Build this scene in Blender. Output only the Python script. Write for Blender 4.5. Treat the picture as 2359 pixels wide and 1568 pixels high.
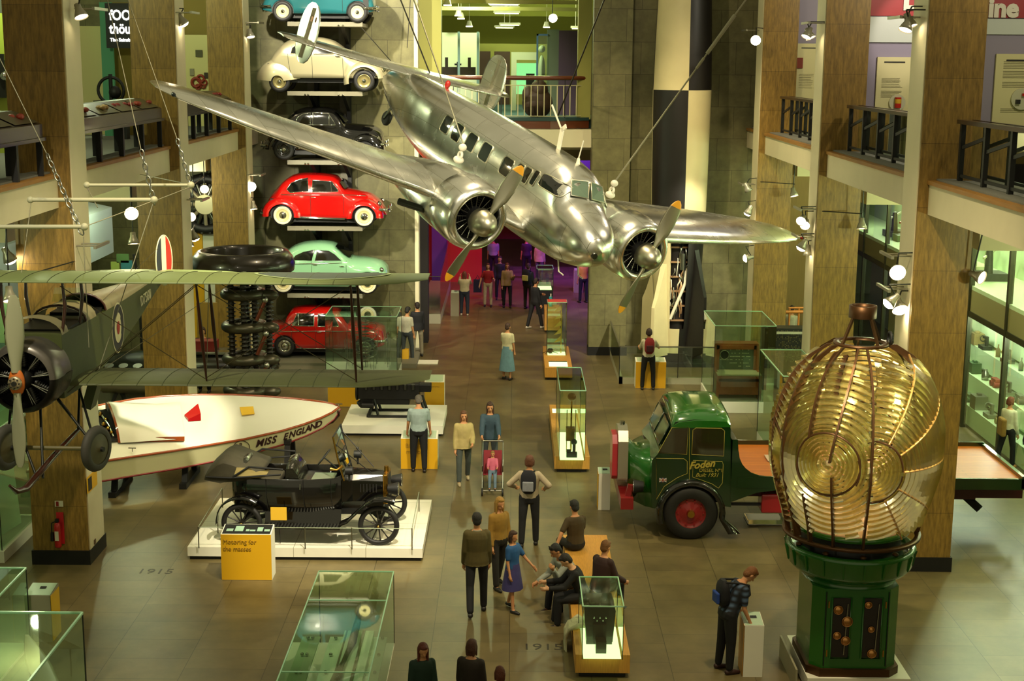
import bpy, math, random
from mathutils import Vector, Matrix, Euler
from math import sin, cos, pi, radians, sqrt, atan2
random.seed(7)
for o in list(bpy.data.objects): bpy.data.objects.remove(o)
SC = bpy.context.scene
COL = SC.collection
# ---------------------------------------------------------------- camera
F_PX, TH, ROLL, CAM_H = 3300.0, math.atan(644 / 3300.0), .008, 9.2
CX, CY = 1179.5, 784.0
cd = bpy.data.cameras.new('camera'); cam = bpy.data.objects.new('camera', cd); COL.objects.link(cam)
cd.sensor_fit = 'HORIZONTAL'; cd.sensor_width = 36.0; cd.lens = F_PX / 2359 * 36.0; cd.clip_end = 300
_fw = Vector((0, cos(TH), -sin(TH))); _up = Vector((0, sin(TH), cos(TH))); _rt = Vector((1, 0, 0))
_r2 = _rt * cos(ROLL) + _up * sin(ROLL); _u2 = _up * cos(ROLL) - _rt * sin(ROLL)
cam.matrix_world = Matrix((( _r2.x, _u2.x, -_fw.x, 0), (_r2.y, _u2.y, -_fw.y, 0), (_r2.z, _u2.z, -_fw.z, CAM_H), (0, 0, 0, 1)))
SC.camera = cam
SC.view_settings.view_transform = 'Standard'; SC.view_settings.look = 'None'
SC.view_settings.gamma = 1; SC.view_settings.use_curve_mapping = False
SC.view_settings.exposure = 0.42
# ---------------------------------------------------------------- world: dim warm fill glow added in place of the unbuilt ceiling
W = bpy.data.worlds.new('world'); SC.world = W; W.use_nodes = True
W.node_tree.nodes['Background'].inputs[0].default_value = (.60, .54, .31, 1)
W.node_tree.nodes['Background'].inputs[1].default_value = 0.52
# ---------------------------------------------------------------- lamps of the hall, some added for exhibits
def lamp(kind, name, loc, power, col=(1, .80, .50), target=None, size=.3, cone=60, blend=.5, sx=1, sy=1, rot=None):
    l = bpy.data.lights.new(name, kind); o = bpy.data.objects.new(name, l); COL.objects.link(o)
    l.energy = power; l.color = col; o.location = loc
    if kind == 'AREA':
        l.shape = 'RECTANGLE'; l.size = sx; l.size_y = sy
    else: l.shadow_soft_size = size
    if kind == 'SPOT': l.spot_size = radians(cone); l.spot_blend = blend
    if target is not None:
        o.rotation_euler = (Vector(target) - Vector(loc)).to_track_quat('-Z', 'Y').to_euler()
    return o
WARM = (1, .82, .50); NEUT = (1, .92, .70); GREENISH = (.86, 1, .56)
# high lamps over the nave (ceiling floods, plus unseen spots added to brighten exhibits)
for x, y, z, t, p, c, col in [
    (-2.5, 19, 13, (-5.5, 26.5, 0), 2200, 60, WARM), (3.5, 18, 13, (3.5, 25, 0), 2600, 70, WARM), (0, 30, 15, (-1, 33, 0), 2800, 75, WARM),
    (2, 36, 15, (5, 41, 0), 2600, 70, WARM), (-1, 38, 15, (-1, 46, 0), 1700, 70, WARM), (-7, 15, 12, (-7, 20, 5), 1700, 70, NEUT),
    (-3, 23, 12, (-8.2, 30.2, 1.5), 9000, 20, NEUT), (-3, 25, 13, (-6, 31, 1), 2600, 32, WARM), (-1, 20, 10, (-3.6, 26.3, 0), 5200, 26, NEUT), (0, 30, 10, (-3, 35.6, 0), 1900, 20, NEUT),
    (2.5, 15, 8, (5, 20.5, 3.8), 3000, 26, NEUT), (8.5, 17.5, 6.4, (5.4, 20.5, 3.7), 1200, 30, NEUT),
    (3.5, 20, 13, (1.2, 29, 6), 4200, 38, NEUT), (-3, 22, 13, (-3, 29.5, 6.5), 2000, 36, NEUT), (6.4, 30, 9.6, (4.2, 34, 5.8), 1900, 50, NEUT), (-1, 29, 13, (-2.5, 36, 8.5), 1500, 45, NEUT),
    (6.4, 37, 9.5, (5.2, 43.2, 3.2), 3600, 28, NEUT), (-1.6, 38, 13.5, (-4.2, 45.2, 9.2), 3400, 44, NEUT), (-1.2, 37, 8.5, (-4, 45.2, 4.5), 1500, 40, NEUT), (1, 33, 14, (5.2, 43.2, 9), 700, 40, WARM), (-7.2, 36.5, 13.5, (-4.6, 45, 9.5), 5200, 44, NEUT), (-7.0, 37, 7.5, (-4.8, 45, 3.6), 2500, 44, NEUT), (7, 36, 13, (3.2, 44.8, 5), 700, 45, WARM)]:
    lamp('SPOT', 'nave_lamp', (x, y, z), p, col, t, .12, c, .5)
for x, y, p, c in [(10, 22, 200, GREENISH), (10, 29.5, 260, GREENISH), (10, 38, 220, GREENISH), (-10.8, 22, 130, GREENISH), (-10.5, 30, 170, GREENISH), (-10.5, 38.5, 200, GREENISH), ]+[(12.7, q, 150, (.93, 1, .74)) for q in (26, 29, 32, 35, 38, 41, 44, 48)]+[(12.0, q, 90, (.93, 1, .8)) for q in (29.2, 31.8, 34.6, 37.4, 40.2)]+[(-9.6, 41.5, 60, NEUT)]:  # the last lamp is added to brighten the round engine
    lamp('POINT', 'aisle_lamp', (x, y, 5.7 if x != 12.0 else 2.8), p, c, size=.12)
for x, y, p, c in [(-10.5, 29, 350, GREENISH), (-10.5, 39, 300, GREENISH), (9.9, 23.5, 200, NEUT), (9.7, 30, 300, NEUT), (9.8, 38.5, 240, NEUT), (-1.5, 49, 480, GREENISH), (1, 53, 230, GREENISH), (0, 58, 230, GREENISH)]:
    lamp('POINT', 'gallery_lamp', (x, y, 11.6), p, c, size=.15)
lamp('SPOT', 'panel_spot', (9.1, 31.5, 12), 260, (1, .85, .8), (9.0, 33.9, 9.9), .05, 32, .6)
for x, y, p, c, t in [(-2.5, 50, 500, (1, .06, .03), (-4, 51, 0)), (3.4, 52, 1800, (.35, .08, 1), (4.6, 56, 1)), (0, 56, 400, (1, .1, .05), (0, 58, 0)), (2.5, 60, 2000, (.3, .06, 1), (4, 64, 1)), (-2.5, 57, 500, (.9, .05, .2), (-3, 59, 1)), (0, 51, 520, (1, .75, .45), (0, 53, 0))]:
    lamp('SPOT', 'corridor_lamp', (x, y, 6.2), p, c, t, .15, 110, .7)

# ---------------------------------------------------------------- pixel -> point helpers
def ray(px, py):
    up = px - CX; vp = py - CY; u = up + ROLL * vp; v = vp - ROLL * up
    return Vector((u, F_PX * cos(TH) - v * sin(TH), -(F_PX * sin(TH) + v * cos(TH))))
def atZ(px, py, z=0.): r = ray(px, py); return Vector((0, 0, CAM_H)) + r * ((z - CAM_H) / r.z)
def atY(px, py, Y): r = ray(px, py); return Vector((0, 0, CAM_H)) + r * (Y / r.y)
def atX(px, py, X): r = ray(px, py); return Vector((0, 0, CAM_H)) + r * (X / r.x)
# ---------------------------------------------------------------- objects
NLOC = {}
def tag(o, label=None, cat=None, group=None, kind=None):
    if label: o['label'] = label
    if cat: o['category'] = cat
    if group: o['group'] = group
    if kind: o['kind'] = kind
    return o
def thing(name, label, cat, loc=(0, 0, 0), rotz=0., group=None, rot=None):
    o = bpy.data.objects.new(name, None); COL.objects.link(o)
    o.location = loc; o.rotation_euler = rot if rot else (0, 0, rotz); o.empty_display_size = .1
    return tag(o, label, cat, group)
def dup(root, loc, rotz=None, label=None, group=None):
    r = root.copy(); COL.objects.link(r); r.location = loc
    if rotz is not None: r.rotation_euler = (0, 0, rotz)
    if label: r['label'] = label
    if group: r['group'] = group
    for ch in list(root.children):
        c = ch.copy(); COL.objects.link(c); c.parent = r
        for g in list(ch.children):
            d = g.copy(); COL.objects.link(d); d.parent = c
    return r
class MB:
    """collects verts/faces/materials, builds ONE mesh object"""
    def __init__(s, m=None): s.v = []; s.f = []; s.mi = []; s.sm = []; s.mats = []; s.cur = m; s.T = None
    def _m(s, m):
        m = m or s.cur
        if m not in s.mats: s.mats.append(m)
        return s.mats.index(m)
    def add(s, vs, fs, m=None, smooth=False):
        b = len(s.v); k = s.cur if m is None else m; i = s._m(k)
        if s.T is not None: vs = [s.T @ Vector(p) for p in vs]
        s.v += [tuple(p) for p in vs]
        for f in fs: s.f.append(tuple(b + q for q in f)); s.mi.append(i); s.sm.append(smooth)
        return s
    def box(s, c, d, m=None, rz=0, M=None):
        x, y, z = d[0] / 2, d[1] / 2, d[2] / 2
        vs = [Vector((i * x, j * y, k * z)) for i in (-1, 1) for j in (-1, 1) for k in (-1, 1)]
        if M is not None: vs = [M @ p for p in vs]
        elif rz: R = Matrix.Rotation(rz, 3, 'Z'); vs = [R @ p for p in vs]
        c = Vector(c); vs = [p + c for p in vs]
        return s.add(vs, [(0, 1, 3, 2), (4, 6, 7, 5), (0, 4, 5, 1), (2, 3, 7, 6), (0, 2, 6, 4), (1, 5, 7, 3)], m)
    def bb(s, a, b, m=None):
        return s.box([(p + q) / 2 for p, q in zip(a, b)], [abs(q - p) for p, q in zip(a, b)], m)
    def bar(s, a, b, w, h, m=None, up=(0, 0, 1)):
        a = Vector(a); b = Vector(b); d = b - a; L = d.length; d.normalize(); u = Vector(up)
        if abs(d.dot(u)) > .98: u = Vector((0, 1, 0))
        r = d.cross(u).normalized(); u = r.cross(d)
        M = Matrix((d, r, u)).transposed()
        return s.box((a + b) / 2, (L, w, h), m, M=M)
    def rings(s, R, m=None, smooth=True, cap=(1, 1), closed=True):
        n = len(R[0]); vs = [p for r in R for p in r]; fs = []
        for i in range(len(R) - 1):
            for j in range(n if closed else n - 1):
                k = (j + 1) % n; fs.append((i * n + j, i * n + k, (i + 1) * n + k, (i + 1) * n + j))
        s.add(vs, fs, m, smooth)
        if cap[0]: s.add(R[0], [tuple(range(n))[::-1]], m, False)
        if cap[1]: s.add(R[-1], [tuple(range(n))], m, False)
        return s
    def cyl(s, a, b, r0, r1=None, n=16, m=None, smooth=True, cap=(1, 1)):
        return s.tube([a, b], [r0, r0 if r1 is None else r1], n, m, smooth, cap)
    def tube(s, P, r, n=8, m=None, smooth=True, cap=(1, 1), closed=False):
        P = [Vector(p) for p in P]
        if not isinstance(r, (list, tuple)): r = [r] * len(P)
        R = []; N = len(P)
        t0 = None
        for i, p in enumerate(P):
            if closed: t = P[(i + 1) % N] - P[i - 1]
            else: t = P[min(i + 1, N - 1)] - P[max(i - 1, 0)]
            if t.length < 1e-9: t = Vector((0, 0, 1))
            t.normalize()
            if t0 is None:
                u = Vector((0, 0, 1)) if abs(t.z) < .9 else Vector((1, 0, 0)); u = (u - t * u.dot(t)).normalized()
            else: u = (u - t * u.dot(t)); u = u.normalized() if u.length > 1e-6 else Vector((1, 0, 0))
            t0 = t; w = t.cross(u)
            R.append([p + (u * cos(2 * pi * j / n) + w * sin(2 * pi * j / n)) * r[i] for j in range(n)])
        if closed: R.append(R[0]); cap = (0, 0)
        return s.rings(R, m, smooth, cap)
    def lathe(s, prof, n=32, m=None, M=None, a0=0, a1=2 * pi, smooth=True, cap=(0, 0)):
        full = abs(a1 - a0 - 2 * pi) < 1e-6; k = n if full else n + 1; R = []
        for r, z in prof:
            R.append([Vector((r * cos(a0 + (a1 - a0) * j / n), r * sin(a0 + (a1 - a0) * j / n), z)) for j in range(k)])
        if M is not None: R = [[M @ p for p in q] for q in R]
        return s.rings(R, m, smooth, cap, closed=full)
    def prism(s, poly, f, d0, d1, m=None, smooth=False):
        """poly: 2-D outline; f(u, v, d) -> 3-D point"""
        A = [f(u, v, d0) for u, v in poly]; B = [f(u, v, d1) for u, v in poly]
        return s.rings([A, B], m, smooth, (1, 1))
    def ell(s, c, r, m=None, n=12, M=None, k=8):
        c = Vector(c); R = []
        if not isinstance(r, (list, tuple)): r = (r, r, r)
        for i in range(k + 1):
            t = -pi / 2 + pi * i / k; t = max(-pi / 2 + .02, min(pi / 2 - .02, t))
            q = [Vector((r[0] * cos(t) * cos(2 * pi * j / n), r[1] * cos(t) * sin(2 * pi * j / n), r[2] * sin(t))) for j in range(n)]
            if M is not None: q = [M @ p for p in q]
            R.append([c + p for p in q])
        return s.rings(R, m, True)
    def torus(s, c, R, r, m=None, n=32, k=10, M=None, rz=None):
        P = []
        for i in range(n):
            a = 2 * pi * i / n; q = []
            for j in range(k):
                b = 2 * pi * j / k; rr = R + r * cos(b); p = Vector((rr * cos(a), rr * sin(a), (rz or r) * sin(b)))
                if M is not None: p = M @ p
                q.append(Vector(c) + p)
            P.append(q)
        P.append(P[0]); return s.rings(P, m, True, (0, 0))
    def build(s, name, parent=None, label=None, world=False, bevel=0, mods=None, loc=None, flip=True):
        me = bpy.data.meshes.new(name); vs = s.v
        if world and parent is not None:
            p = parent
            while p.parent: p = p.parent
            Mi = (Matrix.Translation(p.location) @ p.rotation_euler.to_matrix().to_4x4()).inverted()
            vs = [Mi @ Vector(q) for q in vs]
        elif loc is not None: L = Vector(loc); vs = [Vector(q) - L for q in vs]
        me.from_pydata([tuple(q) for q in vs], [], s.f)
        for m in s.mats: me.materials.append(m)
        me.polygons.foreach_set('material_index', s.mi); me.polygons.foreach_set('use_smooth', s.sm)
        me.update()
        if flip:
            import bmesh
            bm = bmesh.new(); bm.from_mesh(me); bmesh.ops.recalc_face_normals(bm, faces=bm.faces); bm.to_mesh(me); bm.free()
        o = bpy.data.objects.new(name, me); COL.objects.link(o)
        if loc is not None: o.location = loc
        if parent is not None: o.parent = parent
        if label: o['label'] = label
        if bevel:
            b = o.modifiers.new('bevel', 'BEVEL'); b.width = bevel; b.segments = 2; b.limit_method = 'ANGLE'; b.angle_limit = radians(50)
        return o
def struct(name, mb, label=None, **k):
    o = mb.build(name, **k); o['kind'] = 'structure'
    if label: o['label'] = label
    return o
def text(s, size, m, parent, M, name='lettering', depth=.004, align='CENTER', font_shear=0., bold=0., world=True, sx=1.):
    c = bpy.data.curves.new(name, 'FONT'); c.body = s; c.size = size; c.extrude = depth; c.align_x = align; c.align_y = 'CENTER'
    c.shear = font_shear; c.offset = bold; c.resolution_u = 3
    o = bpy.data.objects.new('tmp', c); COL.objects.link(o)
    me = bpy.data.meshes.new_from_object(o); bpy.data.objects.remove(o)
    me.transform(Matrix.Diagonal((sx, 1, 1, 1)))
    if world and parent is not None:
        p = parent
        while p.parent: p = p.parent
        M = (Matrix.Translation(p.location) @ p.rotation_euler.to_matrix().to_4x4()).inverted() @ M
    me.transform(M); me.materials.clear(); me.materials.append(m)
    o = bpy.data.objects.new(name, me); COL.objects.link(o)
    if parent is not None: o.parent = parent
    return o
def frame(o, x, y):
    """matrix with local x along x, local y along y"""
    x = Vector(x).normalized(); y = Vector(y); y = (y - x * y.dot(x)).normalized(); z = x.cross(y)
    return Matrix(((x.x, y.x, z.x, o[0]), (x.y, y.y, z.y, o[1]), (x.z, y.z, z.z, o[2]), (0, 0, 0, 1)))
FRONT = lambda p: frame(p, (1, 0, 0), (0, 0, 1))       # writing that faces the camera side (-Y)
# ---------------------------------------------------------------- materials
def lin(h):
    if isinstance(h, str):
        h = h.lstrip('#'); c = [int(h[i:i + 2], 16) / 255 for i in (0, 2, 4)]
        return tuple((x / 12.92 if x <= .04045 else ((x + .055) / 1.055) ** 2.4) for x in c) + (1,)
    return tuple(h) + (1,) if len(h) == 3 else h
_MC = {}
def mat(name, col, rough=.5, metal=0., spec=.5, coat=0., emit=0., alpha=1., noise=0., nscale=8., col2=None, bump=0., bscale=40., ecol=None, stretch=(1, 1, 1)):
    if name in _MC: return _MC[name]
    m = bpy.data.materials.new(name); m.use_nodes = True; nt = m.node_tree; b = nt.nodes['Principled BSDF']; _MC[name] = m
    b.inputs['Base Color'].default_value = lin(col); b.inputs['Roughness'].default_value = rough; b.inputs['Metallic'].default_value = metal
    b.inputs['Specular IOR Level'].default_value = spec; b.inputs['Coat Weight'].default_value = coat; b.inputs['Coat Roughness'].default_value = .06
    if emit: b.inputs['Emission Color'].default_value = lin(ecol or col); b.inputs['Emission Strength'].default_value = emit
    if noise or bump:
        tc = nt.nodes.new('ShaderNodeTexCoord'); mp = nt.nodes.new('ShaderNodeMapping'); nt.links.new(tc.outputs['Object'], mp.inputs[0]); mp.inputs['Scale'].default_value = stretch
    if noise:
        n = nt.nodes.new('ShaderNodeTexNoise'); n.inputs['Scale'].default_value = nscale; n.inputs['Detail'].default_value = 5; nt.links.new(mp.outputs[0], n.inputs['Vector'])
        r = nt.nodes.new('ShaderNodeMapRange'); r.inputs[1].default_value = .3; r.inputs[2].default_value = .7; nt.links.new(n.outputs['Fac'], r.inputs[0])
        x = nt.nodes.new('ShaderNodeMix'); x.data_type = 'RGBA'; x.inputs['A'].default_value = lin(col)
        x.inputs['B'].default_value = lin(col2) if col2 else tuple(c * (1 - noise) for c in lin(col)[:3]) + (1,)
        nt.links.new(r.outputs[0], x.inputs['Factor']); nt.links.new(x.outputs['Result'], b.inputs['Base Color'])
    if bump:
        n = nt.nodes.new('ShaderNodeTexNoise'); n.inputs['Scale'].default_value = bscale; n.inputs['Detail'].default_value = 3; nt.links.new(mp.outputs[0], n.inputs['Vector'])
        u = nt.nodes.new('ShaderNodeBump'); u.inputs['Strength'].default_value = bump; u.inputs['Distance'].default_value = .02
        nt.links.new(n.outputs['Fac'], u.inputs['Height']); nt.links.new(u.outputs[0], b.inputs['Normal'])
    return m
def blockmat(name, c1, c2, mortar, bw, bh, msize=.006, rough=.5, axis='XZ', noise=.35, nscale=3., stretch=(1, 1, 1), offset=.5, spec=.4, coat=0., bump=.0):
    """stone / slab surface laid in blocks"""
    if name in _MC: return _MC[name]
    m = bpy.data.materials.new(name); m.use_nodes = True; nt = m.node_tree; b = nt.nodes['Principled BSDF']; _MC[name] = m; L = nt.links
    g = nt.nodes.new('ShaderNodeNewGeometry'); sp = nt.nodes.new('ShaderNodeSeparateXYZ'); cb = nt.nodes.new('ShaderNodeCombineXYZ'); L.new(g.outputs['Position'], sp.inputs[0])
    if axis == 'PILLAR':
        ad = nt.nodes.new('ShaderNodeMath'); ad.operation = 'ADD'; L.new(sp.outputs['X'], ad.inputs[0]); L.new(sp.outputs['Y'], ad.inputs[1]); L.new(ad.outputs[0], cb.inputs[0]); L.new(sp.outputs['Z'], cb.inputs[1])
    else:
        L.new(sp.outputs[axis[0]], cb.inputs[0]); L.new(sp.outputs[axis[1]], cb.inputs[1])
    br = nt.nodes.new('ShaderNodeTexBrick'); L.new(cb.outputs[0], br.inputs['Vector'])
    br.inputs['Color1'].default_value = lin(c1); br.inputs['Color2'].default_value = lin(c2); br.inputs['Mortar'].default_value = lin(mortar)
    br.inputs['Scale'].default_value = 1; br.inputs['Mortar Size'].default_value = msize; br.inputs['Brick Width'].default_value = bw; br.inputs['Row Height'].default_value = bh
    br.offset = offset; br.inputs['Mortar Smooth'].default_value = .2
    mp = nt.nodes.new('ShaderNodeMapping'); mp.inputs['Scale'].default_value = stretch; L.new(g.outputs['Position'], mp.inputs[0])
    n = nt.nodes.new('ShaderNodeTexNoise'); n.inputs['Scale'].default_value = nscale; n.inputs['Detail'].default_value = 8; n.inputs['Roughness'].default_value = .65; L.new(mp.outputs[0], n.inputs['Vector'])
    r = nt.nodes.new('ShaderNodeMapRange'); r.inputs[1].default_value = .3; r.inputs[2].default_value = .7; r.inputs[3].default_value = 1 - noise; r.inputs[4].default_value = 1 + noise * .5; L.new(n.outputs['Fac'], r.inputs[0])
    x = nt.nodes.new('ShaderNodeVectorMath'); x.operation = 'SCALE'; L.new(br.outputs['Color'], x.inputs[0]); L.new(r.outputs[0], x.inputs['Scale']); L.new(x.outputs[0], b.inputs['Base Color'])
    b.inputs['Roughness'].default_value = rough; b.inputs['Specular IOR Level'].default_value = spec; b.inputs['Coat Weight'].default_value = coat
    if bump:
        u = nt.nodes.new('ShaderNodeBump'); u.inputs['Strength'].default_value = bump; u.inputs['Distance'].default_value = .01; L.new(n.outputs['Fac'], u.inputs['Height']); L.new(u.outputs[0], b.inputs['Normal'])
    return m
def glassmat(name, tint=(.82, .95, .86), refl=1., rough=.01, base=.04):
    if name in _MC: return _MC[name]
    m = bpy.data.materials.new(name); m.use_nodes = True; nt = m.node_tree; nt.nodes.clear(); _MC[name] = m
    o = nt.nodes.new('ShaderNodeOutputMaterial'); t = nt.nodes.new('ShaderNodeBsdfTransparent'); t.inputs[0].default_value = tuple(tint) + (1,)
    g = nt.nodes.new('ShaderNodeBsdfGlossy'); g.inputs['Color'].default_value = (.9, 1, .92, 1); g.inputs['Roughness'].default_value = rough
    f = nt.nodes.new('ShaderNodeFresnel'); f.inputs[0].default_value = 1.5; a = nt.nodes.new('ShaderNodeMath'); a.operation = 'MULTIPLY_ADD'; a.inputs[1].default_value = refl; a.inputs[2].default_value = base
    a.use_clamp = True
    x = nt.nodes.new('ShaderNodeMixShader'); nt.links.new(f.outputs[0], a.inputs[0]); nt.links.new(a.outputs[0], x.inputs[0]); nt.links.new(t.outputs[0], x.inputs[1]); nt.links.new(g.outputs[0], x.inputs[2]); nt.links.new(x.outputs[0], o.inputs[0])
    return m
def emis(name, col, s):
    if name in _MC: return _MC[name]
    m = bpy.data.materials.new(name); m.use_nodes = True; nt = m.node_tree; nt.nodes.clear(); _MC[name] = m
    o = nt.nodes.new('ShaderNodeOutputMaterial'); e = nt.nodes.new('ShaderNodeEmission'); e.inputs[0].default_value = lin(col); e.inputs[1].default_value = s; nt.links.new(e.outputs[0], o.inputs[0]); return m
TRAV = blockmat('travertine', '#7c6129', '#896c31', '#523f1a', 4.0, 1.12, .004, .45, 'PILLAR', .5, 4.5, (6, 6, .8))
SLATE = blockmat('slate_wall', '#63603f', '#716d49', '#34321f', .98, .98, .006, .5, 'XZ', .35, 2.2)
FLOORM = blockmat('slate_floor', '#5d5234', '#6a5e3c', '#332d1c', 0.75, 1.25, .005, .38, 'YX', .3, 1.6, (1, 1, 1), .5, .5)
CREAM = mat('cream_paint', '#cfc7a4', .6, noise=.06, nscale=2)
CREAMB = mat('cream_beam', '#bdb48c', .6, noise=.08, nscale=2)
BLACKP = mat('black_paint', '#080808', .55)
BLACKG = mat('black_gloss', '#060606', .12, coat=1)
WOODT = mat('oak_trim', '#9c7030', .5, noise=.3, nscale=20, stretch=(1, .1, 1))
GREYC = mat('grey_carpet', '#74746c', .9, noise=.2, nscale=30)
WHITEP = mat('white_plinth', '#dedbc9', .55, noise=.04, nscale=3)
YEL = mat('yellow_panel', '#d3a010', .5)
YELD = mat('yellow_paper', '#dcae2c', .6)
GLASS = glassmat('case_glass')
GLASSG = glassmat('green_case_glass', (.78, .92, .78), 1.0, .02, .07)
EDGE = mat('glass_edge', '#9ccaa4', .2, spec=.8, emit=.0)
CHROME = mat('chrome', '#c9c9c2', .08, 1.)
STEEL = mat('steel', '#9a9a90', .3, 1.)
DSTEEL = mat('dark_steel', '#3a3a36', .4, .8)
RUBBER = mat('rubber', '#12110f', .6)
BIRCH = mat('birch_wood', '#c58f3c', .45, noise=.25, nscale=10, stretch=(8, .6, .6))
# ================================================================ THE ROOM
PL = [25.2, 33.5, 41.9]; XL0, XL1, XR0, XR1 = -8.80, -7.78, 7.12, 8.12
fl = MB(FLOORM); fl.bb((-16, 8, -.3), (16, 80, 0)); struct('floor', fl)
def pillar(x0, x1, y, side):
    m = MB(TRAV); m.bb((x0, y, .0), (x1, y + 1.0, 17))
    p = struct('pillar', m, loc=((x0 + x1) / 2, y + .5, 0))
    inner = x1 if side == 'L' else x0; s = 1 if side == 'L' else -1
    q = MB(CREAM); q.bb((inner, y + .05, .25), (inner + s * .02, y + .95, 17)); o = q.build('side_panel', p, world=True)
    q = MB(BLACKP); q.bb((x0 - .03, y - .03, 0), (x1 + .03, y + 1.03, .27)); q.build('skirting', p, world=True)
    return p
for y in PL:
    pillar(XL0, XL1, y, 'L'); pillar(XR0, XR1, y, 'R')
def decks(side):
    s = -1 if side == 'left' else 1; xi = -8.0 if s < 0 else 7.3; xo = s * 14.0
    m = MB(CREAMB); m.bb((xi + s * .12, 14, 6.62), (xo, 45.2, 7.18)); m.bb((xi + s * .12, 14, 7.18), (xo, 45.2, 7.2), GREYC)
    struct('floor_gallery_' + side, m)
    for a, b in ((14, PL[0]), (PL[0] + 1, PL[1]), (PL[1] + 1, PL[2]), (PL[2] + 1, 45.2)):
        f = MB(CREAM); f.bb((xi, a, 6.6), (xi + s * .12, b, 7.13)); o = struct('gallery_fascia', f)
        f = MB(WOODT); f.bb((xi - s * .04, a, 7.13), (xi + s * .12, b, 7.2)); f.bb((xi + s * .12, a, 7.2), (xi + s * .45, b, 7.23), GREYC); f.build('trim_strip', o)
    f = MB(CREAMB)
    for y in PL: f.bb(((xi + s * 1.0) if 1 else 0, y + .15, 5.95), (xo, y + .85, 6.62))
    struct('ceiling_beams_' + side, f)
decks('left'); decks('right')
# outer walls
LAV = mat('lavender_wall', '#8a8292', .7); TEALW = mat('teal_wall', '#7fb29a', .7); MUST = mat('mustard_wall', '#7d6b22', .7); OLIVE = mat('olive_wall', '#8c8a46', .8)
m = MB(mat('left_wall', '#7a7f72', .8)); m.bb((-14.2, 8, 0), (-14, 46, 17)); struct('wall_left', m)
m = MB(mat('right_wall', '#8b886a', .8)); m.bb((14, 8, 0), (14.2, 58, 17)); m.bb((8.7, 45.2, 6.62), (14, 58, 7.2)); m.bb((8.7, 50.2, 5.95), (14, 51, 6.62)); m.bb((8.7, 57.8, 0), (14, 58, 6.7)); struct('wall_right', m)
m = MB(mat('tan_curtain', '#a5854a', .7, noise=.2, nscale=20, stretch=(6, 1, .1))); m.bb((8.7, 48.5, 0), (10.35, 48.6, 6.62)); struct('wall_aisle_end', m)
m = MB(SLATE); m.bb((-14, 45.2, 0), (-3.08, 45.6, 17)); m.bb((-7.9, 45.17, 0), (-3.08, 45.2, 17)); struct('wall_back_left', m)
m = MB(SLATE); m.bb((2.43, 45.2, 0), (8.7, 45.6, 17)); m.bb((8.7, 45.2, 7.2), (14, 45.6, 17)); m.bb((2.43, 45.0, .0), (3.6, 45.2, .27), BLACKP); m.bb((2.43, 44.8, 0), (3.62, 45.2, 17)); m.bb((2.41, 44.77, 0), (3.66, 45.2, .27), BLACKP)
struct('wall_back_right', m)
m = MB(CREAM); m.bb((-3.1, 45.1, 0), (-2.98, 45.7, 6.6)); m.bb((-3.1, 45.1, 7.1), (-2.98, 45.7, 17)); struct('trim_1', m)
# lower corridor behind the opening, red and purple lit
RED = mat('red_wall', '#9c1c14', .6); PUR = mat('purple_wall', '#5a2aa0', .6)
m = MB(RED); m.bb((-5.0, 45.6, 0), (-4.9, 54, 6)); m.bb((-3.6, 60.0, 0), (-1.3, 60.2, 6)); m.bb((-3.3, 58, 0), (-2.7, 59, 6), PUR); struct('wall_corridor_left', m)
m = MB(PUR); m.bb((4.6, 45.6, 0), (4.8, 76, 6)); m.bb((-8, 75, 0), (6, 75.3, 6), RED); struct('wall_corridor_back', m)
m = MB(mat('corridor_dark', '#191412', .7)); m.bb((-3.05, 46.6, 0), (-2.78, 47.2, 6)); m.bb((-8, 62, 3.6), (6, 62.2, 6)); struct('wall_corridor_dark', m)
m = MB(mat('beam_white', '#cfc8a8', .6)); m.bb((-3.0, 45.3, 6.55), (2.43, 46.6, 7.1)); m.bb((-8, 46.6, 6.4), (6, 76, 6.6), CREAMB); struct('ceiling_corridor', m)
m = MB(mat('corridor_tan', '#7d7046', .7)); m.bb((-5, 50, atY(1160, 368, 50).z), (4.6, 50.3, 6.4)); struct('ceiling_corridor_beam', m)
# upper back gallery
m = MB(mat('gallery_ceiling', '#85852c', .8)); m.bb((-9, 46, 12.1), (8, 66, 12.3)); m.bb((-9, 57, 10.9), (8, 57.2, 12.1)); m.bb((-9, 65, 7), (8, 65.2, 12.1)); struct('ceiling_back_gallery', m)
m = MB(mat('gallery_floor', '#31545a', .8)); m.bb((-9, 46.2, 7.1), (8, 66, 7.42)); struct('floor_back_gallery', m)
m = MB(OLIVE); m.bb((-3.0, 45.9, 7.4), (-2.3, 46.5, 12.1)); m.bb((2.0, 45.9, 7.4), (2.43, 46.4, 12.1)); struct('trim_2', m)
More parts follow.
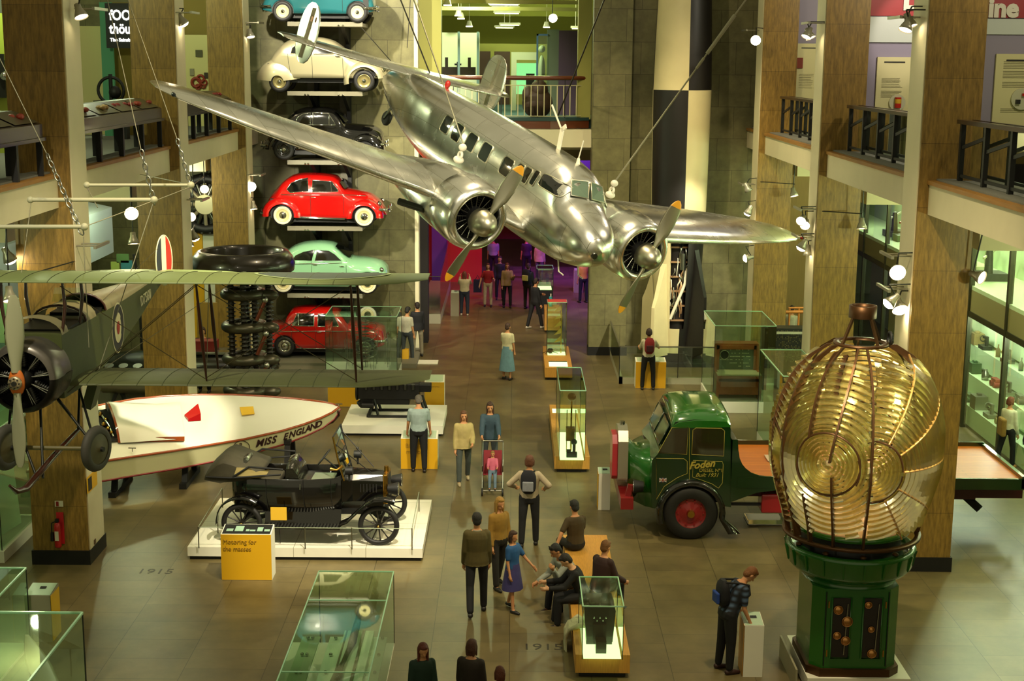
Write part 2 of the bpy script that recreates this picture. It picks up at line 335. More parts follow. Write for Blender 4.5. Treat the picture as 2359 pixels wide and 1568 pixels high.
# ================================================================ THE SILVER TWIN-ENGINED AIRLINER
def alumat():
    m = mat('polished_aluminium', '#c9c5b4', .2, 1., bump=.012, bscale=1.2)
    nt = m.node_tree; b = nt.nodes['Principled BSDF']; L = nt.links
    tc = nt.nodes.new('ShaderNodeTexCoord'); sp = nt.nodes.new('ShaderNodeSeparateXYZ'); cb = nt.nodes.new('ShaderNodeCombineXYZ'); L.new(tc.outputs['Object'], sp.inputs[0])
    ab = nt.nodes.new('ShaderNodeMath'); ab.operation = 'ADD'; L.new(sp.outputs['Y'], ab.inputs[0]); L.new(sp.outputs['Z'], ab.inputs[1])
    L.new(sp.outputs['X'], cb.inputs[0]); L.new(ab.outputs[0], cb.inputs[1])
    br = nt.nodes.new('ShaderNodeTexBrick'); L.new(cb.outputs[0], br.inputs['Vector']); br.inputs['Scale'].default_value = 1
    br.inputs['Brick Width'].default_value = 1.1; br.inputs['Row Height'].default_value = .52; br.inputs['Mortar Size'].default_value = .004
    br.inputs['Color1'].default_value = lin('#e9e8e0'); br.inputs['Color2'].default_value = lin('#d9d8cf'); br.inputs['Mortar'].default_value = lin('#8d8a74'); L.new(br.outputs['Color'], b.inputs['Base Color'])
    n = nt.nodes.new('ShaderNodeTexNoise'); n.inputs['Scale'].default_value = 3; n.inputs['Detail'].default_value = 6; L.new(tc.outputs['Object'], n.inputs['Vector'])
    r = nt.nodes.new('ShaderNodeMapRange'); r.inputs[1].default_value = .3; r.inputs[2].default_value = .7; r.inputs[3].default_value = .2; r.inputs[4].default_value = .29; L.new(n.outputs['Fac'], r.inputs[0]); L.new(r.outputs[0], b.inputs['Roughness'])
    return m
ALU = alumat(); ALUS = mat('satin_aluminium', '#a8a48f', .35, 1.); DGL = mat('dark_window', '#07090a', .06, coat=1., spec=.8); WPT = mat('white_fitting', '#cfc9b4', .5)
PYEL = mat('yellow_tip', '#c98a10', .5); ENG = mat('engine_black', '#0d0c0b', .5, .3)
def interp(x, pts):
    if x <= pts[0][0]: return pts[0][1]
    for (a, fa), (b, fb) in zip(pts, pts[1:]):
        if x <= b:
            t = (x - a) / (b - a); return fa + (fb - fa) * t
    return pts[-1][1]
def smooth_interp(x, pts):
    n = len(pts)
    if x <= pts[0][0]: return pts[0][1]
    if x >= pts[-1][0]: return pts[-1][1]
    for i in range(n - 1):
        if x <= pts[i + 1][0]:
            (x0, y0), (x1, y1) = pts[i], pts[i + 1]; h = x1 - x0; t = (x - x0) / h
            def sl(k):
                if k <= 0: return (pts[1][1] - pts[0][1]) / (pts[1][0] - pts[0][0])
                if k >= n - 1: return (pts[-1][1] - pts[-2][1]) / (pts[-1][0] - pts[-2][0])
                a = (pts[k][1] - pts[k - 1][1]) / (pts[k][0] - pts[k - 1][0]); b = (pts[k + 1][1] - pts[k][1]) / (pts[k + 1][0] - pts[k][0])
                return 0 if a * b <= 0 else 2 * a * b / (a + b)
            m0, m1 = sl(i), sl(i + 1); t2, t3 = t * t, t * t * t
            return (2 * t3 - 3 * t2 + 1) * y0 + (t3 - 2 * t2 + t) * h * m0 + (-2 * t3 + 3 * t2) * y1 + (t3 - t2) * h * m1
def airfoil(n=9, th=.12):
    up = []; lo = []
    for i in range(n + 1):
        x = (1 - cos(pi * i / n)) / 2; t = th * 5 * (.2969 * sqrt(x) - .126 * x - .3516 * x * x + .2843 * x ** 3 - .1015 * x ** 4); c = .03 * (1 - (2 * x - .8) ** 2)
        up.append((x, t + c)); lo.append((x, -t * .7 + c))
    return up + lo[::-1][1:-1]
def wing_mesh(mb, st, m, th=.12, spanaxis='y', n=9, smooth=True):
    """st: (span, xLE, xTE, z) stations; forward is +x"""
    R = []
    for s_, le, te, z, k in st:
        R.append([(le - (le - te) * u, s_, z + w * (le - te) * k) if spanaxis == 'y' else (le - (le - te) * u, z + w * (le - te) * k, s_) for u, w in airfoil(n, th)])
    mb.rings(R, m, smooth, (1, 1))
def fus(x):   # z top, z bottom, half width
    return (smooth_interp(x, [(-7.85, .30), (-7.6, .50), (-6.3, .80), (-4.1, .95), (-1.95, 1.06), (0, 1.11), (1.0, 1.12), (1.6, 1.08), (1.98, .98), (2.2, .84), (2.38, .54), (2.7, .42), (3.0, .29), (3.22, .14), (3.36, -.02), (3.42, -.18)]),
            smooth_interp(x, [(-7.85, .10), (-7.4, -.12), (-5.9, -.55), (-4.0, -.84), (-1, -.95), (1.2, -.92), (2.2, -.86), (2.73, -.76), (3.05, -.64), (3.25, -.52), (3.37, -.38), (3.42, -.20)]),
            smooth_interp(x, [(-7.85, .04), (-7.4, .16), (-6, .42), (-4, .65), (-1.5, .76), (1.2, .76), (2, .72), (2.6, .63), (3.0, .51), (3.22, .38), (3.36, .22), (3.42, .01)]))
def fus_pt(x, a):   # a: angle from +y side up
    zt, zb, w = fus(x); zc = (zt + zb) / 2; h = (zt - zb) / 2
    c, s_ = cos(a), sin(a); n = 2.35
    return Vector((x, w * (abs(c) ** (2 / n)) * (1 if c >= 0 else -1), zc + h * (abs(s_) ** (2 / n)) * (1 if s_ >= 0 else -1)))
def fus_y(x, z):
    zt, zb, w = fus(x); zc = (zt + zb) / 2; h = (zt - zb) / 2; q = min(1, abs(z - zc) / h)
    return w * (1 - q ** 2.35) ** (1 / 2.35)
def airliner():
    T = (.2413, 31.1694, 6.5193)
    t = thing('airliner', 'polished silver twin-engined airliner hung from cables across the hall', 'aeroplane', T, rot=(-.2314, .2569, -1.0646))
    m = MB(ALU); R = []
    xs = [-7.85 + i * .25 for i in range(39)] + [1.8, 1.9, 2.0, 2.1, 2.2, 2.33, 2.5, 2.7, 2.85, 3.0, 3.12, 3.22, 3.3, 3.36, 3.4, 3.42]
    for x in xs: R.append([fus_pt(x, 2 * pi * j / 40) for j in range(40)])
    m.rings(R, smooth=True); fz = m.build('fuselage', t)
    # wings
    for s in (-1, 1):
        m = MB(ALU)
        st = [(.3 * s, 1.55, -2.5, -.66, .9), (.75 * s, 1.45, -2.45, -.62, .95), (1.1 * s, 1.28, -2.3, -.57, 1.1), (2.1 * s, 1.22, -2.2, -.45, 1.15), (3.3 * s, 1.14, -2.05, -.31, 1.1), (4.7 * s, .98, -1.88, -.15, 1.), (6 * s, .80, -1.7, .0, .95), (7 * s, .56, -1.5, .11, .9), (7.6 * s, .38, -1.32, .18, .85), (8.0 * s, .2, -1.1, .225, .75), (8.25 * s, .0, -.82, .25, .6), (8.36 * s, -.2, -.6, .26, .35)]
        wing_mesh(m, st, ALU, .13); w = m.build('wing', t)
        q = MB(mat('tip_lamp_' + ('red' if s < 0 else 'green'), '#8c1208' if s > 0 else '#22303a', .2)); q.ell((-.05 if s > 0 else .12, 8.36 * s if s > 0 else 8.1 * s, .27), (.09, .04, .04)); q.build('tip_lamp', w)
        # tailplane half
    m = MB(ALU); st = []
    for y, le, te in ((-3.3, -7.1, -7.55), (-3.2, -6.85, -7.75), (-2.9, -6.65, -7.85), (-2, -6.42, -7.8), (0, -6.1, -7.7), (2, -6.42, -7.8), (2.9, -6.65, -7.85), (3.2, -6.85, -7.75), (3.3, -7.1, -7.55)): st.append((y, le, te, .72, 1))
    wing_mesh(m, st, ALU, .10); m.build('tailplane', t)
    for s in (-1, 1):
        m = MB(ALUS if 0 else ALU); st = []
        for k in range(11):
            a = -pi / 2 + pi * k / 10; z = .95 + .74 * sin(a); c = max(.05, cos(a)); st.append((z, -7.13 + .60 * c ** .8 - .05 * sin(a), -7.13 - .62 * c ** .8 - .05 * sin(a), 2.72 * s, 1))
        wing_mesh(m, st, ALU, .07, 'z'); f = m.build('tail_fin', t)
        q = MB(ALUS); q.box((-7.15, 2.72 * s, .95), (.015, .105, 1.25)); q.build('rudder_hinge', f)
    q = MB(mat('badge_orange', '#c0641c', .5)); q.box((-7.0, -2.775, 1.32), (.10, .006, .13)); q.build('badge', t)
    # nacelles, cowlings, engines, propellers
    for s in (-1, 1):
        y = 2.12 * s; zc = -.40
        m = MB(ALU); R = []
        for x, r, dz in ((1.2, .64, 0), (.9, .64, 0), (.3, .61, -.02), (-.5, .50, -.08), (-1.3, .37, -.14), (-2.0, .2, -.16), (-2.45, .04, -.12)):
            R.append([(x, y + r * cos(2 * pi * j / 28), zc + dz + r * sin(2 * pi * j / 28) * (1 if sin(2 * pi * j / 28) > 0 else 1.12)) for j in range(28)])
        m.rings(R); n = m.build('nacelle', t)
        Mx = Matrix.Translation((0, y, zc)) @ Matrix.Rotation(pi / 2, 4, 'Y')
        m = MB(ALU); m.lathe([(.64, 1.1), (.70, 1.2), (.715, 1.5), (.71, 1.75), (.675, 1.95), (.60, 2.05), (.53, 2.06), (.485, 2.0), (.47, 1.85), (.47, 1.3)], 40, M=Mx); m.build('cowling', t)
        m = MB(ENG); m.lathe([(.02, 1.55), (.47, 1.55)], 32, M=Mx); m.lathe([(.21, 1.5), (.21, 1.85), (.15, 2.05), (.1, 2.1)], 20, M=Mx)
        e = m.build('radial_engine', t); m = MB(STEEL)
        for k in range(18):
            a = 2 * pi * k / 18 + .1; p = Vector((1.86, y + .2 * cos(a), zc + .2 * sin(a))); q = Vector((1.9, y + .45 * cos(a), zc + .45 * sin(a))); m.cyl(p, q, .009, n=5)
        m.build('pushrods', e)
        q = MB(DSTEEL)
        for k in range(9):
            a = 2 * pi * k / 9
            for d in range(5):
                rr = .24 + d * .045; q.box((1.68, y + rr * cos(a), zc + rr * sin(a)), (.2, .012, .13), M=Matrix.Rotation(a, 3, 'X'))
        q.build('cylinders', e)
        if s < 0: q = MB(DSTEEL); q.cyl((.75, y - .52, zc - .35), (.25, y - .85, zc - .42), .075, n=14); q.build('exhaust_pipe', n)
        # propeller: two blades
        rot = {-1: -.30, 1: -.16}[s]; m = MB(ALUS); 
        m.lathe([(.27, 2.08), (.27, 2.2), (.25, 2.34), (.19, 2.46), (.1, 2.54), (.01, 2.56)], 28, M=Mx); m.lathe([(.0, 2.08), (.27, 2.08)], 28, M=Mx); h = m.build('propeller_hub', t)
        for b in (0, 1):
            m = MB(ALUS); A = rot + b * pi; R = []; Rt = []
            for k, (rr, w, th_, tw) in enumerate(((.1, .055, .05, 1.2), (.3, .06, .05, 1.0), (.42, .09, .035, .8), (.6, .145, .025, .6), (.85, .165, .018, .42), (1.1, .155, .012, .3), (1.2, .135, .010, .25), (1.3, .09, .007, .22), (1.36, .03, .004, .2))):
                ring = []
                for j in range(10):
                    p = 2 * pi * j / 10; u, v = w * cos(p), th_ * sin(p)
                    c_, s_ = cos(tw), sin(tw); yy = u * c_ - v * s_; xx = u * s_ + v * c_
                    ring.append((2.26 + xx, y + yy * cos(A) - rr * sin(A) * -1 * -1, zc + yy * sin(A) + rr * cos(A)))
                (R if rr <= 1.2 else Rt).append(ring)
                if rr == 1.2: Rt.append(ring)
            m.rings(R); bl = m.build('blade', h)
            q = MB(PYEL); q.rings(Rt); q.build('yellow_tip', bl)
    # windows of the cabin and cockpit laid on the skin
    def patch(name, x0, x1, z0, z1, side, mat_, lift, parent, sk=0.):
        m = MB(mat_); n = 6; V = []; k = .18
        poly = []
        for (cx_, cz_, a0) in ((x1 - k * (x1 - x0), z1 - k * (z1 - z0), 0), (x0 + k * (x1 - x0), z1 - k * (z1 - z0), 90), (x0 + k * (x1 - x0), z0 + k * (z1 - z0), 180), (x1 - k * (x1 - x0), z0 + k * (z1 - z0), 270)):
            for i in range(4):
                a = radians(a0 + 30 * i); poly.append((cx_ + k * (x1 - x0) * cos(a) , cz_ + k * (z1 - z0) * sin(a)))
        cx_, cz_ = (x0 + x1) / 2, (z0 + z1) / 2
        def P(x, z): x2 = x + sk * (z - cz_); return Vector((x2, side * (fus_y(x2, z) + lift), z))
        vs = [P(cx_, cz_)] + [P((x + cx_) / 2, (z + cz_) / 2) for x, z in poly] + [P(x, z) for x, z in poly]; N = len(poly)
        fs = [(0, 1 + i, 1 + (i + 1) % N) for i in range(N)] + [(1 + i, 1 + N + i, 1 + N + (i + 1) % N, 1 + (i + 1) % N) for i in range(N)]
        m.add(vs, fs, smooth=True)
        m.tube([P(x, z) for x, z in poly], .014, 6, ALUS, closed=True)
        return m.build(name, parent, flip=False)
    for s in (-1, 1):
        for x in (-2.85, -2.23, -1.50, -.80, .20): patch('cabin_window', x - .22, x + .22, .18, .58, s, DGL, .006, fz)
        for x0, x1, z0, z1 in ((.58, .84, .28, .62), (.88, 1.14, .30, .64), (1.22, 1.40, .36, .68), (1.50, 2.26, .44, .72)): patch('cockpit_window', x0, x1, z0, z1, s, DGL, .008, fz)
        # raked windscreen pane
        m = MB(mat('pale_pane', '#5a6a58', .05, coat=1.)); a, b, c, d = (2.37, .03 * s, .56), (2.16, .03 * s, .86), (2.10, .38 * s, .80), (2.32, .42 * s, .54)
        m.add([Vector(q) + Vector((.035, .012 * s, .03)) for q in (a, b, c, d)], [(0, 1, 2, 3)]); m.tube([Vector(q) + Vector((.035, .012 * s, .03)) for q in (a, b, c, d)], .014, 6, ALUS, closed=True); m.build('windscreen_pane', fz, flip=False)
    m = MB(WPT); m.bar((.75, 0, 1.10), (.62, 0, 1.55), .03, .12); m.bar((.62, 0, 1.5), (-.05, 0, 1.86), .025, .03); m.bar((.62, 0, 1.5), (.72, 0, 1.62), .03, .1); m.build('antenna', fz)
    m = MB(WPT); m.cyl((1.6, .0, 1.05), (1.55, 0, 1.18), .05, .03, 10); m.cyl((1.55, 0, 1.15), (1.5, 0, 1.55), .014, n=6); m.build('aerial_mast', fz)
    m = MB(mat('beacon_red', '#a01208', .2)); m.ell((-4.6, .0, 1.0), (.07, .07, .1)); m.build('beacon', fz)
    for s in (-1, 1): m = MB(WPT); m.tube([(2.4, .25 * s, -.72), (2.6, .25 * s, -.98), (2.78, .25 * s, -.98)], .016, 6); m.build('pitot_tube', fz)
    m = MB(DGL); m.cyl((3.2, -.12, -.3), (3.42, -.14, -.3), .08, .06, 14); m.build('landing_lamp', fz)
    m = MB(RUBBER); m.lathe([(.05, -.07), (.15, -.07), (.19, -.03), (.19, .03), (.15, .07), (.05, .07)], 20, M=Matrix.Translation((-7.05, 0, -.62)) @ Matrix.Rotation(pi / 2, 4, 'X')); m.bar((-7.0, .1, -.62), (-6.85, .06, -.25), .04, .05, STEEL); m.bar((-7.0, -.1, -.62), (-6.85, -.06, -.25), .04, .05, STEEL); m.build('tail_wheel', t)
    for s in (-1, 1):   # lifting shackles on the wing
        m = MB(WPT); m.ell((.35, 2.0 * s, .33), (.1, .12, .08)); m.torus((.35, 2.0 * s, .43), .07, .03, n=14, k=6, M=Matrix.Rotation(pi / 2, 3, 'X')); m.ell((.35, 2.0 * s, .60), (.07, .09, .08)); m.build('lifting_shackle', t)
    return t
elec = airliner()
CABLE = mat('cable_grey', '#8f8b73', .5, .6); CABD = mat('cable_dark', '#221d14', .6)
def cable(a, b, r, label, m=CABLE, extra=None):
    q = MB(m); q.cyl(a, b, r, n=6); L = Vector(b) - Vector(a)
    if extra:
        for f0, f1, rr in extra: q.cyl(Vector(a) + L * f0, Vector(a) + L * f1, rr, n=8)
    o = q.build('cable', loc=a); tag(o, label, 'cable', None); return o
Me = Matrix.Translation(elec.location) @ elec.rotation_euler.to_matrix().to_4x4()
sL = Me @ Vector((.35, -2.0, .66)); sR = Me @ Vector((.35, 2.0, .66))
def upcable(p, px, py, Y, *a, **k):
    q = atY(px, py, Y); q = p + (q - p) * 1.15; return cable(p, q, *a, **k)
upcable(sL, 955, 0, sL.y + 1.2, .016, 'steel cable rising from the airliner wing beside the cabin windows', extra=((.80, .9, .03),))
upcable(sR, 1718, 0, sR.y - .8, .018, 'steel cable rising from the airliner outer wing past the chequered rocket', extra=((.62, .8, .04), (.55, .6, .03)))
cable(atY(1278, 285, 45.9), atY(1400, -20, 41), .022, 'dark cable anchored on the far balcony edge, running to the ceiling', CABD)
cable(atY(990, 168, 37.0), atY(915, -20, 37.5), .02, 'dark cable running down behind the airliner tail', CABD)
cable(atY(900, 140, 37.6), atY(825, 55, 44), .012, 'thin wire from tailplane to car tower', CABD)
cable(atY(938, 110, 44), atY(946, -10, 44), .012, 'thin vertical wire beside the pale back wall edge', CABD)
# ================================================================ THE GREEN BIPLANE
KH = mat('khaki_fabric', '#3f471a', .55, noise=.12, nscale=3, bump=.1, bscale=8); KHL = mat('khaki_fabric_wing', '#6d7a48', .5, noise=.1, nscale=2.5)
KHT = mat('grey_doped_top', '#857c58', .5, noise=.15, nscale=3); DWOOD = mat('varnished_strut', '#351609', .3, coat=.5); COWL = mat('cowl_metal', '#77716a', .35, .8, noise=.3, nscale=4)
PROPG = mat('grey_propeller', '#9a9a7a', .4, coat=.3); ORW = mat('propeller_wood', '#c96a24', .4, coat=.5); TYRE = mat('grey_rubber_tyre', '#3d3a30', .7); WIRE = mat('rigging_wire', '#4e472e', .4, .6)
def biplane():
    H0 = Vector((-6.73, 19.0, 4.86))
    t = thing('biplane', 'green fabric-covered biplane with grey propeller hung at left', 'aeroplane', H0)
    def P(x, y, z): return (x, y, z)      # local: x right, y aft, z up, hub at origin
    # fuselage sides
    st = [(.75, .40, .52, -.40), (1.4, .40, .50, -.42), (2.6, .40, .47, -.38), (4.0, .33, .42, -.28), (5.6, .24, .38, -.10), (7.2, .13, .34, .10), (8.3, .05, .32, .2)]
    m = MB(KH)
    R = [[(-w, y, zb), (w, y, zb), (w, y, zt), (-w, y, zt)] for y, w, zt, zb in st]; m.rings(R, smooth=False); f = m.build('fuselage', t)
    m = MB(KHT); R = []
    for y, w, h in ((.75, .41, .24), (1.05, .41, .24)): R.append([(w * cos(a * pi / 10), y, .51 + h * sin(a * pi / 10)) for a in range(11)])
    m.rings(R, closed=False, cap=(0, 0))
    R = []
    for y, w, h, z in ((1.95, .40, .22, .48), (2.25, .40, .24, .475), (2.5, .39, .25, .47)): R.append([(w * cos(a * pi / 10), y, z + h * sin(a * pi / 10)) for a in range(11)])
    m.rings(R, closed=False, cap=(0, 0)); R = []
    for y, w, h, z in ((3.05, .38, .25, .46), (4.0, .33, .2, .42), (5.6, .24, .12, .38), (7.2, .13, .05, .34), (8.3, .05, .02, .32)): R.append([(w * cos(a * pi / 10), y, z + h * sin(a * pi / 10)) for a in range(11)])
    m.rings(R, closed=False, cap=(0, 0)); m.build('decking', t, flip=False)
    m = MB(ENG)
    m.box((0, 1.5, .5), (.72, .85, .06)); m.build('cockpit_opening', t); m = MB(ENG); m.box((0, 2.78, .49), (.66, .5, .06)); m.build('cockpit_opening', t)
    m = MB(GLASSG); m.rings([[(-.22, 2.32, .72), (.22, 2.32, .72)], [(-.2, 2.42, .92), (.2, 2.42, .92)]], smooth=False, closed=False, cap=(0, 0)); m.build('windscreen', t, flip=False)
    m = MB(DWOOD); m.tube([(.4 * cos(a * pi / 10), 1.95, .5 + .23 * sin(a * pi / 10)) for a in range(11)], .018, 6); m.build('coaming', t); m = MB(DWOOD); m.tube([(.38 * cos(a * pi / 10), 3.05, .47 + .26 * sin(a * pi / 10)) for a in range(11)], .018, 6); m.build('coaming', t)
    # cowling
    My = Matrix.Rotation(-pi / 2, 4, 'X')
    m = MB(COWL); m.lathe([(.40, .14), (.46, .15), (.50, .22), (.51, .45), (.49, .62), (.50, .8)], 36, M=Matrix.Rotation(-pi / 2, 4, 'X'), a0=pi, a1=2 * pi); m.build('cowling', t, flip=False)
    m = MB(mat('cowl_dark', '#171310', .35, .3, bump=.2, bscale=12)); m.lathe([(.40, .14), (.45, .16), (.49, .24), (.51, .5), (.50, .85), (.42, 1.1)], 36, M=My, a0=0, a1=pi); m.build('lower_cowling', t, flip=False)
    m = MB(ENG); m.lathe([(.01, .42), (.5, .42)], 28, M=My); m.lathe([(.15, .42), (.15, .12), (.08, .1)], 16, M=My); e = m.build('rotary_engine', t); m = MB(STEEL)
    for k in range(9):
        a = 2 * pi * k / 9 + .2
        for da in (-.05, .05): m.cyl((.14 * cos(a), .2, .14 * sin(a)), (.40 * cos(a + da), .22, .40 * sin(a + da)), .010, n=5)
    m.build('pushrods', e); m = MB(DSTEEL)
    for k in range(9):
        a = 2 * pi * k / 9 + .2
        m.cyl((.16 * cos(a), .32, .16 * sin(a)), (.39 * cos(a), .32, .39 * sin(a)), .055, n=10)
        for d in range(6): rr = .19 + d * .033; m.cyl((rr * cos(a), .32, rr * sin(a)), ((rr + .008) * cos(a), .32, (rr + .008) * sin(a)), .075, n=10)
    m.build('cylinders', e)
    # propeller
    m = MB(ORW); m.ell((0, 0, 0), (.115, .06, .20)); pr = m.build('propeller', t, label='orange wooden hub')
    for b, A in ((0, .02), (1, pi + .02)):
        m = MB(PROPG); R = []
        for rr, w, th_, tw in ((.14, .075, .05, .9), (.25, .08, .045, .8), (.4, .10, .035, .6), (.62, .125, .025, .45), (.85, .12, .018, .35), (1.02, .09, .012, .3), (1.14, .07, .01, .28), (1.2, .035, .006, .25)):
            ring = []
            for j in range(10):
                p = 2 * pi * j / 10; u, v = w * cos(p), th_ * sin(p); xx = u * cos(tw) - v * sin(tw); yy = u * sin(tw) + v * cos(tw); ring.append((xx * cos(A) + rr * sin(A), yy, -xx * sin(A) + rr * cos(A)))
            R.append(ring)
        m.rings(R); m.build('blade', pr)
    m = MB(mat('hub_plate', '#b9a988', .35, .7)); m.lathe([(.0, .10), (.075, .10), (.095, .085), (.095, .06)], 20, M=Matrix.Rotation(pi / 2, 4, 'X')); m.cyl((0, -.13, 0), (0, -.09, 0), .035, n=12, m=DSTEEL)
    for k in range(8): a = 2 * pi * k / 8; m.cyl((.068 * cos(a), -.125, .068 * sin(a)), (.068 * cos(a), -.1, .068 * sin(a)), .011, n=6, m=DSTEEL)
    m.build('hub_plate', pr)
    # wings (span along x, LE forward = -y)
    def bw(z0, y0, name, m_):
        m = MB(m_); L = []
        sp = [-5.52, -5.40, -5.1, -4.6] + [-4.2 + .35 * i for i in range(25)] + [4.6, 5.1, 5.40, 5.52]
        R = []
        for k, x in enumerate(sp):
            q = max(0, (abs(x) - 4.55) / .97); le = y0 + .62 * q ** 2.2; te = y0 + 1.32 - .02 * q; s_ = 1 if abs(x) < 5.3 else .6
            R.append([(x, le + (te - le) * u, z0 + w * (te - le) * s_ * .75) for u, w in airfoil(8, .075)])
        m.rings(R); w = m.build(name, t)
        rb = MB(mat('rib_line', '#4d5632', .6))
        for x in [-4.4 + .36 * i for i in range(25)]:
            R1 = [(x, y0 + 1.32 * u, z0 + wv * 1.32 * .75 + .004) for u, wv in airfoil(8, .075)[:9]]; rb.tube(R1, .0045, 4)
        rb.build('rib_lines', w); return w
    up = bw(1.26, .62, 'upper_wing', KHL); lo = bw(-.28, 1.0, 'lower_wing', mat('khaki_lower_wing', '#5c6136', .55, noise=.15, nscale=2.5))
    # cockade on the right upper wing: grey-blue disc with pale ring
    for r0, r1, c, h in ((0, .93, mat('cockade_grey', '#4b5750', .55), .004), (.93, .985, mat('cockade_pale', '#97a878', .55), .006)):
        m = MB(c); N = 40; vs = []; fs = []
        af = airfoil(24, .075)[:25]
        def zz(y): u = min(1, max(0, (y - .62) / 1.32)); return 1.26 + interp(u, [(a_, b_) for a_, b_ in af]) * 1.32 * .75
        for i in range(N + 1):
            a = 2 * pi * i / N
            for rr in (r0, r1):
                yy = .62 + .70 + rr * .62 * -sin(a) * 1.0
                xx = 4.0 + rr * cos(a); yy = min(max(yy + .1, .66), 1.92); vs.append((xx, yy, zz(yy) + h))
        # subdivide disc in y by strips instead of a fan so that it lies on the skin
        if r0 == 0:
            vs = []; fs = []; G = 16
            for i in range(G + 1):
                x = -1 + 2 * i / G; hw = sqrt(max(0, 1 - x * x)) * .62 * .93
                for j in range(9):
                    yy = min(max(1.42 + hw * (j / 4 - 1), .72), 1.9); vs.append((4.0 + .93 * x, yy, zz(yy) + h))
            for i in range(G):
                for j in range(8): fs.append((i * 9 + j, (i + 1) * 9 + j, (i + 1) * 9 + j + 1, i * 9 + j + 1))
        else: fs = [(2 * i, 2 * i + 1, 2 * i + 3, 2 * i + 2) for i in range(N)]
        m.add(vs, fs, smooth=True); m.build('cockade' if r0 == 0 else 'cockade_ring', up, flip=False)
    # interplane struts
    for x in (2.31, 4.47, -2.31, -4.47):
        for yu, yl in ((.78, 1.16), (1.6, 1.98)):
            m = MB(DWOOD); m.tube([(x, yu, 1.26), (x + .01, (yu + yl) / 2, .5), (x + .02, yl, -.22)], [.014, .03, .014], 8); m.build('interplane_strut', t)
    for x, y in ((-.38, .8), (.38, .85), (-.36, 1.75), (.36, 1.75)): m = MB(DWOOD); m.tube([(x, y, .5), (x * 1.15, y + .02, .9), (x * 1.1, y, 1.27)], [.02, .03, .018], 8); m.build('cabane_strut', t)
    m = MB(WIRE)
    for s in (1, -1):
        for a, b in (((.4 * s, .9, -.35), (2.3 * s, .8, 1.24)), ((.4 * s, 1.8, -.35), (2.3 * s, 1.6, 1.24)), ((2.3 * s, 1.2, -.2), (4.47 * s, .8, 1.24)), ((.4 * s, .8, 1.2), (2.3 * s, 1.2, -.2)), ((2.3 * s, .8, 1.24), (4.47 * s, 1.2, -.2)), ((2.3 * s, 1.6, 1.24), (4.47 * s, 2, -.2)), ((2.32 * s, 1.2, -.2), (2.32 * s, 1.6, 1.24)), ((.4 * s, 2.2, -.38), (1.6 * s, 8.0, .3))): m.cyl(a, b, .006, n=4)
    m.cyl((.3, 3.2, .6), (.0, 8.0, .8), .005, n=4); m.build('rigging_wires', t)
    # tail
    m = MB(KHL)
    for s in (-1, 1): m.rings([[(s * x, 7.2 + y, .33 + dz) for y, dz in ((.0 + .35 * (x / 1.5) ** 2, 0), (.6, .03), (1.25 - .3 * (x / 1.5) ** 3, 0), (.6, -.03))] for x in (.05, .7, 1.2, 1.45)], smooth=False)
    m.build('tailplane', t)
    Wm, Rm_, Bm = mat('rudder_cream', '#b9b189', .5), mat('rudder_red', '#8c1c0c', .5), mat('rudder_navy', '#1d2024', .5)
    m = MB(Wm); R = []
    rud = [(0.045 * k, None) for k in range(3)]
    def disc(x0, x1, mm, nm):
        q = MB(mm)
        pts = [(cos(2 * pi * i / 36), sin(2 * pi * i / 36)) for i in range(36)]
        # a disc turned a little toward the camera so that its stripes show, clipped between x0 and x1
        pl = [(min(max(c, x0), x1), sqrt(max(0, 1 - min(max(c, x0), x1) ** 2)) * (1 if s_ >= 0 else -1) if (c < x0 or c > x1) else s_) for c, s_ in pts]
        pl2 = []
        for p_ in pl:
            if not pl2 or (abs(p_[0] - pl2[-1][0]) + abs(p_[1] - pl2[-1][1])) > 1e-4: pl2.append(p_)
        q.prism(pl2, lambda u, v, d: (.02 + u * .10 , 8.35 + u * .2 + d, .52 + v * .48), -.012, .012); return q
    a = disc(-1, -.28, Bm, '').build('rudder', t); disc(-.28, .3, Wm, '').build('white_stripe', a); disc(.3, 1, Rm_, '').build('red_stripe', a)
    m = MB(Wm); m.tube([(.02 + cos(2 * pi * i / 36) * .105, 8.35 + cos(2 * pi * i / 36) * .21, .52 + sin(2 * pi * i / 36) * .485) for i in range(36)], .012, 6, closed=True); m.build('rudder_rim', a)
    # roundel and number on the side that faces the nave
    NAVY = mat('roundel_navy', '#1b1a1d', .55); RW = mat('roundel_white', '#b5b08a', .55); RR = mat('roundel_red', '#8a1a0a', .55)
    for k, (r, c, nm) in enumerate(((.42, RW, 'roundel_outline'), (.39, NAVY, 'roundel_ring'), (.25, RW, 'roundel_white'), (.11, RR, 'roundel_spot'))):
        m = MB(c); vs = [(0, 0, 0)]; N = 32
        V = [(.4 + .006 + .003 * k, 3.8, .10)]
        for i in range(N):
            a = 2 * pi * i / N; y = 3.8 + r * cos(a); x = interp(y, [(2.6, .40), (4.0, .33)]); V.append((x + .006 + .003 * k, y, .05 + r * .98 * sin(a)))
        V[0] = (interp(3.8, [(2.6, .40), (4.0, .33)]) + .006 + .003 * k, 3.8, .06)
        m.add(V, [(0, 1 + i, 1 + (i + 1) % N) for i in range(N)]); m.build(nm, f, flip=False)
    text('D7560', .26, mat('stencil_pale', '#9c9a78', .6), f, frame(H0 + Vector((.29, 5.85, .2)), (-.056, 1, 0), (0, 0, 1)), 'serial_number', .003, sx=1.3)
    # undercarriage
    W = lambda px, py, Y: atY(px, py, Y) - H0
    wr = W(222, 1033, 19.2 + .0); wl = W(16, 1030, 19.2)
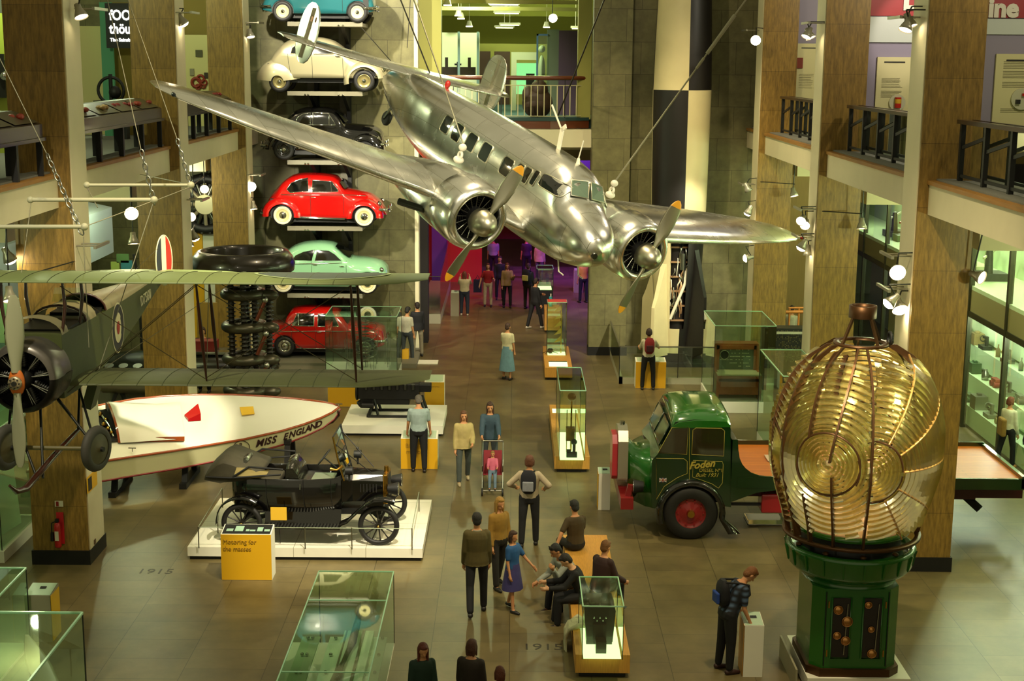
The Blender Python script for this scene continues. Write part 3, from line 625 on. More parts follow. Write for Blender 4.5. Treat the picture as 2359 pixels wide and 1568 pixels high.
    for w_, nm in ((wr, 'wheel'), (wl, 'wheel')):
        Mw = Matrix.Translation(w_) @ Matrix.Rotation(radians(62), 4, 'Z') @ Matrix.Rotation(pi / 2, 4, 'X')
        Mw = Matrix.Translation(w_) @ Matrix.Rotation(radians(-18), 4, 'Z') @ Matrix.Rotation(pi / 2, 4, 'Y')
        m = MB(TYRE); m.lathe([(.215, -.055), (.27, -.065), (.31, -.04), (.325, 0), (.31, .04), (.27, .065), (.215, .055)], 32, M=Mw); w = m.build('wheel', t)
        m = MB(mat('wheel_cover', '#4c4526', .6)); m.lathe([(.01, .09), (.06, .075), (.225, .045)], 28, M=Mw); m.lathe([(.01, -.09), (.225, -.045)], 28, M=Mw); m.cyl(Mw @ Vector((0, 0, -.12)), Mw @ Vector((0, 0, .12)), .035, n=10, m=DSTEEL); m.build('wheel_cover', w)
    m = MB(mat('axle_paint', '#5e562e', .5)); m.cyl(wl, wr, .032, n=10); m.build('axle', t)
    m = MB(DWOOD); foot = W(60, 1125, 18.4); rear = W(185, 985, 20.1)
    m.tube([W(22, 1118, 18.15), W(38, 1132, 18.25), foot, (foot + rear) / 2 + Vector((0, 0, .02)), rear], [.02, .04, .05, .045, .03], 8); m.build('landing_skid', t, label='varnished wooden landing skid with upturned toe')
    m = MB(DSTEEL)
    for a, b in (((.3, .75, -.4), wr), ((.3, 1.7, -.4), wr), ((.1, .6, -.45), foot + Vector((.1, .4, .03))), ((-.35, .6, -.4), foot + Vector((.06, .3, .03))), ((.3, .75, -.42), rear), ((.3, 1.8, -.4), rear + Vector((0, -.1, 0))), ((-.35, .75, -.4), wl)): m.cyl(a, b, .019, n=8)
    m.cyl(W(20, 1028, 19), W(230, 1040, 19.2), .0, n=3) if 0 else None
    m.build('undercarriage_struts', t)
    m = MB(KH); m.box((.42, 2.0, -.62), (.14, .3, .42), M=Matrix.Rotation(.3, 3, 'Y')); m.build('step_fairing', t)
    return t, H0
bip, H0 = biplane()
# spreader bars, chains and wires that hang it
for (a, b, la) in (((70, 460), (355, 460), 'grey spreader bar hanging above the biplane, middle of the three'), ((-60, 522), (195, 522), 'grey spreader bar hanging above the biplane, lowest and nearest the left edge'), ((200, 426), (440, 426), 'thin grey spreader bar hanging highest above the biplane')):
    Y = {460: 21, 522: 20.4, 426: 21.6}[a[1]]; p, q = atY(*a, Y), atY(*b, Y); m = MB(mat('bar_grey', '#a8a688', .5)); m.cyl(p, q, .03 if a[1] != 426 else .024, n=10)
    m.ell(p, .05); m.ell(q, .055); tag(m.build('spreader_bar', loc=p), la, 'bar', 'spreader bars above the biplane')
def chain(a, b, n, label):
    a, b = Vector(a), Vector(b); m = MB(STEEL); d = (b - a); L = d.length; u = d.normalized(); M0 = u.to_track_quat('Z', 'Y').to_matrix()
    for k in range(n):
        c = a + d * ((k + .5) / n); A = M0 @ Matrix.Rotation(pi / 2 * (k % 2), 3, 'Z') @ Matrix.Diagonal((.45, 1, 1)) @ Matrix.Rotation(pi / 2, 3, 'X') if 0 else None
        h = L / n * .62; pts = []
        e1 = M0 @ Vector((1, 0, 0)) if k % 2 else M0 @ Vector((0, 1, 0))
        for i in range(8): an = 2 * pi * i / 8; pts.append(c + u * (h * cos(an)) + e1 * (h * .5 * sin(an)))
        m.tube(pts, .011, 5, closed=True)
    tag(m.build('chain', loc=a), label, 'chain', None)
chain(atY(108, 355, 21), atY(190, 540, 20.4), 12, 'steel chain between leftmost cable and lowest spreader bar')
chain(atY(325, 345, 21), atY(356, 470, 21), 8, 'steel chain above the end of the middle spreader bar')
chain(atY(408, 320, 21.6), atY(440, 430, 21.6), 8, 'steel chain above the end of the highest spreader bar')
for a, b, la in (((108, 355, 21), (-20, 95, 21), 'thin cable slanting up out at the left edge from the chain'), ((325, 345, 21), (243, -20, 21), 'thin cable rising past the food sign'), ((408, 320, 21.6), (288, -20, 21.6), 'thin cable rising across the second left pillar'),
                 ((192, 545, 20.4), (205, 800, 20.2), 'thin vertical wire from lowest spreader bar to the biplane fuselage'), ((352, 470, 21), (228, 850, 20.2), 'thin slanted wire from middle spreader bar down to the biplane nose'), ((72, 465, 21), (48, 640, 20.2), 'thin wire from left end of the middle spreader bar to wing'),
                 ((355, 462, 21), (200, 520, 20.4), 'thin wire joining middle and lowest spreader bars'), ((440, 430, 21.6), (358, 462, 21), 'thin wire joining highest and middle spreader bars'), ((440, 425, 21.6), (302, 397, 33.3), 'thin stay wire from highest bar to the gallery fascia'), ((200, 430, 21.6), (225, 478, 21.2), 'short hanging wire with hook below highest spreader bar')):
    cable(atY(*a), atY(*b), .007, la)
# ================================================================ THE TOWER OF CARS ON THE BACK WALL
CARW = mat('car_glass', '#0b0e0b', .05, coat=1., spec=.8); SEAM = mat('door_seam', '#0a0705', .6); WWALL = mat('whitewall', '#cfc8ad', .5); IVORY = mat('ivory_wheel', '#c9bb84', .4)
YS = 43.2; PXM = 3262 / YS
def sst(a, b, x): t = max(0, min(1, (x - a) / (b - a))); return t * t * (3 - 2 * t)
def wheel(parent, c, r, w, rim, style, name='wheel', face=-1):
    M = Matrix.Translation(c) @ Matrix.Rotation(pi / 2, 4, 'X')
    m = MB(RUBBER); k = r
    m.lathe([(.62 * k, -w / 2 * .8), (.75 * k, -w / 2), (.93 * k, -w / 2 * .95), (k, -w / 2 * .6), (k, w / 2 * .6), (.93 * k, w / 2 * .95), (.75 * k, w / 2), (.62 * k, w / 2 * .8)], 32, M=M)
    o = m.build(name, parent)
    q = MB(rim); q.lathe([(.01, w / 2 * .55), (.3 * k, w / 2 * .6), (.45 * k, w / 2 * .5), (.55 * k, w / 2 * .75), (.63 * k, w / 2 * .95), (.64 * k, w / 2 * .7)], 28, M=M); q.lathe([(.01, -w / 2 * .5), (.63 * k, -w / 2 * .7)], 24, M=M); q.build('rim', o)
    if style in ('ww', 'wwc'):
        q = MB(WWALL); q.lathe([(.62 * k, w / 2 * .9), (.70 * k, w / 2 * 1.05), (.84 * k, w / 2 * 1.03)], 32, M=M); q.build('white_band', o)
    q = MB(CHROME); q.lathe([(.01, w / 2 * 1.12), (.2 * k, w / 2 * 1.02), (.33 * k, w / 2 * .82), (.36 * k, w / 2 * .6)] if style != 'small' else [(.01, w / 2 * .95), (.12 * k, w / 2 * .9), (.2 * k, w / 2 * .6)], 20, M=M); q.build('hub_cap', o)
    if style == 'wwc' or style == 'full': q = MB(CHROME); q.torus(M @ Vector((0, 0, w / 2 * .9)), .52 * k, .02, n=28, k=6, M=Matrix.Rotation(pi / 2, 3, 'X')); q.build('trim_ring', o)
    return o
def make_car(name, label, x0, base, spec, Yn=YS):
    """spec in photo pixels; x0 = pixel of the local origin, base = pixel row of the wheel bottoms"""
    W = spec.get('W', .78); s = PXM
    O = atY(x0, base, Yn); O.y = Yn + W
    t = thing(name, label, 'car', O)
    Q = lambda px, py: ((px - x0) / s, (base - py) / s + .0)
    out = [Q(*p) for p in spec['top']]
    for i in range(1, len(out)):
        if out[i][0] <= out[i - 1][0] + .002: out[i] = (out[i - 1][0] + .008, out[i][1])
    xa, xb = out[0][0], out[-1][0]
    belt = (base - spec['belt']) / s; sill = (base - spec['sill']) / s; c0, c1 = [(p - x0) / s for p in spec['cabin']]
    wh = [Q(px, py) for px, py in spec['wheels']]; wr = spec['wr'] / s; ra = wr * spec.get('arch', 1.15)
    zt = lambda x: smooth_interp(x, out)
    def zb(x):
        z = sill + spec.get('rise', .12) * (max(0, (x - wh[1][0]) / (xb - wh[1][0])) ** 2 + max(0, (wh[0][0] - x) / (wh[0][0] - xa)) ** 2)
        for wx, wz in wh:
            d = abs(x - wx)
            if d < ra and not spec.get('spat', {}).get(wx > 0): z = max(z, wz + sqrt(ra * ra - d * d))
        return min(z, zt(x) - .04)
    def wplan(x):
        u = (x - (xa + xb) / 2) / ((xb - xa) / 2); return W * (1 - spec.get('taper', .22) * abs(u) ** 3.2) * (spec.get('nar', 1.) if 1 else 1)
    def hw(x, z):
        T = zt(x); wc = sst(c0 - .15, c0 + .3, x) * (1 - sst(c1 - .3, c1 + .25, x)); w = wplan(x)
        zs = min(belt, T - .30 * (1 - wc) - .12); 
        if T - zs < .05: zs = T - .05
        if z <= zs: return w * (1 - .06 * ((zs - z) / max(zs, .1)) ** 2)
        q = min(1, (z - zs) / (T - zs)); a = (1 - q ** spec.get('bn', 2.4)) ** (1 / spec.get('bn', 2.4)); b = (1 - .20 * q) * (1 - q ** 6) ** (1 / 3.2)
        return w * (a * (1 - wc) + b * wc)
    xs = sorted(set([xa + (xb - xa) * i / 60 for i in range(61)] + [wx + ra * q for wx, _ in wh for q in (-1.001, -.98, -.9, -.7, .7, .9, .98, 1.001)]))
    m = MB(spec['mat']); R = []
    for x in xs:
        b, T = zb(x), zt(x); L = []
        for k in range(15):
            q = k / 14; q = 1 - (1 - q) ** 1.6; z = b + (T - b) * q; L.append((x, -hw(x, z), z))
        R.append(L + [(x, -y, z) for x, y, z in L[::-1]])
    m.rings(R, smooth=True); body = m.build('body', t)
    m = MB(BLACKP); m.bb((wh[0][0] - .1, -W * .75, sill - .14), (wh[1][0] + .1, W * .75, sill + .1)); 
    for wx, wz in wh: m.bb((wx - ra, -W * .9, sill), (wx + ra, W * .9, zt(wx) * .5 + .15))
    m.build('underbody', t)
    def pt(px, py, e=.006): x, z = Q(px, py); return Vector((x, -hw(x, z) - e, z))
    def patch(nm, poly, mm, e=.006, rim=None, rr=.012, par=body):
        P = []; n = len(poly)
        for i in range(n):
            a, b = poly[i], poly[(i + 1) % n]
            for k in range(3): P.append((a[0] + (b[0] - a[0]) * k / 3, a[1] + (b[1] - a[1]) * k / 3))
        cx_, cy_ = sum(p[0] for p in P) / len(P), sum(p[1] for p in P) / len(P); V = [pt(cx_, cy_, e)]; N = len(P)
        for f in (.4, .75, 1): V += [pt(cx_ + (p[0] - cx_) * f, cy_ + (p[1] - cy_) * f, e) for p in P]
        F = [(0, 1 + i, 1 + (i + 1) % N) for i in range(N)]
        for r_ in range(2): F += [(1 + r_ * N + i, 1 + (r_ + 1) * N + i, 1 + (r_ + 1) * N + (i + 1) % N, 1 + r_ * N + (i + 1) % N) for i in range(N)]
        q = MB(mm); q.add(V, F, smooth=True); o = q.build(nm, par, flip=False)
        if rim: q = MB(rim); q.tube([pt(*p, e) for p in P], rr, 5, closed=True); q.build('window_frame', o)
        return o
    for w in spec.get('windows', []): patch('window', w, CARW, .006, spec.get('wrim', CHROME), spec.get('wrr', .012))
    for l in spec.get('seams', []):
        q = MB(SEAM); P = []
        for a, b in zip(l, l[1:]): P += [(a[0] + (b[0] - a[0]) * k / 5, a[1] + (b[1] - a[1]) * k / 5) for k in range(5)]
        q.tube([pt(*p, .0) for p in P + [l[-1]]], .006, 4); q.build('door_line', body)
    for l in spec.get('chrome', []):
        q = MB(CHROME); P = []
        for a, b in zip(l[:-1], l[1:]): P += [(a[0] + (b[0] - a[0]) * k / 6, a[1] + (b[1] - a[1]) * k / 6) for k in range(6)]
        q.tube([pt(*p, .008) for p in P + [l[-1]]], spec.get('crr', .014), 6); q.build('trim_line', body)
    for p in spec.get('handles', []): a = pt(*p, .03); q = MB(CHROME); q.tube([a + Vector((-.07, .03, 0)), a + Vector((-.05, 0, 0)), a + Vector((.06, 0, 0))], .014, 6); q.build('door_handle', body)
    # windscreens front and rear, seen from the side and above
    for nm, (p0, p1) in spec.get('screens', {}).items():
        (xA, zA), (xB, zB) = Q(*p0), Q(*p1); q = MB(CARW); V = []
        for f in range(5):
            x = xA + (xB - xA) * f / 4; z = zt(x) + .008
            for g in range(9): y = (-1 + g / 4) * W * (.82 - .10 * f / 4); zz = z - .05 * abs(y / W) ** 2.5 ; V.append((x + .02 * (1 if xB > xA else -1), y, zz + .012))
        q.add(V, [(f * 9 + g, (f + 1) * 9 + g, (f + 1) * 9 + g + 1, f * 9 + g + 1) for f in range(4) for g in range(8)], smooth=True); q.build(nm, body, flip=False)
    for k, (wx, wz) in enumerate(wh):
        for s_ in (-1, 1): wheel(t, Vector((wx, s_ * (W - .11), wz)), wr, .17, spec.get('rim', CHROME), spec.get('wstyle', 'ww') if s_ < 0 else 'small') if s_ < 0 else wheel(t, Vector((wx, W - .11, wz)), wr, .17, spec.get('rim', CHROME), 'small')
    for f in spec.get('fenders', []):
        wx, wz = wh[f['w']]; q = MB(spec['mat']); R = []; N = 18
        for i in range(N + 1):
            a = radians(f['a0'] + (f['a1'] - f['a0']) * i / N); e_ = f.get('e', 1.); L = []
            for k in range(8):
                u = pi / 2 * k / 7; r = (f['ri'] + (f['ro'] - f['ri']) * sin(u)) / s; y = -(W + f.get('out', .1)) + (f.get('d', .3)) * (1 - cos(u))
                L.append((wx + r * cos(a) * e_ + f.get('dx', 0) / s, y, wz + r * sin(a)))
            R.append(L)
        q.rings(R, smooth=True, closed=False, cap=(0, 0)); o = q.build('fender', t, flip=False)
    for s_, (px, py), L in spec.get('bumpers', []):
        x, z = Q(px, py); q = MB(CHROME); q.tube([(x - s_ * .35, -W * .95, z), (x - s_ * .06, -W * .88, z), (x, -W * .5, z), (x + s_ * .02, 0, z), (x, W * .5, z), (x - s_ * .06, W * .88, z)], .045, 8)
        for y in (-.3, .3): q.cyl((x, y, z - .08), (x, y, z + .1), .03, n=8)
        q.build('bumper', t)
    for px, py, r in spec.get('lamps', []):
        x, z = Q(px, py)
        for y in (-1, 1): q = MB(CHROME); q.ell((x, y * W * .74, z), (.07, r / s, r / s), n=14); q.build('headlamp', body)
    return t
gloss = lambda n, c, r=.14: mat(n, c, r, coat=1., spec=.6)
make_car('vintage_car', 'red rounded vintage car with white-walled tyres, on the wall tower', 745, 522, dict(
    mat=gloss('red_paint', '#b40f0c'), W=.76, wheels=[(652, 497), (838, 499)], wr=24.5, arch=1.12, belt=446, sill=503, cabin=(640, 800), taper=.30, bn=2.1,
    top=[(604, 492), (608, 476), (620, 455), (636, 436), (655, 418), (675, 407), (700, 403), (735, 404), (765, 408), (780, 418), (792, 436), (810, 440), (845, 447), (868, 462), (880, 478), (887, 495)],
    windows=[[(662, 438), (672, 424), (690, 416), (710, 412), (712, 441), (670, 445)], [(721, 417), (765, 420), (779, 438), (780, 442), (721, 443)]],
    seams=[[(716, 412), (716, 446), (717, 480), (716, 500)], [(790, 444), (792, 470), (792, 495)]], chrome=[[(650, 450), (716, 450), (790, 449), (840, 453)], [(762, 420), (765, 443)], [(688, 500), (794, 503)], [(688, 502), (794, 505)]], handles=[(724, 455)],
    screens={'windscreen': ((782, 424), (795, 438))}, wstyle='ww', rim=IVORY, bumpers=[(1, (893, 483), 0), (-1, (598, 492), 0)], lamps=[(872, 470, 6)],
    fenders=[dict(w=0, ri=26, ro=42, a0=-8, a1=185, out=.06, d=.25, e=1.12, dx=-2), dict(w=1, ri=26, ro=40, a0=-5, a1=188, out=.06, d=.28, e=1.1)]))
make_car('vintage_car', 'silver-cream corrugated-bonnet vintage car with half-covered rear wheels, high on the wall', 740, 212, dict(
    mat=mat('silver_paint', '#b9b08e', .3, .5, coat=.5), W=.72, wheels=[(646, 190), (836, 187)], wr=23.5, arch=1.1, belt=128, sill=181, cabin=(650, 800), taper=.2, bn=2.6,
    top=[(597, 176), (604, 165), (620, 143), (638, 118), (655, 103), (675, 94), (700, 90), (735, 91), (762, 97), (782, 110), (800, 127), (830, 136), (860, 148), (882, 168), (886, 184)],
    windows=[[(673, 128), (676, 115), (686, 108), (716, 107), (716, 128)], [(725, 107), (755, 108), (770, 128), (725, 129)]], wrim=mat('silver_paint', '#b4a377'), seams=[[(666, 128), (668, 150), (674, 181)], [(669, 126), (676, 110)], [(720, 105), (721, 181)], [(789, 130), (790, 180)]],
    handles=[(779, 133)], wstyle='small', rim=mat('gold_rim', '#8d8254', .3, .6), bumpers=[(1, (886, 178), 0)], lamps=[(880, 160, 7)],
    fenders=[dict(w=0, ri=14, ro=50, a0=8, a1=175, out=.02, d=.2, e=1.0, dx=-4), dict(w=1, ri=31, ro=44, a0=10, a1=192, out=.08, d=.3, e=1.08)]))
make_car('vintage_car', 'black rounded vintage saloon on the wall behind the airliner wing', 742, 371, dict(
    mat=gloss('black_car_paint', '#050505', .1), W=.76, wheels=[(655, 346), (838, 348)], wr=23.5, arch=1.1, belt=290, sill=347, cabin=(665, 795), taper=.25, bn=2.3,
    top=[(602, 345), (606, 330), (625, 310), (650, 293), (662, 272), (680, 258), (705, 252), (745, 251), (768, 256), (782, 270), (794, 286), (815, 288), (850, 291), (872, 302), (879, 320), (880, 338)],
    windows=[[(683, 290), (687, 274), (700, 266), (716, 263), (717, 290)], [(722, 263), (757, 264), (774, 290), (722, 290)]], seams=[[(719, 262), (719, 345)], [(782, 290), (784, 340)]], chrome=[[(688, 343), (735, 345)], [(740, 264), (759, 265), (759, 290)]],
    wstyle='small', rim=BLACKG, bumpers=[(1, (884, 333), 0), (-1, (600, 337), 0)], lamps=[(868, 322, 8)], screens={'windscreen': ((772, 262), (792, 284))},
    fenders=[dict(w=1, ri=25, ro=42, a0=0, a1=190, out=.04, d=.28, e=1.1), dict(w=0, ri=25, ro=40, a0=20, a1=180, out=.03, d=.25, e=1.1)]))
make_car('vintage_car', 'pale green streamlined vintage car on the wall above the lower aeroplane wing', 750, 678, dict(
    mat=gloss('pale_green_paint', '#7fae86'), W=.78, wheels=[(652, 653), (846, 653)], wr=24.5, arch=1.1, belt=604, sill=660, cabin=(655, 800), taper=.24, bn=2.2,
    top=[(618, 640), (622, 620), (638, 600), (655, 583), (675, 570), (700, 562), (735, 559), (762, 562), (778, 572), (795, 588), (812, 595), (845, 598), (872, 604), (888, 616), (893, 635), (893, 650)],
    windows=[[(672, 600), (682, 588), (700, 580), (726, 575), (720, 601)], [(731, 576), (758, 577), (772, 585), (788, 600), (726, 601)]], seams=[[(719, 602), (719, 655)], [(798, 600), (799, 655)]], wrim=mat('pale_green_paint', '#7fae86'), chrome=[[(676, 608), (800, 604)]], handles=[(727, 609), (789, 612)],
    wstyle='ww', rim=IVORY, bumpers=[(1, (897, 648), 0)], lamps=[(878, 622, 6)], screens={'windscreen': ((772, 565), (805, 590))}))
make_car('vintage_car', 'teal-blue vintage car with cream wheels at the very top of the wall tower', 737, 52, dict(
    mat=gloss('teal_paint', '#1f5a60'), W=.76, wheels=[(654, 28), (820, 29)], wr=22.5, arch=1.1, belt=-30, sill=32, cabin=(650, 790), taper=.2, bn=2.3,
    top=[(604, 25), (608, 0), (625, -20), (650, -40), (670, -62), (700, -70), (740, -70), (770, -60), (790, -36), (820, -30), (845, -18), (856, 0), (858, 22)],
    windows=[[(668, -32), (680, -55), (716, -60), (716, -32)], [(724, -60), (755, -58), (772, -32), (724, -32)]], seams=[[(720, -30), (720, 30)], [(786, -28), (788, 28)]], wstyle='small', rim=IVORY, bumpers=[(1, (860, 20), 0), (-1, (602, 18), 0)]))
make_car('vintage_car', 'bright red four-door saloon standing at the foot of the car tower', 750, 821, dict(
    mat=gloss('red_saloon_paint', '#a80f0a'), W=.78, wheels=[(655, 798), (842, 800)], wr=23, arch=1.12, belt=750, sill=803, cabin=(655, 800), taper=.15, bn=3.2,
    top=[(604, 790), (606, 762), (614, 750), (640, 748), (652, 742), (662, 722), (674, 713), (700, 710), (755, 710), (775, 713), (788, 727), (803, 747), (830, 750), (865, 754), (882, 762), (886, 785)],
    windows=[[(673, 749), (684, 722), (724, 722), (724, 749)], [(733, 722), (768, 722), (782, 749), (733, 750)]], seams=[[(671, 752), (672, 780), (682, 800)], [(728, 720), (728, 803)], [(798, 752), (800, 800)]],
    chrome=[[(618, 764), (735, 761), (870, 762)], [(684, 802), (790, 803)], [(687, 724), (688, 748)]], handles=[(679, 762), (737, 763)], wstyle='full', rim=CHROME, bumpers=[(1, (890, 785), 0), (-1, (600, 788), 0)], screens={'rear_window': ((650, 744), (664, 722)), 'windscreen': ((782, 717), (800, 742))}))
t = thing('car_rack', 'tall dark steel rack that carries the column of cars', 'rack', (-5.4, 44.9, 0))
GREYS = mat('shelf_grey', '#77725e', .5)
for px in (733, 806):
    x = atY(px, 400, 44.95).x; m = MB(BLACKP); m.bb((x - .06, 44.85, 0), (x + .06, 45.15, 15)); m.bb((x - .3, 45.05, 0), (x - .06, 45.15, 15), GREYS); m.build('post', t, world=True)
for by in (52, 212, 371, 523, 678):
    z = atY(750, by, 43.3).z; m = MB(GREYS); a = atY(662, by, 43.3).x; b = atY(835, by, 43.3).x; m.bb((a, 43.30, z - .11), (b, 44.9, z - .01)); m.bb((a, 43.30, z - .02), (b, 43.36, z + .02))
    s_ = m.build('shelf', t, world=True)
    for px in (733, 806):
        q = MB(BLACKP); x = atY(px, 400, 44.95).x; q.prism([(43.5, z - .11), (44.95, z - .11), (44.95, z - .65)], lambda u, v, d: (x + d, u, v), -.05, .05); q.build('bracket', s_, world=True)
    q = MB(CHROME)
    for px in (703, 710, 780, 790): x = atY(px, by, 43.3).x; q.ell((x, 43.28, z - .08), .03, n=8)
    q.build('bolts', s_, world=True)
m = MB(mat('platform_grey', '#6e6a58', .6)); m.bb((-7.7, 42.6, 0), (-2.9, 45.1, .14)); m.bb((-7.0, 41.9, 0), (-3.4, 42.6, .06))
tag(m.build('platform', loc=(-6, 43, 0)), 'low grey stepped platform under the red saloon', 'platform')
# ================================================================ GENERATOR WITH BLACK RINGS
BR = mat('black_ring', '#1c1811', .28, .3, coat=.3); GR = mat('grey_ring', '#3e3b2b', .35, .5); t = thing('generator', 'tall black high-voltage generator with huge hollow ring on top', 'generator', (-6.7, 35.3, 0))
zt_ = 4.25; m = MB(BR); R = []; prof = [(.97, .27), (1.02, .30), (1.12, .27), (1.24, .12), (1.29, -.04), (1.26, -.2), (1.1, -.32), (.6, -.38), (.02, -.40)]
inn = [(.97, .27), (.93, .2), (.93, -.1), (.85, -.25), (.02, -.28)]
m.lathe([(r, zt_ + z) for r, z in prof], 48); m.lathe([(r, zt_ + z) for r, z in inn], 48); m.build('top_ring', t)
for z in (3.45, 2.63, 1.81, 1.0):
    m = MB(GR); m.torus((0, 0, z), .44, .15, n=36, k=12, rz=.13); m.cyl((0, 0, z - .05), (0, 0, z + .05), .44, n=28); m.build('grading_ring', t)
    m = MB(GR); m.ell((.62, -.1, z - .02), (.27, .2, .15), n=18); m.build('electrode', t)
for x, y in ((-.28, -.25), (.05, -.35), (.30, -.22), (0, .3), (.62, -.05)):
    m = MB(BR); P = []
    z = .02
    while z < 3.85: P += [(.075, z), (.075, z + .05), (.125, z + .07), (.075, z + .09)]; z += .105
    m.lathe(P, 14, M=Matrix.Translation((x, y, 0))); m.build('insulator_column', t)
for z in (1.2, 2.0, 2.85):
    m = MB(mat('copper_brown', '#5d2a14', .4, .6)); m.cyl((.38, -.5, z), (.60, -.45, z + .5), .05, n=10); m.ell((.6, -.45, z + .52), .08, STEEL); m.build('resistor', t)
# ================================================================ DARK STREAMLINED CAR behind the second pillar
t = thing('record_car', 'long dark streamlined record car behind the second left pillar', 'car', (-8.7, 38.0, 0))
m = MB(mat('dark_body', '#1a1915', .25, coat=.8)); R = []
for x, w, zc, h in ((-3.0, .05, .95, .06), (-2.7, .35, .95, .3), (-1.8, .55, .98, .42), (-.5, .62, 1.02, .48), (1.0, .62, 1.05, .48), (2.0, .5, 1.05, .4), (2.35, .2, 1.05, .2), (2.4, .02, 1.05, .02)): R.append([(x, w * cos(2 * pi * j / 24), zc + h * sin(2 * pi * j / 24)) for j in range(24)])
m.rings(R); m.build('body', t)
m = MB(CHROME); m.bb((-.2, -.5, 1.43), (1.6, .2, 1.50)); m.build('deck_trim', t); m = MB(mat('seat_red', '#7c1613', .4)); m.bb((.0, -.3, 1.45), (.75, .1, 1.75)); m.build('seat', t)
for x in (-1.9, 1.5):
    for y in (-.62, .62): wheel(t, Vector((x, y, .36)), .36, .16, CHROME, 'small')
# aero engine on its stand, left, seen between the wing and the boat
t = thing('aero_engine', 'silver-grey aero engine on a stand behind the speedboat deck', 'engine', (-9.2, 35.6, 0))
m = MB(STEEL); m.cyl((-1.2, 0, 1.05), (.9, 0, 1.05), .24, .3, 18); m.cyl((-1.2, .35, 1.2), (.6, .35, 1.2), .12, n=12); m.cyl((.9, 0, 1.05), (1.2, 0, 1.05), .3, .1, 18); m.build('crankcase', t)
for i in range(6): m = MB(DSTEEL); m.cyl((-1.0 + i * .36, 0, 1.2), (-1.0 + i * .36, -.12, 1.55), .12, n=12); m.build('cylinder', t)
for x in (-.8, .9): m = MB(DSTEEL); m.bar((x - .4, -.2, 0), (x, 0, 1.0), .08, .08); m.bar((x + .4, -.2, 0), (x, 0, 1.0), .08, .08); m.build('trestle', t)
m = MB(mat('bright_engine', '#cfc2a2', .3, .6)); m.cyl((-.9, 0, .5), (.3, 0, .5), .25, .16, 14); m.box((.5, 0, .5), (.5, .3, .3)); 
for i in range(6): m.cyl((-.7 + i * .2, -.2, .5), (-.7 + i * .2, -.2, .85), .06, n=8)
m.bb((-1.0, -.3, -.4), (.9, .3, .28), GREYS); tag(m.build('engine_casting', loc=(0, 0, 0)), 'bright pale engine casting lit beside the second left pillar', 'engine'); bpy.data.objects['engine_casting'].location = (-9.85, 36.45, .4)
# ================================================================ GLASS CASES
def glass_case(name, label, x0, x1, y0, y1, z0, z1, base=None, bmat=WHITEP, g=GLASS, edge=.018, group=None, top=True, basez=0., inset=.0):
    t = thing(name, label, 'case', ((x0 + x1) / 2, (y0 + y1) / 2, 0), group=group)
    if base: m = MB(bmat); m.bb((x0 - inset, y0 - inset, basez), (x1 + inset, y1 + inset, z0)); m.build('plinth', t, world=True)
    for a, b in (((x0, y0), (x1, y0)), ((x1, y0), (x1, y1)), ((x1, y1), (x0, y1)), ((x0, y1), (x0, y0))):
        m = MB(g); m.add([(a[0], a[1], z0 + .005), (b[0], b[1], z0 + .005), (b[0], b[1], z1 - .005), (a[0], a[1], z1 - .005)], [(0, 1, 2, 3)]); m.build('glass_pane', t, world=True, flip=False)
    if top: m = MB(g); m.add([(x0, y0, z1), (x1, y0, z1), (x1, y1, z1), (x0, y1, z1)], [(0, 1, 2, 3)]); m.build('top_pane', t, world=True, flip=False)
    m = MB(EDGE); c = [(x0, y0), (x1, y0), (x1, y1), (x0, y1)]
    for i in range(4):
        a, b = c[i], c[(i + 1) % 4]; m.bar((a[0], a[1], z1), (b[0], b[1], z1), edge, edge); m.bar((a[0], a[1], z0), (a[0], a[1], z1), edge * .6, edge * .6, DSTEEL)
    m.build('glass_edges', t, world=True); return t
t = glass_case('glass_case', 'large glass case with spindly molecular model before the red saloon', -5.35, -3.3, 40.3, 42.0, .32, 2.0, True)
m = MB(STEEL); random.seed(3); pts = [Vector((-4.3 + .35 * cos(k * .6), 41.2 + .35 * sin(k * .6), .5 + k * .05)) for k in range(27)]
for a, b in zip(pts, pts[1:]): m.cyl(a, b, .009, n=5)
for k in range(0, 27, 2): c = Vector((-4.3, 41.2, pts[k].z)); m.cyl(pts[k], 2 * c - pts[k], .007, n=5); m.box(c, (.2, .2, .005), rz=k)
for a, b in zip(pts, pts[1:]): m.cyl((-8.6 - a.x, 82.4 - a.y, a.z), (-8.6 - b.x, 82.4 - b.y, b.z), .009, n=5)
for k in range(22): p = Vector((-4.9 + random.random() * 1.3, 40.7 + random.random() * .9, .35)); m.cyl(p, p + Vector((random.uniform(-.1, .1), random.uniform(-.1, .1), random.uniform(.5, 1.3))), .005, n=4)
m.cyl((-4.3, 41.2, .33), (-4.3, 41.2, 1.85), .012, n=6); tag(m.build('molecular_model', loc=(-4.3, 41.2, .33)), 'spindly wire molecular model inside the large glass case', 'model')
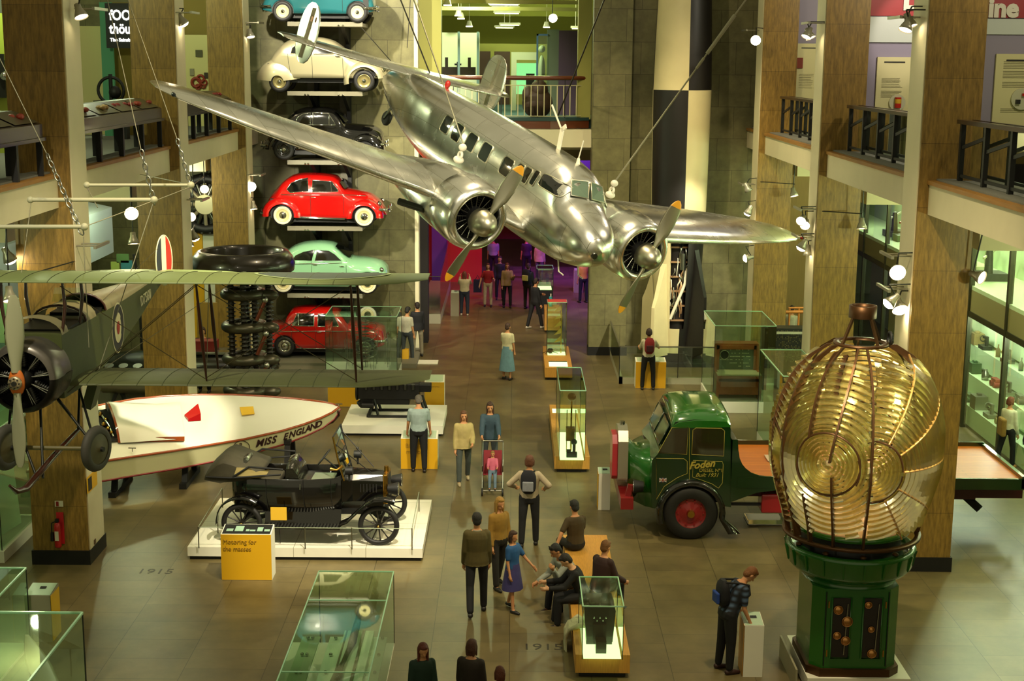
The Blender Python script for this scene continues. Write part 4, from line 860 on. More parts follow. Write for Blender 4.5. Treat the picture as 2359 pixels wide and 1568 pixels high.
def small_lectern(name, label, x0, x1, y0, y1, z0, z1, front=YEL, side=WHITEP, items=True, group=None):
    t = thing(name, label, 'lectern', ((x0 + x1) / 2, (y0 + y1) / 2, 0), group=group)
    m = MB(side); m.rings([[(x0, y0, 0), (x1, y0, 0), (x1, y1, 0), (x0, y1, 0)], [(x0, y0, z0), (x1, y0, z0), (x1, y1, z1), (x0, y1, z1)]], smooth=False); m.build('body', t, world=True)
    m = MB(front); m.bb((x0, y0 - .012, .01), (x1, y0, z0)); m.build('front_panel', t, world=True)
    if items: m = MB(mat('label_sheet', '#a9b89a', .3)); m.add([(x0 + .04, y0 + .03, z0 + (z1 - z0) * .03 / (y1 - y0) + .006), (x1 - .04, y0 + .03, z0 + .008), (x1 - .04, y1 - .03, z1 + .004), (x0 + .04, y1 - .03, z1 + .004)], [(0, 1, 2, 3)]); m.build('label_panel', t, world=True, flip=False)
    return t
small_lectern('display_lectern', 'yellow low lectern partly hidden under the lower aeroplane wing', -4.95, -4.12, 37.6, 38.1, .72, .8)
l2 = small_lectern('display_lectern', 'yellow lectern at the right end behind the black engine', -2.3, -1.78, 36.9, 37.3, .86, .98)
l3 = small_lectern('display_lectern', 'yellow lectern that the man in the pale blue shirt reads', -2.52, -1.68, 31.65, 32.05, .72, .82)
FADE = mat('faded_print', '#a8801a', .6)
text('Birth of', .14, FADE, l3, FRONT((-2.2, 31.63, .56)), 'lettering'); text('motion', .14, FADE, l3, FRONT((-2.2, 31.63, .42)), 'lettering')
text('Engine of the', .05, FADE, l2, FRONT((-2.04, 36.88, .74)), 'lettering')
m = MB(WHITEP); m.bb((-4.22, 34.55, .07), (-1.7, 36.75, .28)); m.bb((-4.16, 34.62, 0), (-1.76, 36.7, .07), BLACKP); tag(m.build('engine_platform', loc=(-3, 35.6, 0)), 'white platform under the black engine', 'platform')
t = thing('car_engine', 'black car engine on a stand on a white platform', 'engine', (-2.9, 35.7, .28))
m = MB(ENG); m.bb((-1.0, -.25, .45), (.55, .25, .85)); m.bb((-.95, -.2, .3), (.3, .2, .46)); m.bb((.4, -.15, .62), (.85, .15, .82)); m.build('engine_block', t, bevel=.02)
m = MB(ENG); m.torus((-1.05, 0, .6), .2, .03, n=24, k=8, M=Matrix.Rotation(pi / 2, 3, 'Y')); m.cyl((-1.0, -.05, .25), (-.7, -.05, .5), .1, n=10); m.cyl((-.9, -.28, .3), (-.6, -.28, .3), .07, n=10); m.build('fan_and_pulleys', t)
for i in range(7): m = MB(DSTEEL); m.cyl((-.8 + i * .2, -.27, .72), (-.8 + i * .2, -.3, .86), .05, n=8); m.build('valve_cover', t)
m = MB(CHROME); m.cyl((.5, -.05, .9), (.56, -.1, 1.1), .09, .06, 12); m.build('filler', t); m = MB(BLACKP)
for y in (-.35, .35):
    m.bar((-.75, y, .03), (.75, y, .03), .06, .06)
    for x in (-.6, .6): m.bar((x - .12, y, .03), (x, y * .6, .45), .05, .05); m.bar((x + .12, y, .03), (x, y * .6, .45), .05, .05)
m.bar((-.75, -.35, .03), (-.75, .35, .03), .06, .06); m.bar((.75, -.35, .03), (.75, .35, .03), .06, .06); m.build('stand', t)
# ================================================================ SPEEDBOAT
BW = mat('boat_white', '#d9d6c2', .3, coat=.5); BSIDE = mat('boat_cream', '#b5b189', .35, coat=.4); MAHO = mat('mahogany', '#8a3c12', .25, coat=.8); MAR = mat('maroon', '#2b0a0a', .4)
ST = [((781, 938), (781, 936), 1.36, 1.37, 6, .36), ((765, 950), (768, 931), 1.28, 1.40, 19, .3), ((740, 962), (745, 926), 1.20, 1.46, 26, .26), ((700, 977), (716, 922), 1.1, 1.55, 30, .2), ((650, 992), (680, 918), 1.04, 1.6, 34, .15), ((560, 1012), (600, 912), .98, 1.68, 38, .1), ((480, 1025), (530, 909), .95, 1.71, 41, .08), ((400, 1038), (462, 909), .92, 1.74, 43, .06), ((310, 1051), (380, 912), .9, 1.75, 44, .05), ((230, 1063), (310, 919), .9, 1.75, 45, .05), ((150, 1074), (235, 932), .9, 1.73, 45, .05), ((60, 1086), (150, 950), .9, 1.7, 45, .05)]
def boat():
    t = thing('speedboat', 'white single-step speedboat with mahogany rim, name on its bow side', 'boat', (-7.2, 30.6, 0))
    N = [atZ(*s[0], s[2]) for s in ST]; Fp = [atZ(*s[1], s[3]) for s in ST]
    Lo = [atZ(s[0][0] - 2, s[0][1] + s[4], s[2] - s[4] / 105) for s in ST]
    # the lower edge lies straight under the sheer, a little inboard
    Lo = [Vector((n.x + .02, n.y + .10, n.z - s[4] * .0100)) for n, s in zip(N, ST)]; Lf = [Vector((f.x, f.y - .1, f.z - s[4] * .0100)) for f, s in zip(Fp, ST)]
    K = [(a + b) / 2 + Vector((0, 0, -.12 - .1 * s[5])) for a, b, s in zip(Lo, Lf, ST)]
    m = MB(BW); R = []
    for n, f in zip(N, Fp):
        w = (f - n).length; R.append([n + (f - n) * (i / 10) + Vector((0, -.25, 1)).normalized() * (.10 * min(1, w) * sin(pi * i / 10)) for i in range(11)])
    m.rings(R, closed=False, cap=(0, 0)); deck = m.build('deck', t, world=True, flip=False)
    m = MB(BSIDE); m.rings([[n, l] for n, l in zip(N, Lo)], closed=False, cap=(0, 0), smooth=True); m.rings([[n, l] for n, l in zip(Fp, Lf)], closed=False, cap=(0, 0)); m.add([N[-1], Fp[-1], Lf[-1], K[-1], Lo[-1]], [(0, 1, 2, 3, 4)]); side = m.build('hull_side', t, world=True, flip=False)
    m = MB(MAR); m.rings([[l, k, g] for l, k, g in zip(Lo, K, Lf)], closed=False, cap=(0, 0)); m.build('hull_bottom', t, world=True, flip=False)
    m = MB(MAHO); m.tube(N, .028, 8); m.tube(Fp, .028, 8); m.build('gunwale', t, world=True)
    m = MB(mat('chine_red', '#6d1010', .4)); m.tube(Lo, .022, 8); m.build('chine_strip', t, world=True)
    # lettering on the near side, bending with the planks
    def along(px):
        for (a, sa), (b, sb) in zip(list(zip(N, ST))[1:], list(zip(N, ST))[:-1]):
            if sa[0][0] <= px <= sb[0][0]:
                q = (px - sa[0][0]) / (sb[0][0] - sa[0][0]); p = a + (b - a) * q; dn = Lo[N.index(a)] + (Lo[N.index(b)] - Lo[N.index(a)]) * q; return p, dn, (b - a).normalized()
    LT = mat('boat_lettering', '#2a0d12', .4)
    for ch, px in zip('MISS ENGLAND', (594, 607, 615, 627, 640, 654, 669, 684, 696, 706, 718, 731)):
        if ch == ' ': continue
        p, l, d = along(px); up = (p - l).normalized(); c = l + (p - l) * .52; nrm = d.cross(up).normalized()
        if nrm.y > 0: nrm = -nrm
        text(ch, .24 if px < 640 else .215, LT, side, frame(c + nrm * .012, d, up), 'letter_' + ch.lower(), .003, font_shear=.3, bold=.006)
    p, l, d = along(553); up = (p - l).normalized(); nrm = d.cross(up).normalized(); nrm = nrm if nrm.y < 0 else -nrm; c = l + (p - l) * .5 + nrm * .012
    m = MB(LT); m.tube([c + d * .19 * cos(2 * pi * i / 28) + up * .18 * sin(2 * pi * i / 28) for i in range(28)], .008, 5, closed=True); m.build('ring_emblem', side, world=True)
    text('R', .15, LT, side, frame(c + up * .07, d, up), 'letter_r', .003); text('2', .13, LT, side, frame(c - up * .1 + d * .04, d, up), 'numeral', .003)
    # deck fittings
    def dk(px, py, z): return atZ(px, py, z)
    P = lambda px, py, z=None: (lambda q: q)(min((Vector((0, 0, CAM_H)) + ray(px, py) * k * 1e-5 for k in range(780, 1100)), key=lambda v: abs(v.z - surf(v.x, v.y))))
    def surf(x, y):
        for i in range(len(N) - 1):
            a, b = N[i], N[i + 1]
            ax = (a.x + Fp[i].x) / 2
        # plane through near and far edges
        best = None
        for i in range(len(N) - 1):
            for (A, B, C) in ((N[i], N[i + 1], Fp[i]), (Fp[i], Fp[i + 1], N[i + 1])):
                d_ = (B.y - C.y) * (A.x - C.x) + (C.x - B.x) * (A.y - C.y)
                if abs(d_) < 1e-9: continue
                u = ((B.y - C.y) * (x - C.x) + (C.x - B.x) * (y - C.y)) / d_; v = ((C.y - A.y) * (x - C.x) + (A.x - C.x) * (y - C.y)) / d_; w = 1 - u - v
                if u > -.02 and v > -.02 and w > -.02: return u * A.z + v * B.z + w * C.z + .12
        return 9
    V = [P(*q) for q in ((552, 941), (583, 939), (586, 956), (557, 959))]; n_ = (V[1] - V[0]).cross(V[3] - V[0]).normalized(); n_ = n_ if n_.z > 0 else -n_
    m = MB(YELD); m.rings([[v + n_ * .03 for v in V], [v + n_ * .05 for v in V]], smooth=False); o = m.build('notice_sheet', loc=V[0]); tag(o, 'yellow notice sheet lying on the white boat deck', 'notice')
    m = MB(mat('red_scoop', '#a80f14', .15, coat=1)); a, b, c, e = P(425, 959), P(457, 945), P(463, 968), P(434, 970)
    top = [v + Vector((0, 0, .16)) for v in (b, c)]; m.add([a, b, c, e, a + Vector((0, 0, .04)), top[0], top[1], e + Vector((0, 0, .05))], [(0, 1, 5, 4), (1, 2, 6, 5), (2, 3, 7, 6), (3, 0, 4, 7), (4, 5, 6, 7)]); m.build('air_scoop', deck, world=True)
    # raised engine cover with open dark end
    A = [P(*q) for q in ((248, 942), (415, 925), (425, 1010), (278, 1020))]
    m = MB(BW); R = []
    for k in range(7):
        f = k / 6; lo_ = A[0] + (A[1] - A[0]) * f; hi = A[3] + (A[2] - A[3]) * f; h = .36 * (1 - f) ** 1.0 + .02
        R.append([hi + (lo_ - hi) * (j / 10) + Vector((0, -.2, 1)) * (h * min(1, (sin(pi * j / 10)) ** .35 if 0 < j < 10 else 0)) for j in range(11)])
    m.rings(R, closed=False, cap=(0, 0)); m.build('engine_cover', deck, world=True, flip=False)
    m = MB(MAHO); m.rings([R[0], [v - Vector((.05, 0, 0)) for v in R[0]]], closed=False, cap=(0, 0)); m.bar(A[3] + Vector((-.5, -.05, .06)), A[2], .03, .1); m.build('cover_rim', deck, world=True, flip=False)
    m = MB(ENG); B = [P(*q) for q in ((222, 948), (246, 943), (276, 1016), (240, 1022))]; m.add([v + Vector((0, 0, .02)) for v in B], [(0, 1, 2, 3)]); m.add([v - Vector((.02, 0, 0)) for v in R[0]], [tuple(range(11))], m=ENG)
    m.build('engine_bay', deck, world=True, flip=False); m = MB(mat('brass', '#b58a3c', .25, 1.))
    for q in ((232, 962), (245, 975), (250, 995), (240, 985), (236, 1005), (258, 1005)): v = P(*q); m.ell(v + Vector((0, 0, .08)), .05)
    m.tube([P(230, 955) + Vector((0, 0, .06)), P(252, 990) + Vector((0, 0, .1)), P(262, 1012) + Vector((0, 0, .06))], .03, 6, CHROME); m.build('engine_parts', deck, world=True)
    for q in ((305, 1040), (262, 940), (778, 935)): v = P(*q) if q[0] != 778 else N[0]; m = MB(CHROME); m.cyl(v, v + Vector((0, 0, .08)), .012, n=6); m.bar(v + Vector((-.08, 0, .08)), v + Vector((.08, 0, .08)), .02, .02); m.build('cleat', deck, world=True)
    return t, N, Lo, K
bt, BN, BLo, BK = boat()
for i, la in ((9, 'dark trestle under the left part of the speedboat'), (7, 'dark trestle under the middle of the speedboat'), (4, 'dark trestle under the bow end of the speedboat')):
    k = BK[i]; m = MB(BLACKP); m.bar((k.x, k.y - .7, .06), (k.x, k.y + .7, .06), .16, .12)
    for s_ in (-.5, .5): m.bar((k.x, k.y + s_, .1), (k.x, k.y + s_ * .6, k.z - .06), .12, .1)
    m.bar((k.x, k.y - .4, k.z - .08), (k.x, k.y + .4, k.z - .08), .14, .08); tag(m.build('boat_trestle', loc=(k.x, k.y, 0)), la, 'trestle', 'trestles under the speedboat')
# ================================================================ MODEL OF 1915: BLACK TOURING CAR ON ITS PLATFORM
m = MB(blockmat('platform_tiles', '#e0dccb', '#d6d2bf', '#8f8a72', 1.35, 1.35, .006, .5, 'XY', .05, 3, offset=0)); m.bb((-6.03, 25.5, .07), (-1.64, 28.55, .25)); m.bb((-6.0, 25.54, 0), (-1.68, 28.5, .07), BLACKP)
tag(m.build('car_platform', loc=(-3.8, 27, 0)), 'large white tiled platform under the black touring car', 'platform')
BLK = mat('touring_black', '#070606', .12, coat=1., bump=.03, bscale=5); HOODC = mat('hood_cloth', '#3d3826', .8, noise=.3, nscale=5, bump=.4, bscale=6); LEATH = mat('buttoned_leather', '#14130c', .25, coat=.6, bump=.5, bscale=14)
BRASS = mat('brass', '#b58a3c', .25, 1.); SPOKE = mat('dark_spoke', '#15110b', .4, coat=.3)
def touring():
    t = thing('touring_car', 'black open touring car with folded hood and spoked wheels', 'car', (-3.74, 26.44, .25), -.03)
    for x in (-1.29, 1.29):
        for y in (-.71, .71):
            M = Matrix.Translation((x, y, .385)) @ Matrix.Rotation(pi / 2, 4, 'X')
            m = MB(RUBBER); m.torus((x, y, .385), .34, .05, n=40, k=10, M=Matrix.Rotation(pi / 2, 3, 'X'), rz=.05); w = m.build('wheel', t)
            m = MB(SPOKE); m.lathe([(.30, -.02), (.31, -.028), (.315, 0), (.31, .028), (.30, .02)], 40, M=M); m.cyl(M @ Vector((0, 0, -.07)), M @ Vector((0, 0, .07)), .055, n=14)
            for k in range(12): a = 2 * pi * k / 12 + .1; m.tube([M @ Vector((.05 * cos(a), .05 * sin(a), 0)), M @ Vector((.2 * cos(a), .2 * sin(a), 0)), M @ Vector((.30 * cos(a), .30 * sin(a), 0))], [.018, .012, .016], 6)
            m.build('spokes', w); m = MB(BRASS); m.ell(M @ Vector((0, 0, .075 if y < 0 else -.075)), .028, n=10); m.build('hub_cap', w)
    # tub, three slightly bulging sections
    m = MB(BLK); R = []
    for x, w, zb, zt in ((-1.52, .40, .72, 1.16), (-1.46, .50, .60, 1.20), (-1.2, .545, .56, 1.20), (-.6, .555, .56, 1.20), (0, .54, .56, 1.20), (.42, .50, .56, 1.22), (.55, .45, .58, 1.26)):
        R.append([(x, -w, zt), (x, -w * 1.02, (zt + zb) / 2), (x, -w * .96, zb), (x, w * .96, zb), (x, w * 1.02, (zt + zb) / 2), (x, w, zt), (x, w - .04, zt), (x, w * .9, zb + .1), (x, -w * .9, zb + .1), (x, -w + .04, zt)])
    m.rings(R, smooth=True); b = m.build('body', t, bevel=.01)
    for x in (-.85, -.15, .38): m = MB(SEAM); m.tube([(x, -.56, 1.2), (x, -.575, .9), (x + .03, -.56, .62)], .006, 4); m.build('door_line', b)
    m = MB(CHROME); m.tube([(-.2, -.57, 1.12), (-.2, -.60, 1.02)], .012, 6); m.build('door_handle', b)
    # bonnet
    m = MB(BLK); R = []
    for x, w, zt in ((.55, .36, 1.27), (.75, .31, 1.25), (1.32, .26, 1.23)): R.append([(x, -w, .72), (x, -w, zt - .12), (x, -w * .75, zt - .02), (x, 0, zt + .02), (x, w * .75, zt - .02), (x, w, zt - .12), (x, w, .72)])
    m.rings(R, smooth=False); h = m.build('bonnet', t)
    for i in range(9): m = MB(SEAM); m.box((.72 + i * .06, -.292 - .0, .98), (.02, .012, .16)); m.build('louvre', h)
    m = MB(BRASS); m.bb((1.32, -.27, .66), (1.41, .27, 1.24)); m.cyl((1.36, 0, 1.24), (1.36, 0, 1.34), .05, .04, 12); m.build('radiator', t, bevel=.02); m = MB(BLACKP); m.bb((1.412, -.21, .72), (1.42, .21, 1.17)); m.build('radiator_core', t)
    # wings, running boards, splash apron
    for s in (-1, 1):
        m = MB(BLK); R = []
        for k in range(13): a = radians(184 - 11 * k); R.append([(-1.29 + .47 * cos(a), s * .56, .42 + .47 * sin(a)), (-1.29 + .49 * cos(a), s * .70, .43 + .49 * sin(a)), (-1.29 + .47 * cos(a), s * .84, .41 + .47 * sin(a)), (-1.29 + .465 * cos(a), s * .70, .42 + .465 * sin(a))])
        m.rings(R, smooth=True); m.build('rear_wing', t)
        m = MB(BLK); R = []
        for k, (x, z) in enumerate(((.55, .38), (.72, .46), (.88, .62), (1.05, .78), (1.22, .87), (1.42, .885), (1.6, .84))): R.append([(x, s * .44, z + .03), (x, s * .65, z + .05), (x, s * .86, z), (x, s * .65, z + .03)])
        m.rings(R, smooth=True); m.build('front_wing', t)
        m = MB(BLK); m.bb((-.88, s * .52, .33), (.58, s * .86, .36)); r_ = m.build('running_board', t); m = MB(STEEL)
        for i in range(22): m.bb((-.80 + i * .062, s * .6, .36), (-.775 + i * .062, s * .82, .368))
        m.build('tread_strips', r_); m = MB(BLK); m.add([(-.88, s * .50, .62), (.56, s * .50, .62), (.56, s * .58, .36), (-.88, s * .58, .36)], [(0, 1, 2, 3)]); m.build('apron', t, flip=False)
    m = MB(BLACKP); m.bb((-1.5, -.35, .48), (1.3, .35, .56)); m.cyl((-1.29, -.68, .385), (-1.29, .68, .385), .04, n=10); m.cyl((1.29, -.68, .385), (1.29, .68, .385), .03, n=10); m.ell((-1.29, 0, .385), (.12, .14, .14)); m.build('chassis', t)
    # seats
    for x, z in ((-.28, 1.05), (-1.2, 1.05)):
        m = MB(LEATH); R = []
        for k in range(9): f = k / 8; y = -.46 + .92 * f; hgt = .46 * (1 - .25 * abs(2 * f - 1) ** 3); R.append([(x + .06, y, z), (x + .02, y, z + hgt * .6), (x - .08, y, z + hgt), (x - .2, y, z + hgt * .95), (x - .22, y, z + hgt * .4), (x - .14, y, z - .1)])
        m.rings(R, smooth=True); m.build('seat_back', t); m = MB(LEATH if x > -1 else HOODC); m.box((x + .28, 0, z - .02), (.5, .88, .14)); m.build('seat_cushion', t, bevel=.03)
    m = MB(mat('open_tray', '#6d7a66', .3)); m.box((.16, -.05, 1.10), (.42, .6, .03)); m.build('seat_sheet', t)
    # folded hood
    m = MB(HOODC); R = []
    for y, g in ((-.60, .0), (-.56, .06), (-.2, .10), (.2, .10), (.56, .06), (.60, 0)): R.append([(-2.0, y, 1.18 + g), (-1.95, y, 1.28 + g), (-1.76, y, 1.46 + g), (-1.64, y, 1.51 + g), (-1.50, y, 1.48 + g * .8), (-1.2, y, 1.38 + g * .4), (-1.0, y, 1.32), (-.95, y, 1.26), (-1.3, y, 1.22 - g), (-1.7, y, 1.12)])
    m.rings(R, smooth=True); o = m.build('folded_hood', t)
    m = MB(mat('hood_lining', '#9b8a55', .8, bump=.5, bscale=5)); m.add([(-1.38, -.62, 1.44), (-1.15, -.63, 1.44), (-1.02, -.62, 1.36), (-.75, -.62, 1.42), (-.85, -.62, 1.26), (-1.1, -.625, 1.24), (-1.45, -.62, 1.24)], [(0, 1, 2, 3, 4, 5, 6)]); m.build('hood_lining', o, flip=False)
    for s in (-1, 1): m = MB(BLACKP); m.tube([(-1.96, s * .63, 1.25), (-1.5, s * .64, 1.24), (-.55, s * .64, 1.32)], .018, 6); m.tube([(-1.45, s * .64, 1.26), (-1.15, s * .64, 1.46), (-.5, s * .64, 1.42)], .02, 6); m.build('hood_irons', t)
    m.build('hood_irons', t) if 0 else None
    # windscreen
    m = MB(BLACKP)
    for s in (-1, 1): m.tube([(.62, s * .5, 1.18), (.50, s * .48, 1.62), (.42, s * .48, 2.02)], .018, 6, BRASS if s < 0 else BLACKP)
    for z, x in ((2.02, .42), (1.62, .50), (1.26, .6)): m.cyl((x, -.48, z), (x, .48, z), .015, n=6)
    m.tube([(.44, -.48, 1.9), (1.1, -.2, 1.25)], .01, 5); m.tube([(.44, .48, 1.9), (1.1, .2, 1.25)], .01, 5); w = m.build('windscreen_frame', t)
    m = MB(GLASSG); m.add([(.42, -.47, 2.0), (.42, .47, 2.0), (.59, .47, 1.27), (.59, -.47, 1.27)], [(0, 1, 2, 3)]); m.build('windscreen_glass', w, flip=False)
    m = MB(BLACKP); m.torus((.12, .25, 1.42), .19, .014, n=24, k=6, M=Matrix.Rotation(-.9, 3, 'Y')); m.cyl((.12, .25, 1.42), (.5, .25, 1.1), .015, n=6); m.build('steering_wheel', t)
    for y in (-.58, .58):
        m = MB(BLACKP); m.cyl((.66, y, 1.40), (.80, y, 1.40), .075, .085, 14); m.cyl((.73, y, 1.2), (.73, y, 1.34), .02, n=6); m.ell((.73, y, 1.52), .03); m.build('side_lamp', t)
    m = MB(BRASS); m.tube([(.62, -.6, 1.5), (.5, -.62, 1.42), (.38, -.62, 1.44)], [.03, .02, .035], 8); m.build('bulb_horn', t)
    for y in (-.3, .3):
        m = MB(BLACKP); m.cyl((1.42, y, .98), (1.62, y, .98), .08, .13, 18); m.cyl((1.62, y, .98), (1.63, y, .98), .12, n=18, m=CHROME); m.build('headlamp', t)
    return t
touring()
# barrier rail
BAR = mat('barrier_steel', '#6e6a55', .3, .8); CLR = mat('clear_rail', '#8f9a80', .3, spec=.7)
ps = [(-5.8, 25.44), (-3.82, 25.44), (-2.95, 25.44), (-1.83, 25.44), (-1.85, 27.75), (-5.85, 27.9), (-5.62, 26.3)]
t = thing('barrier', 'thin steel posts with clear rail around the touring car', 'barrier', (-3.8, 25.44, .25))
for x, y in ps: m = MB(BAR); m.cyl((x, y, .25), (x, y, .67), .011, n=6); m.build('post', t, world=True)
m = MB(CLR)
for a, b in ((0, 1), (1, 2), (2, 3), (3, 4), (0, 5)): m.cyl((*ps[a], .66), (*ps[b], .66), .008, n=4)
m.build('rail', t, world=True)
b_ = small_lectern('display_lectern', 'big yellow lectern titled Motoring for the masses', -5.18, -4.28, 24.45, 24.85, .86, .92, items=False)
m = MB(BLACKP); m.add([(-5.16, 24.47, .868), (-4.3, 24.47, .868), (-4.3, 24.83, .924), (-5.16, 24.83, .924)], [(0, 1, 2, 3)]); m.build('label_board', b_, world=True, flip=False)
for i, (x, w, d) in enumerate(((-5.1, .12, .1), (-4.95, .15, .2), (-4.75, .06, .08), (-4.68, .1, .06), (-4.55, .1, .16), (-4.42, .1, .08))): m = MB(mat('label_card', '#8fae96', .4)); m.add([(x, 24.55, .888), (x + w, 24.55, .888), (x + w, 24.55 + d, .888 + d * .15), (x, 24.55 + d, .888 + d * .15)], [(0, 1, 2, 3)]); m.build('label_card', b_, world=True, flip=False)
text('Motoring for', .115, FADE, b_, FRONT((-5.14, 24.43, .73)), 'lettering', align='LEFT'); text('the masses', .115, FADE, b_, FRONT((-5.14, 24.43, .60)), 'lettering', align='LEFT')
c = atY(642, 1183, 25.62); m = MB(YELD); m.box(c, (.30, .01, .25)); m.bar((c.x, c.y + .1, .26), (c.x, c.y + .01, c.z), .01, .01, BLACKP); tag(m.build('notice_sheet', loc=c), 'yellow notice propped against the touring car running board', 'notice')
# ================================================================ GREEN LORRY
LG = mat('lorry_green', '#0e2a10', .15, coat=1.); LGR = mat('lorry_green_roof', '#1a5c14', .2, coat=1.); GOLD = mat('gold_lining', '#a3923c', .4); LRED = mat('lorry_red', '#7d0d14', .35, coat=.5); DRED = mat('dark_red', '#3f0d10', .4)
PLANK = blockmat('bed_planks', '#b5651c', '#a9591a', '#7a3d12', 3, .12, .004, .4, 'XY', .2, 6, (1, 12, 1))
def lorry():
    Y0, Y1 = 26.95, 29.3
    t = thing('lorry', 'dark green flatbed lorry with red wheels and gold lettering on the door', 'lorry', (5.5, 28.1, 0))
    P = lambda x, y: (lambda q: (q.x, q.z))(atY(x, y, Y0))
    side = [P(1503, 1168), P(1500, 1120), P(1502, 1060), P(1520, 1040), P(1548, 984), P(1556, 972), P(1600, 966), P(1674, 970), P(1683, 985), P(1684, 1168), P(1664, 1165), P(1645, 1130), P(1620, 1112), P(1590, 1106), P(1560, 1112), P(1535, 1135), P(1518, 1168)]
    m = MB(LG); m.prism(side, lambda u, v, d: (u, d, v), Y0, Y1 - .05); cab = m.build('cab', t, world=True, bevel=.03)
    f = lambda dx, dz: None
    roof = [P(1545, 985), P(1552, 974), P(1565, 967), P(1600, 963), P(1650, 963), P(1675, 966), P(1683, 974), P(1683, 982)]
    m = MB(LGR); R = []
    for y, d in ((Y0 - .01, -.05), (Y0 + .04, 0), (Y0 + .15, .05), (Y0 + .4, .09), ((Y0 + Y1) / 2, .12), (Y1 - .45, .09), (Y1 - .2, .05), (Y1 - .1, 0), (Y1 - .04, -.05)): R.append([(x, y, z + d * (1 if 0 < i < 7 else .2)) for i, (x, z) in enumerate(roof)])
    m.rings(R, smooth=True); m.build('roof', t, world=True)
    m = MB(LG)
    for i in range(4): x = 3.45 + i * .22; m.cyl((x, Y0 + .3, 2.49), (x, Y1 - .4, 2.49), .012, n=6)
    m.build('roof_ribs', t, world=True)
    LW = mat('lorry_window', '#2a2412', .06, coat=1., spec=.8)
    for poly, nm in (([(1516, 1042), (1548, 984), (1585, 983), (1582, 1046)], 'quarter_window'), ([(1593, 1046), (1596, 990), (1603, 985), (1662, 986), (1669, 992), (1667, 1050)], 'door_window')):
        q = [P(*p) for p in poly]; m = MB(LW); m.prism(q, lambda u, v, d: (u, d, v), Y0 - .006, Y0 + .01); w = m.build(nm, cab, world=True); m = MB(GOLD); m.tube([(x, Y0 - .012, z) for x, z in q], .007, 5, closed=True); m.build('gold_line', w, world=True)
    for poly in ([(1512, 1055), (1575, 1056), (1583, 1062), (1583, 1090), (1560, 1100), (1530, 1120), (1512, 1150)], [(1597, 1060), (1664, 1063), (1666, 1070), (1664, 1112), (1655, 1124), (1640, 1114), (1595, 1098)], [(1588, 978), (1588, 1104)]):
        m = MB(GOLD); m.tube([(P(*p)[0], Y0 - .004, P(*p)[1]) for p in poly], .006, 5, closed=len(poly) > 2); m.build('gold_line', cab, world=True)
    text('Foden', .20, GOLD, cab, frame(Vector((P(1616, 1070)[0], Y0 - .01, P(1616, 1070)[1])), (1, 0, .12), (0, 0, 1)), 'lettering', .004, font_shear=.4, bold=.006)
    text('DIESEL Nº1', .095, GOLD, cab, FRONT((P(1638, 1083)[0], Y0 - .01, P(1638, 1083)[1])), 'lettering', .003); text('Built 1931', .11, GOLD, cab, FRONT((P(1628, 1094)[0], Y0 - .01, P(1628, 1094)[1])), 'lettering', .003, font_shear=.4)
    c = P(1527, 1105); m = MB(mat('flag_blue', '#1a1f5a', .5)); m.box((c[0], Y0 - .004, c[1]), (.15, .006, .085)); fl = m.build('flag_plate', cab, world=True)
    m = MB(WPT); m.box((c[0], Y0 - .009, c[1]), (.15, .004, .026)); m.box((c[0], Y0 - .009, c[1]), (.03, .004, .085)); m.bar((c[0] - .072, Y0 - .008, c[1] - .038), (c[0] + .072, Y0 - .008, c[1] + .038), .003, .014); m.bar((c[0] - .072, Y0 - .008, c[1] + .038), (c[0] + .072, Y0 - .008, c[1] - .038), .003, .014); m.build('flag_white', fl, world=True)
    m = MB(LRED); m.box((c[0], Y0 - .012, c[1]), (.15, .003, .014)); m.box((c[0], Y0 - .012, c[1]), (.016, .003, .085)); m.build('flag_red', fl, world=True)
    # windscreens seen from the front quarter
    a = P(1520, 1040); b = P(1548, 984); V = lambda y, k: (a[0] + (b[0] - a[0]) * k - .03, y, a[1] + (b[1] - a[1]) * k + .02)
    for y0, y1 in ((Y0 + .15, Y0 + 1.08), (Y0 + 1.2, Y1 - .2)): m = MB(mat('screen_glass', '#4a4a34', .06, coat=1.)); m.add([V(y0, .15), V(y1, .15), V(y1, .95), V(y0, .95)], [(0, 1, 2, 3)]); m.tube([V(y0, .15), V(y1, .15), V(y1, .95), V(y0, .95)], .015, 5, LG, closed=True); m.build('windscreen', cab, world=True, flip=False)
    # bonnet snout and radiator
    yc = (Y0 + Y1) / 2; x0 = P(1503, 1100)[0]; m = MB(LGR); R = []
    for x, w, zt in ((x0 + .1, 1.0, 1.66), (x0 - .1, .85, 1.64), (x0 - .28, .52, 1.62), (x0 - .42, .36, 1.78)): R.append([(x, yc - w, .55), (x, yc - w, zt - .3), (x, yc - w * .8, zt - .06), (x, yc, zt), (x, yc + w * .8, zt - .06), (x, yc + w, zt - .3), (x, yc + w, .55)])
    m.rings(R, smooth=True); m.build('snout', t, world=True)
    xr = x0 - .42; m = MB(mat('radiator_shell', '#a39f8c', .35, .5)); m.rings([[(xr - d, yc - .42, .95), (xr - d, yc - .42, 1.75), (xr - d, yc - .3, 1.95), (xr - d, yc, 2.0), (xr - d, yc + .3, 1.95), (xr - d, yc + .42, 1.75), (xr - d, yc + .42, .95), (xr - d, yc, .85)] for d in (0, .2)], smooth=False); r_ = m.build('radiator', t, world=True, bevel=.05)
    m = MB(mat('radiator_red', '#b8323c', .4)); m.rings([[(xr - d, yc - .32, 1.02), (xr - d, yc - .32, 1.68), (xr - d, yc - .2, 1.84), (xr - d, yc + .2, 1.84), (xr - d, yc + .32, 1.68), (xr - d, yc + .32, 1.02), (xr - d, yc + .2, .92), (xr - d, yc - .2, .92)] for d in (.19, .31)], smooth=False); m.build('radiator_core', r_, world=True)
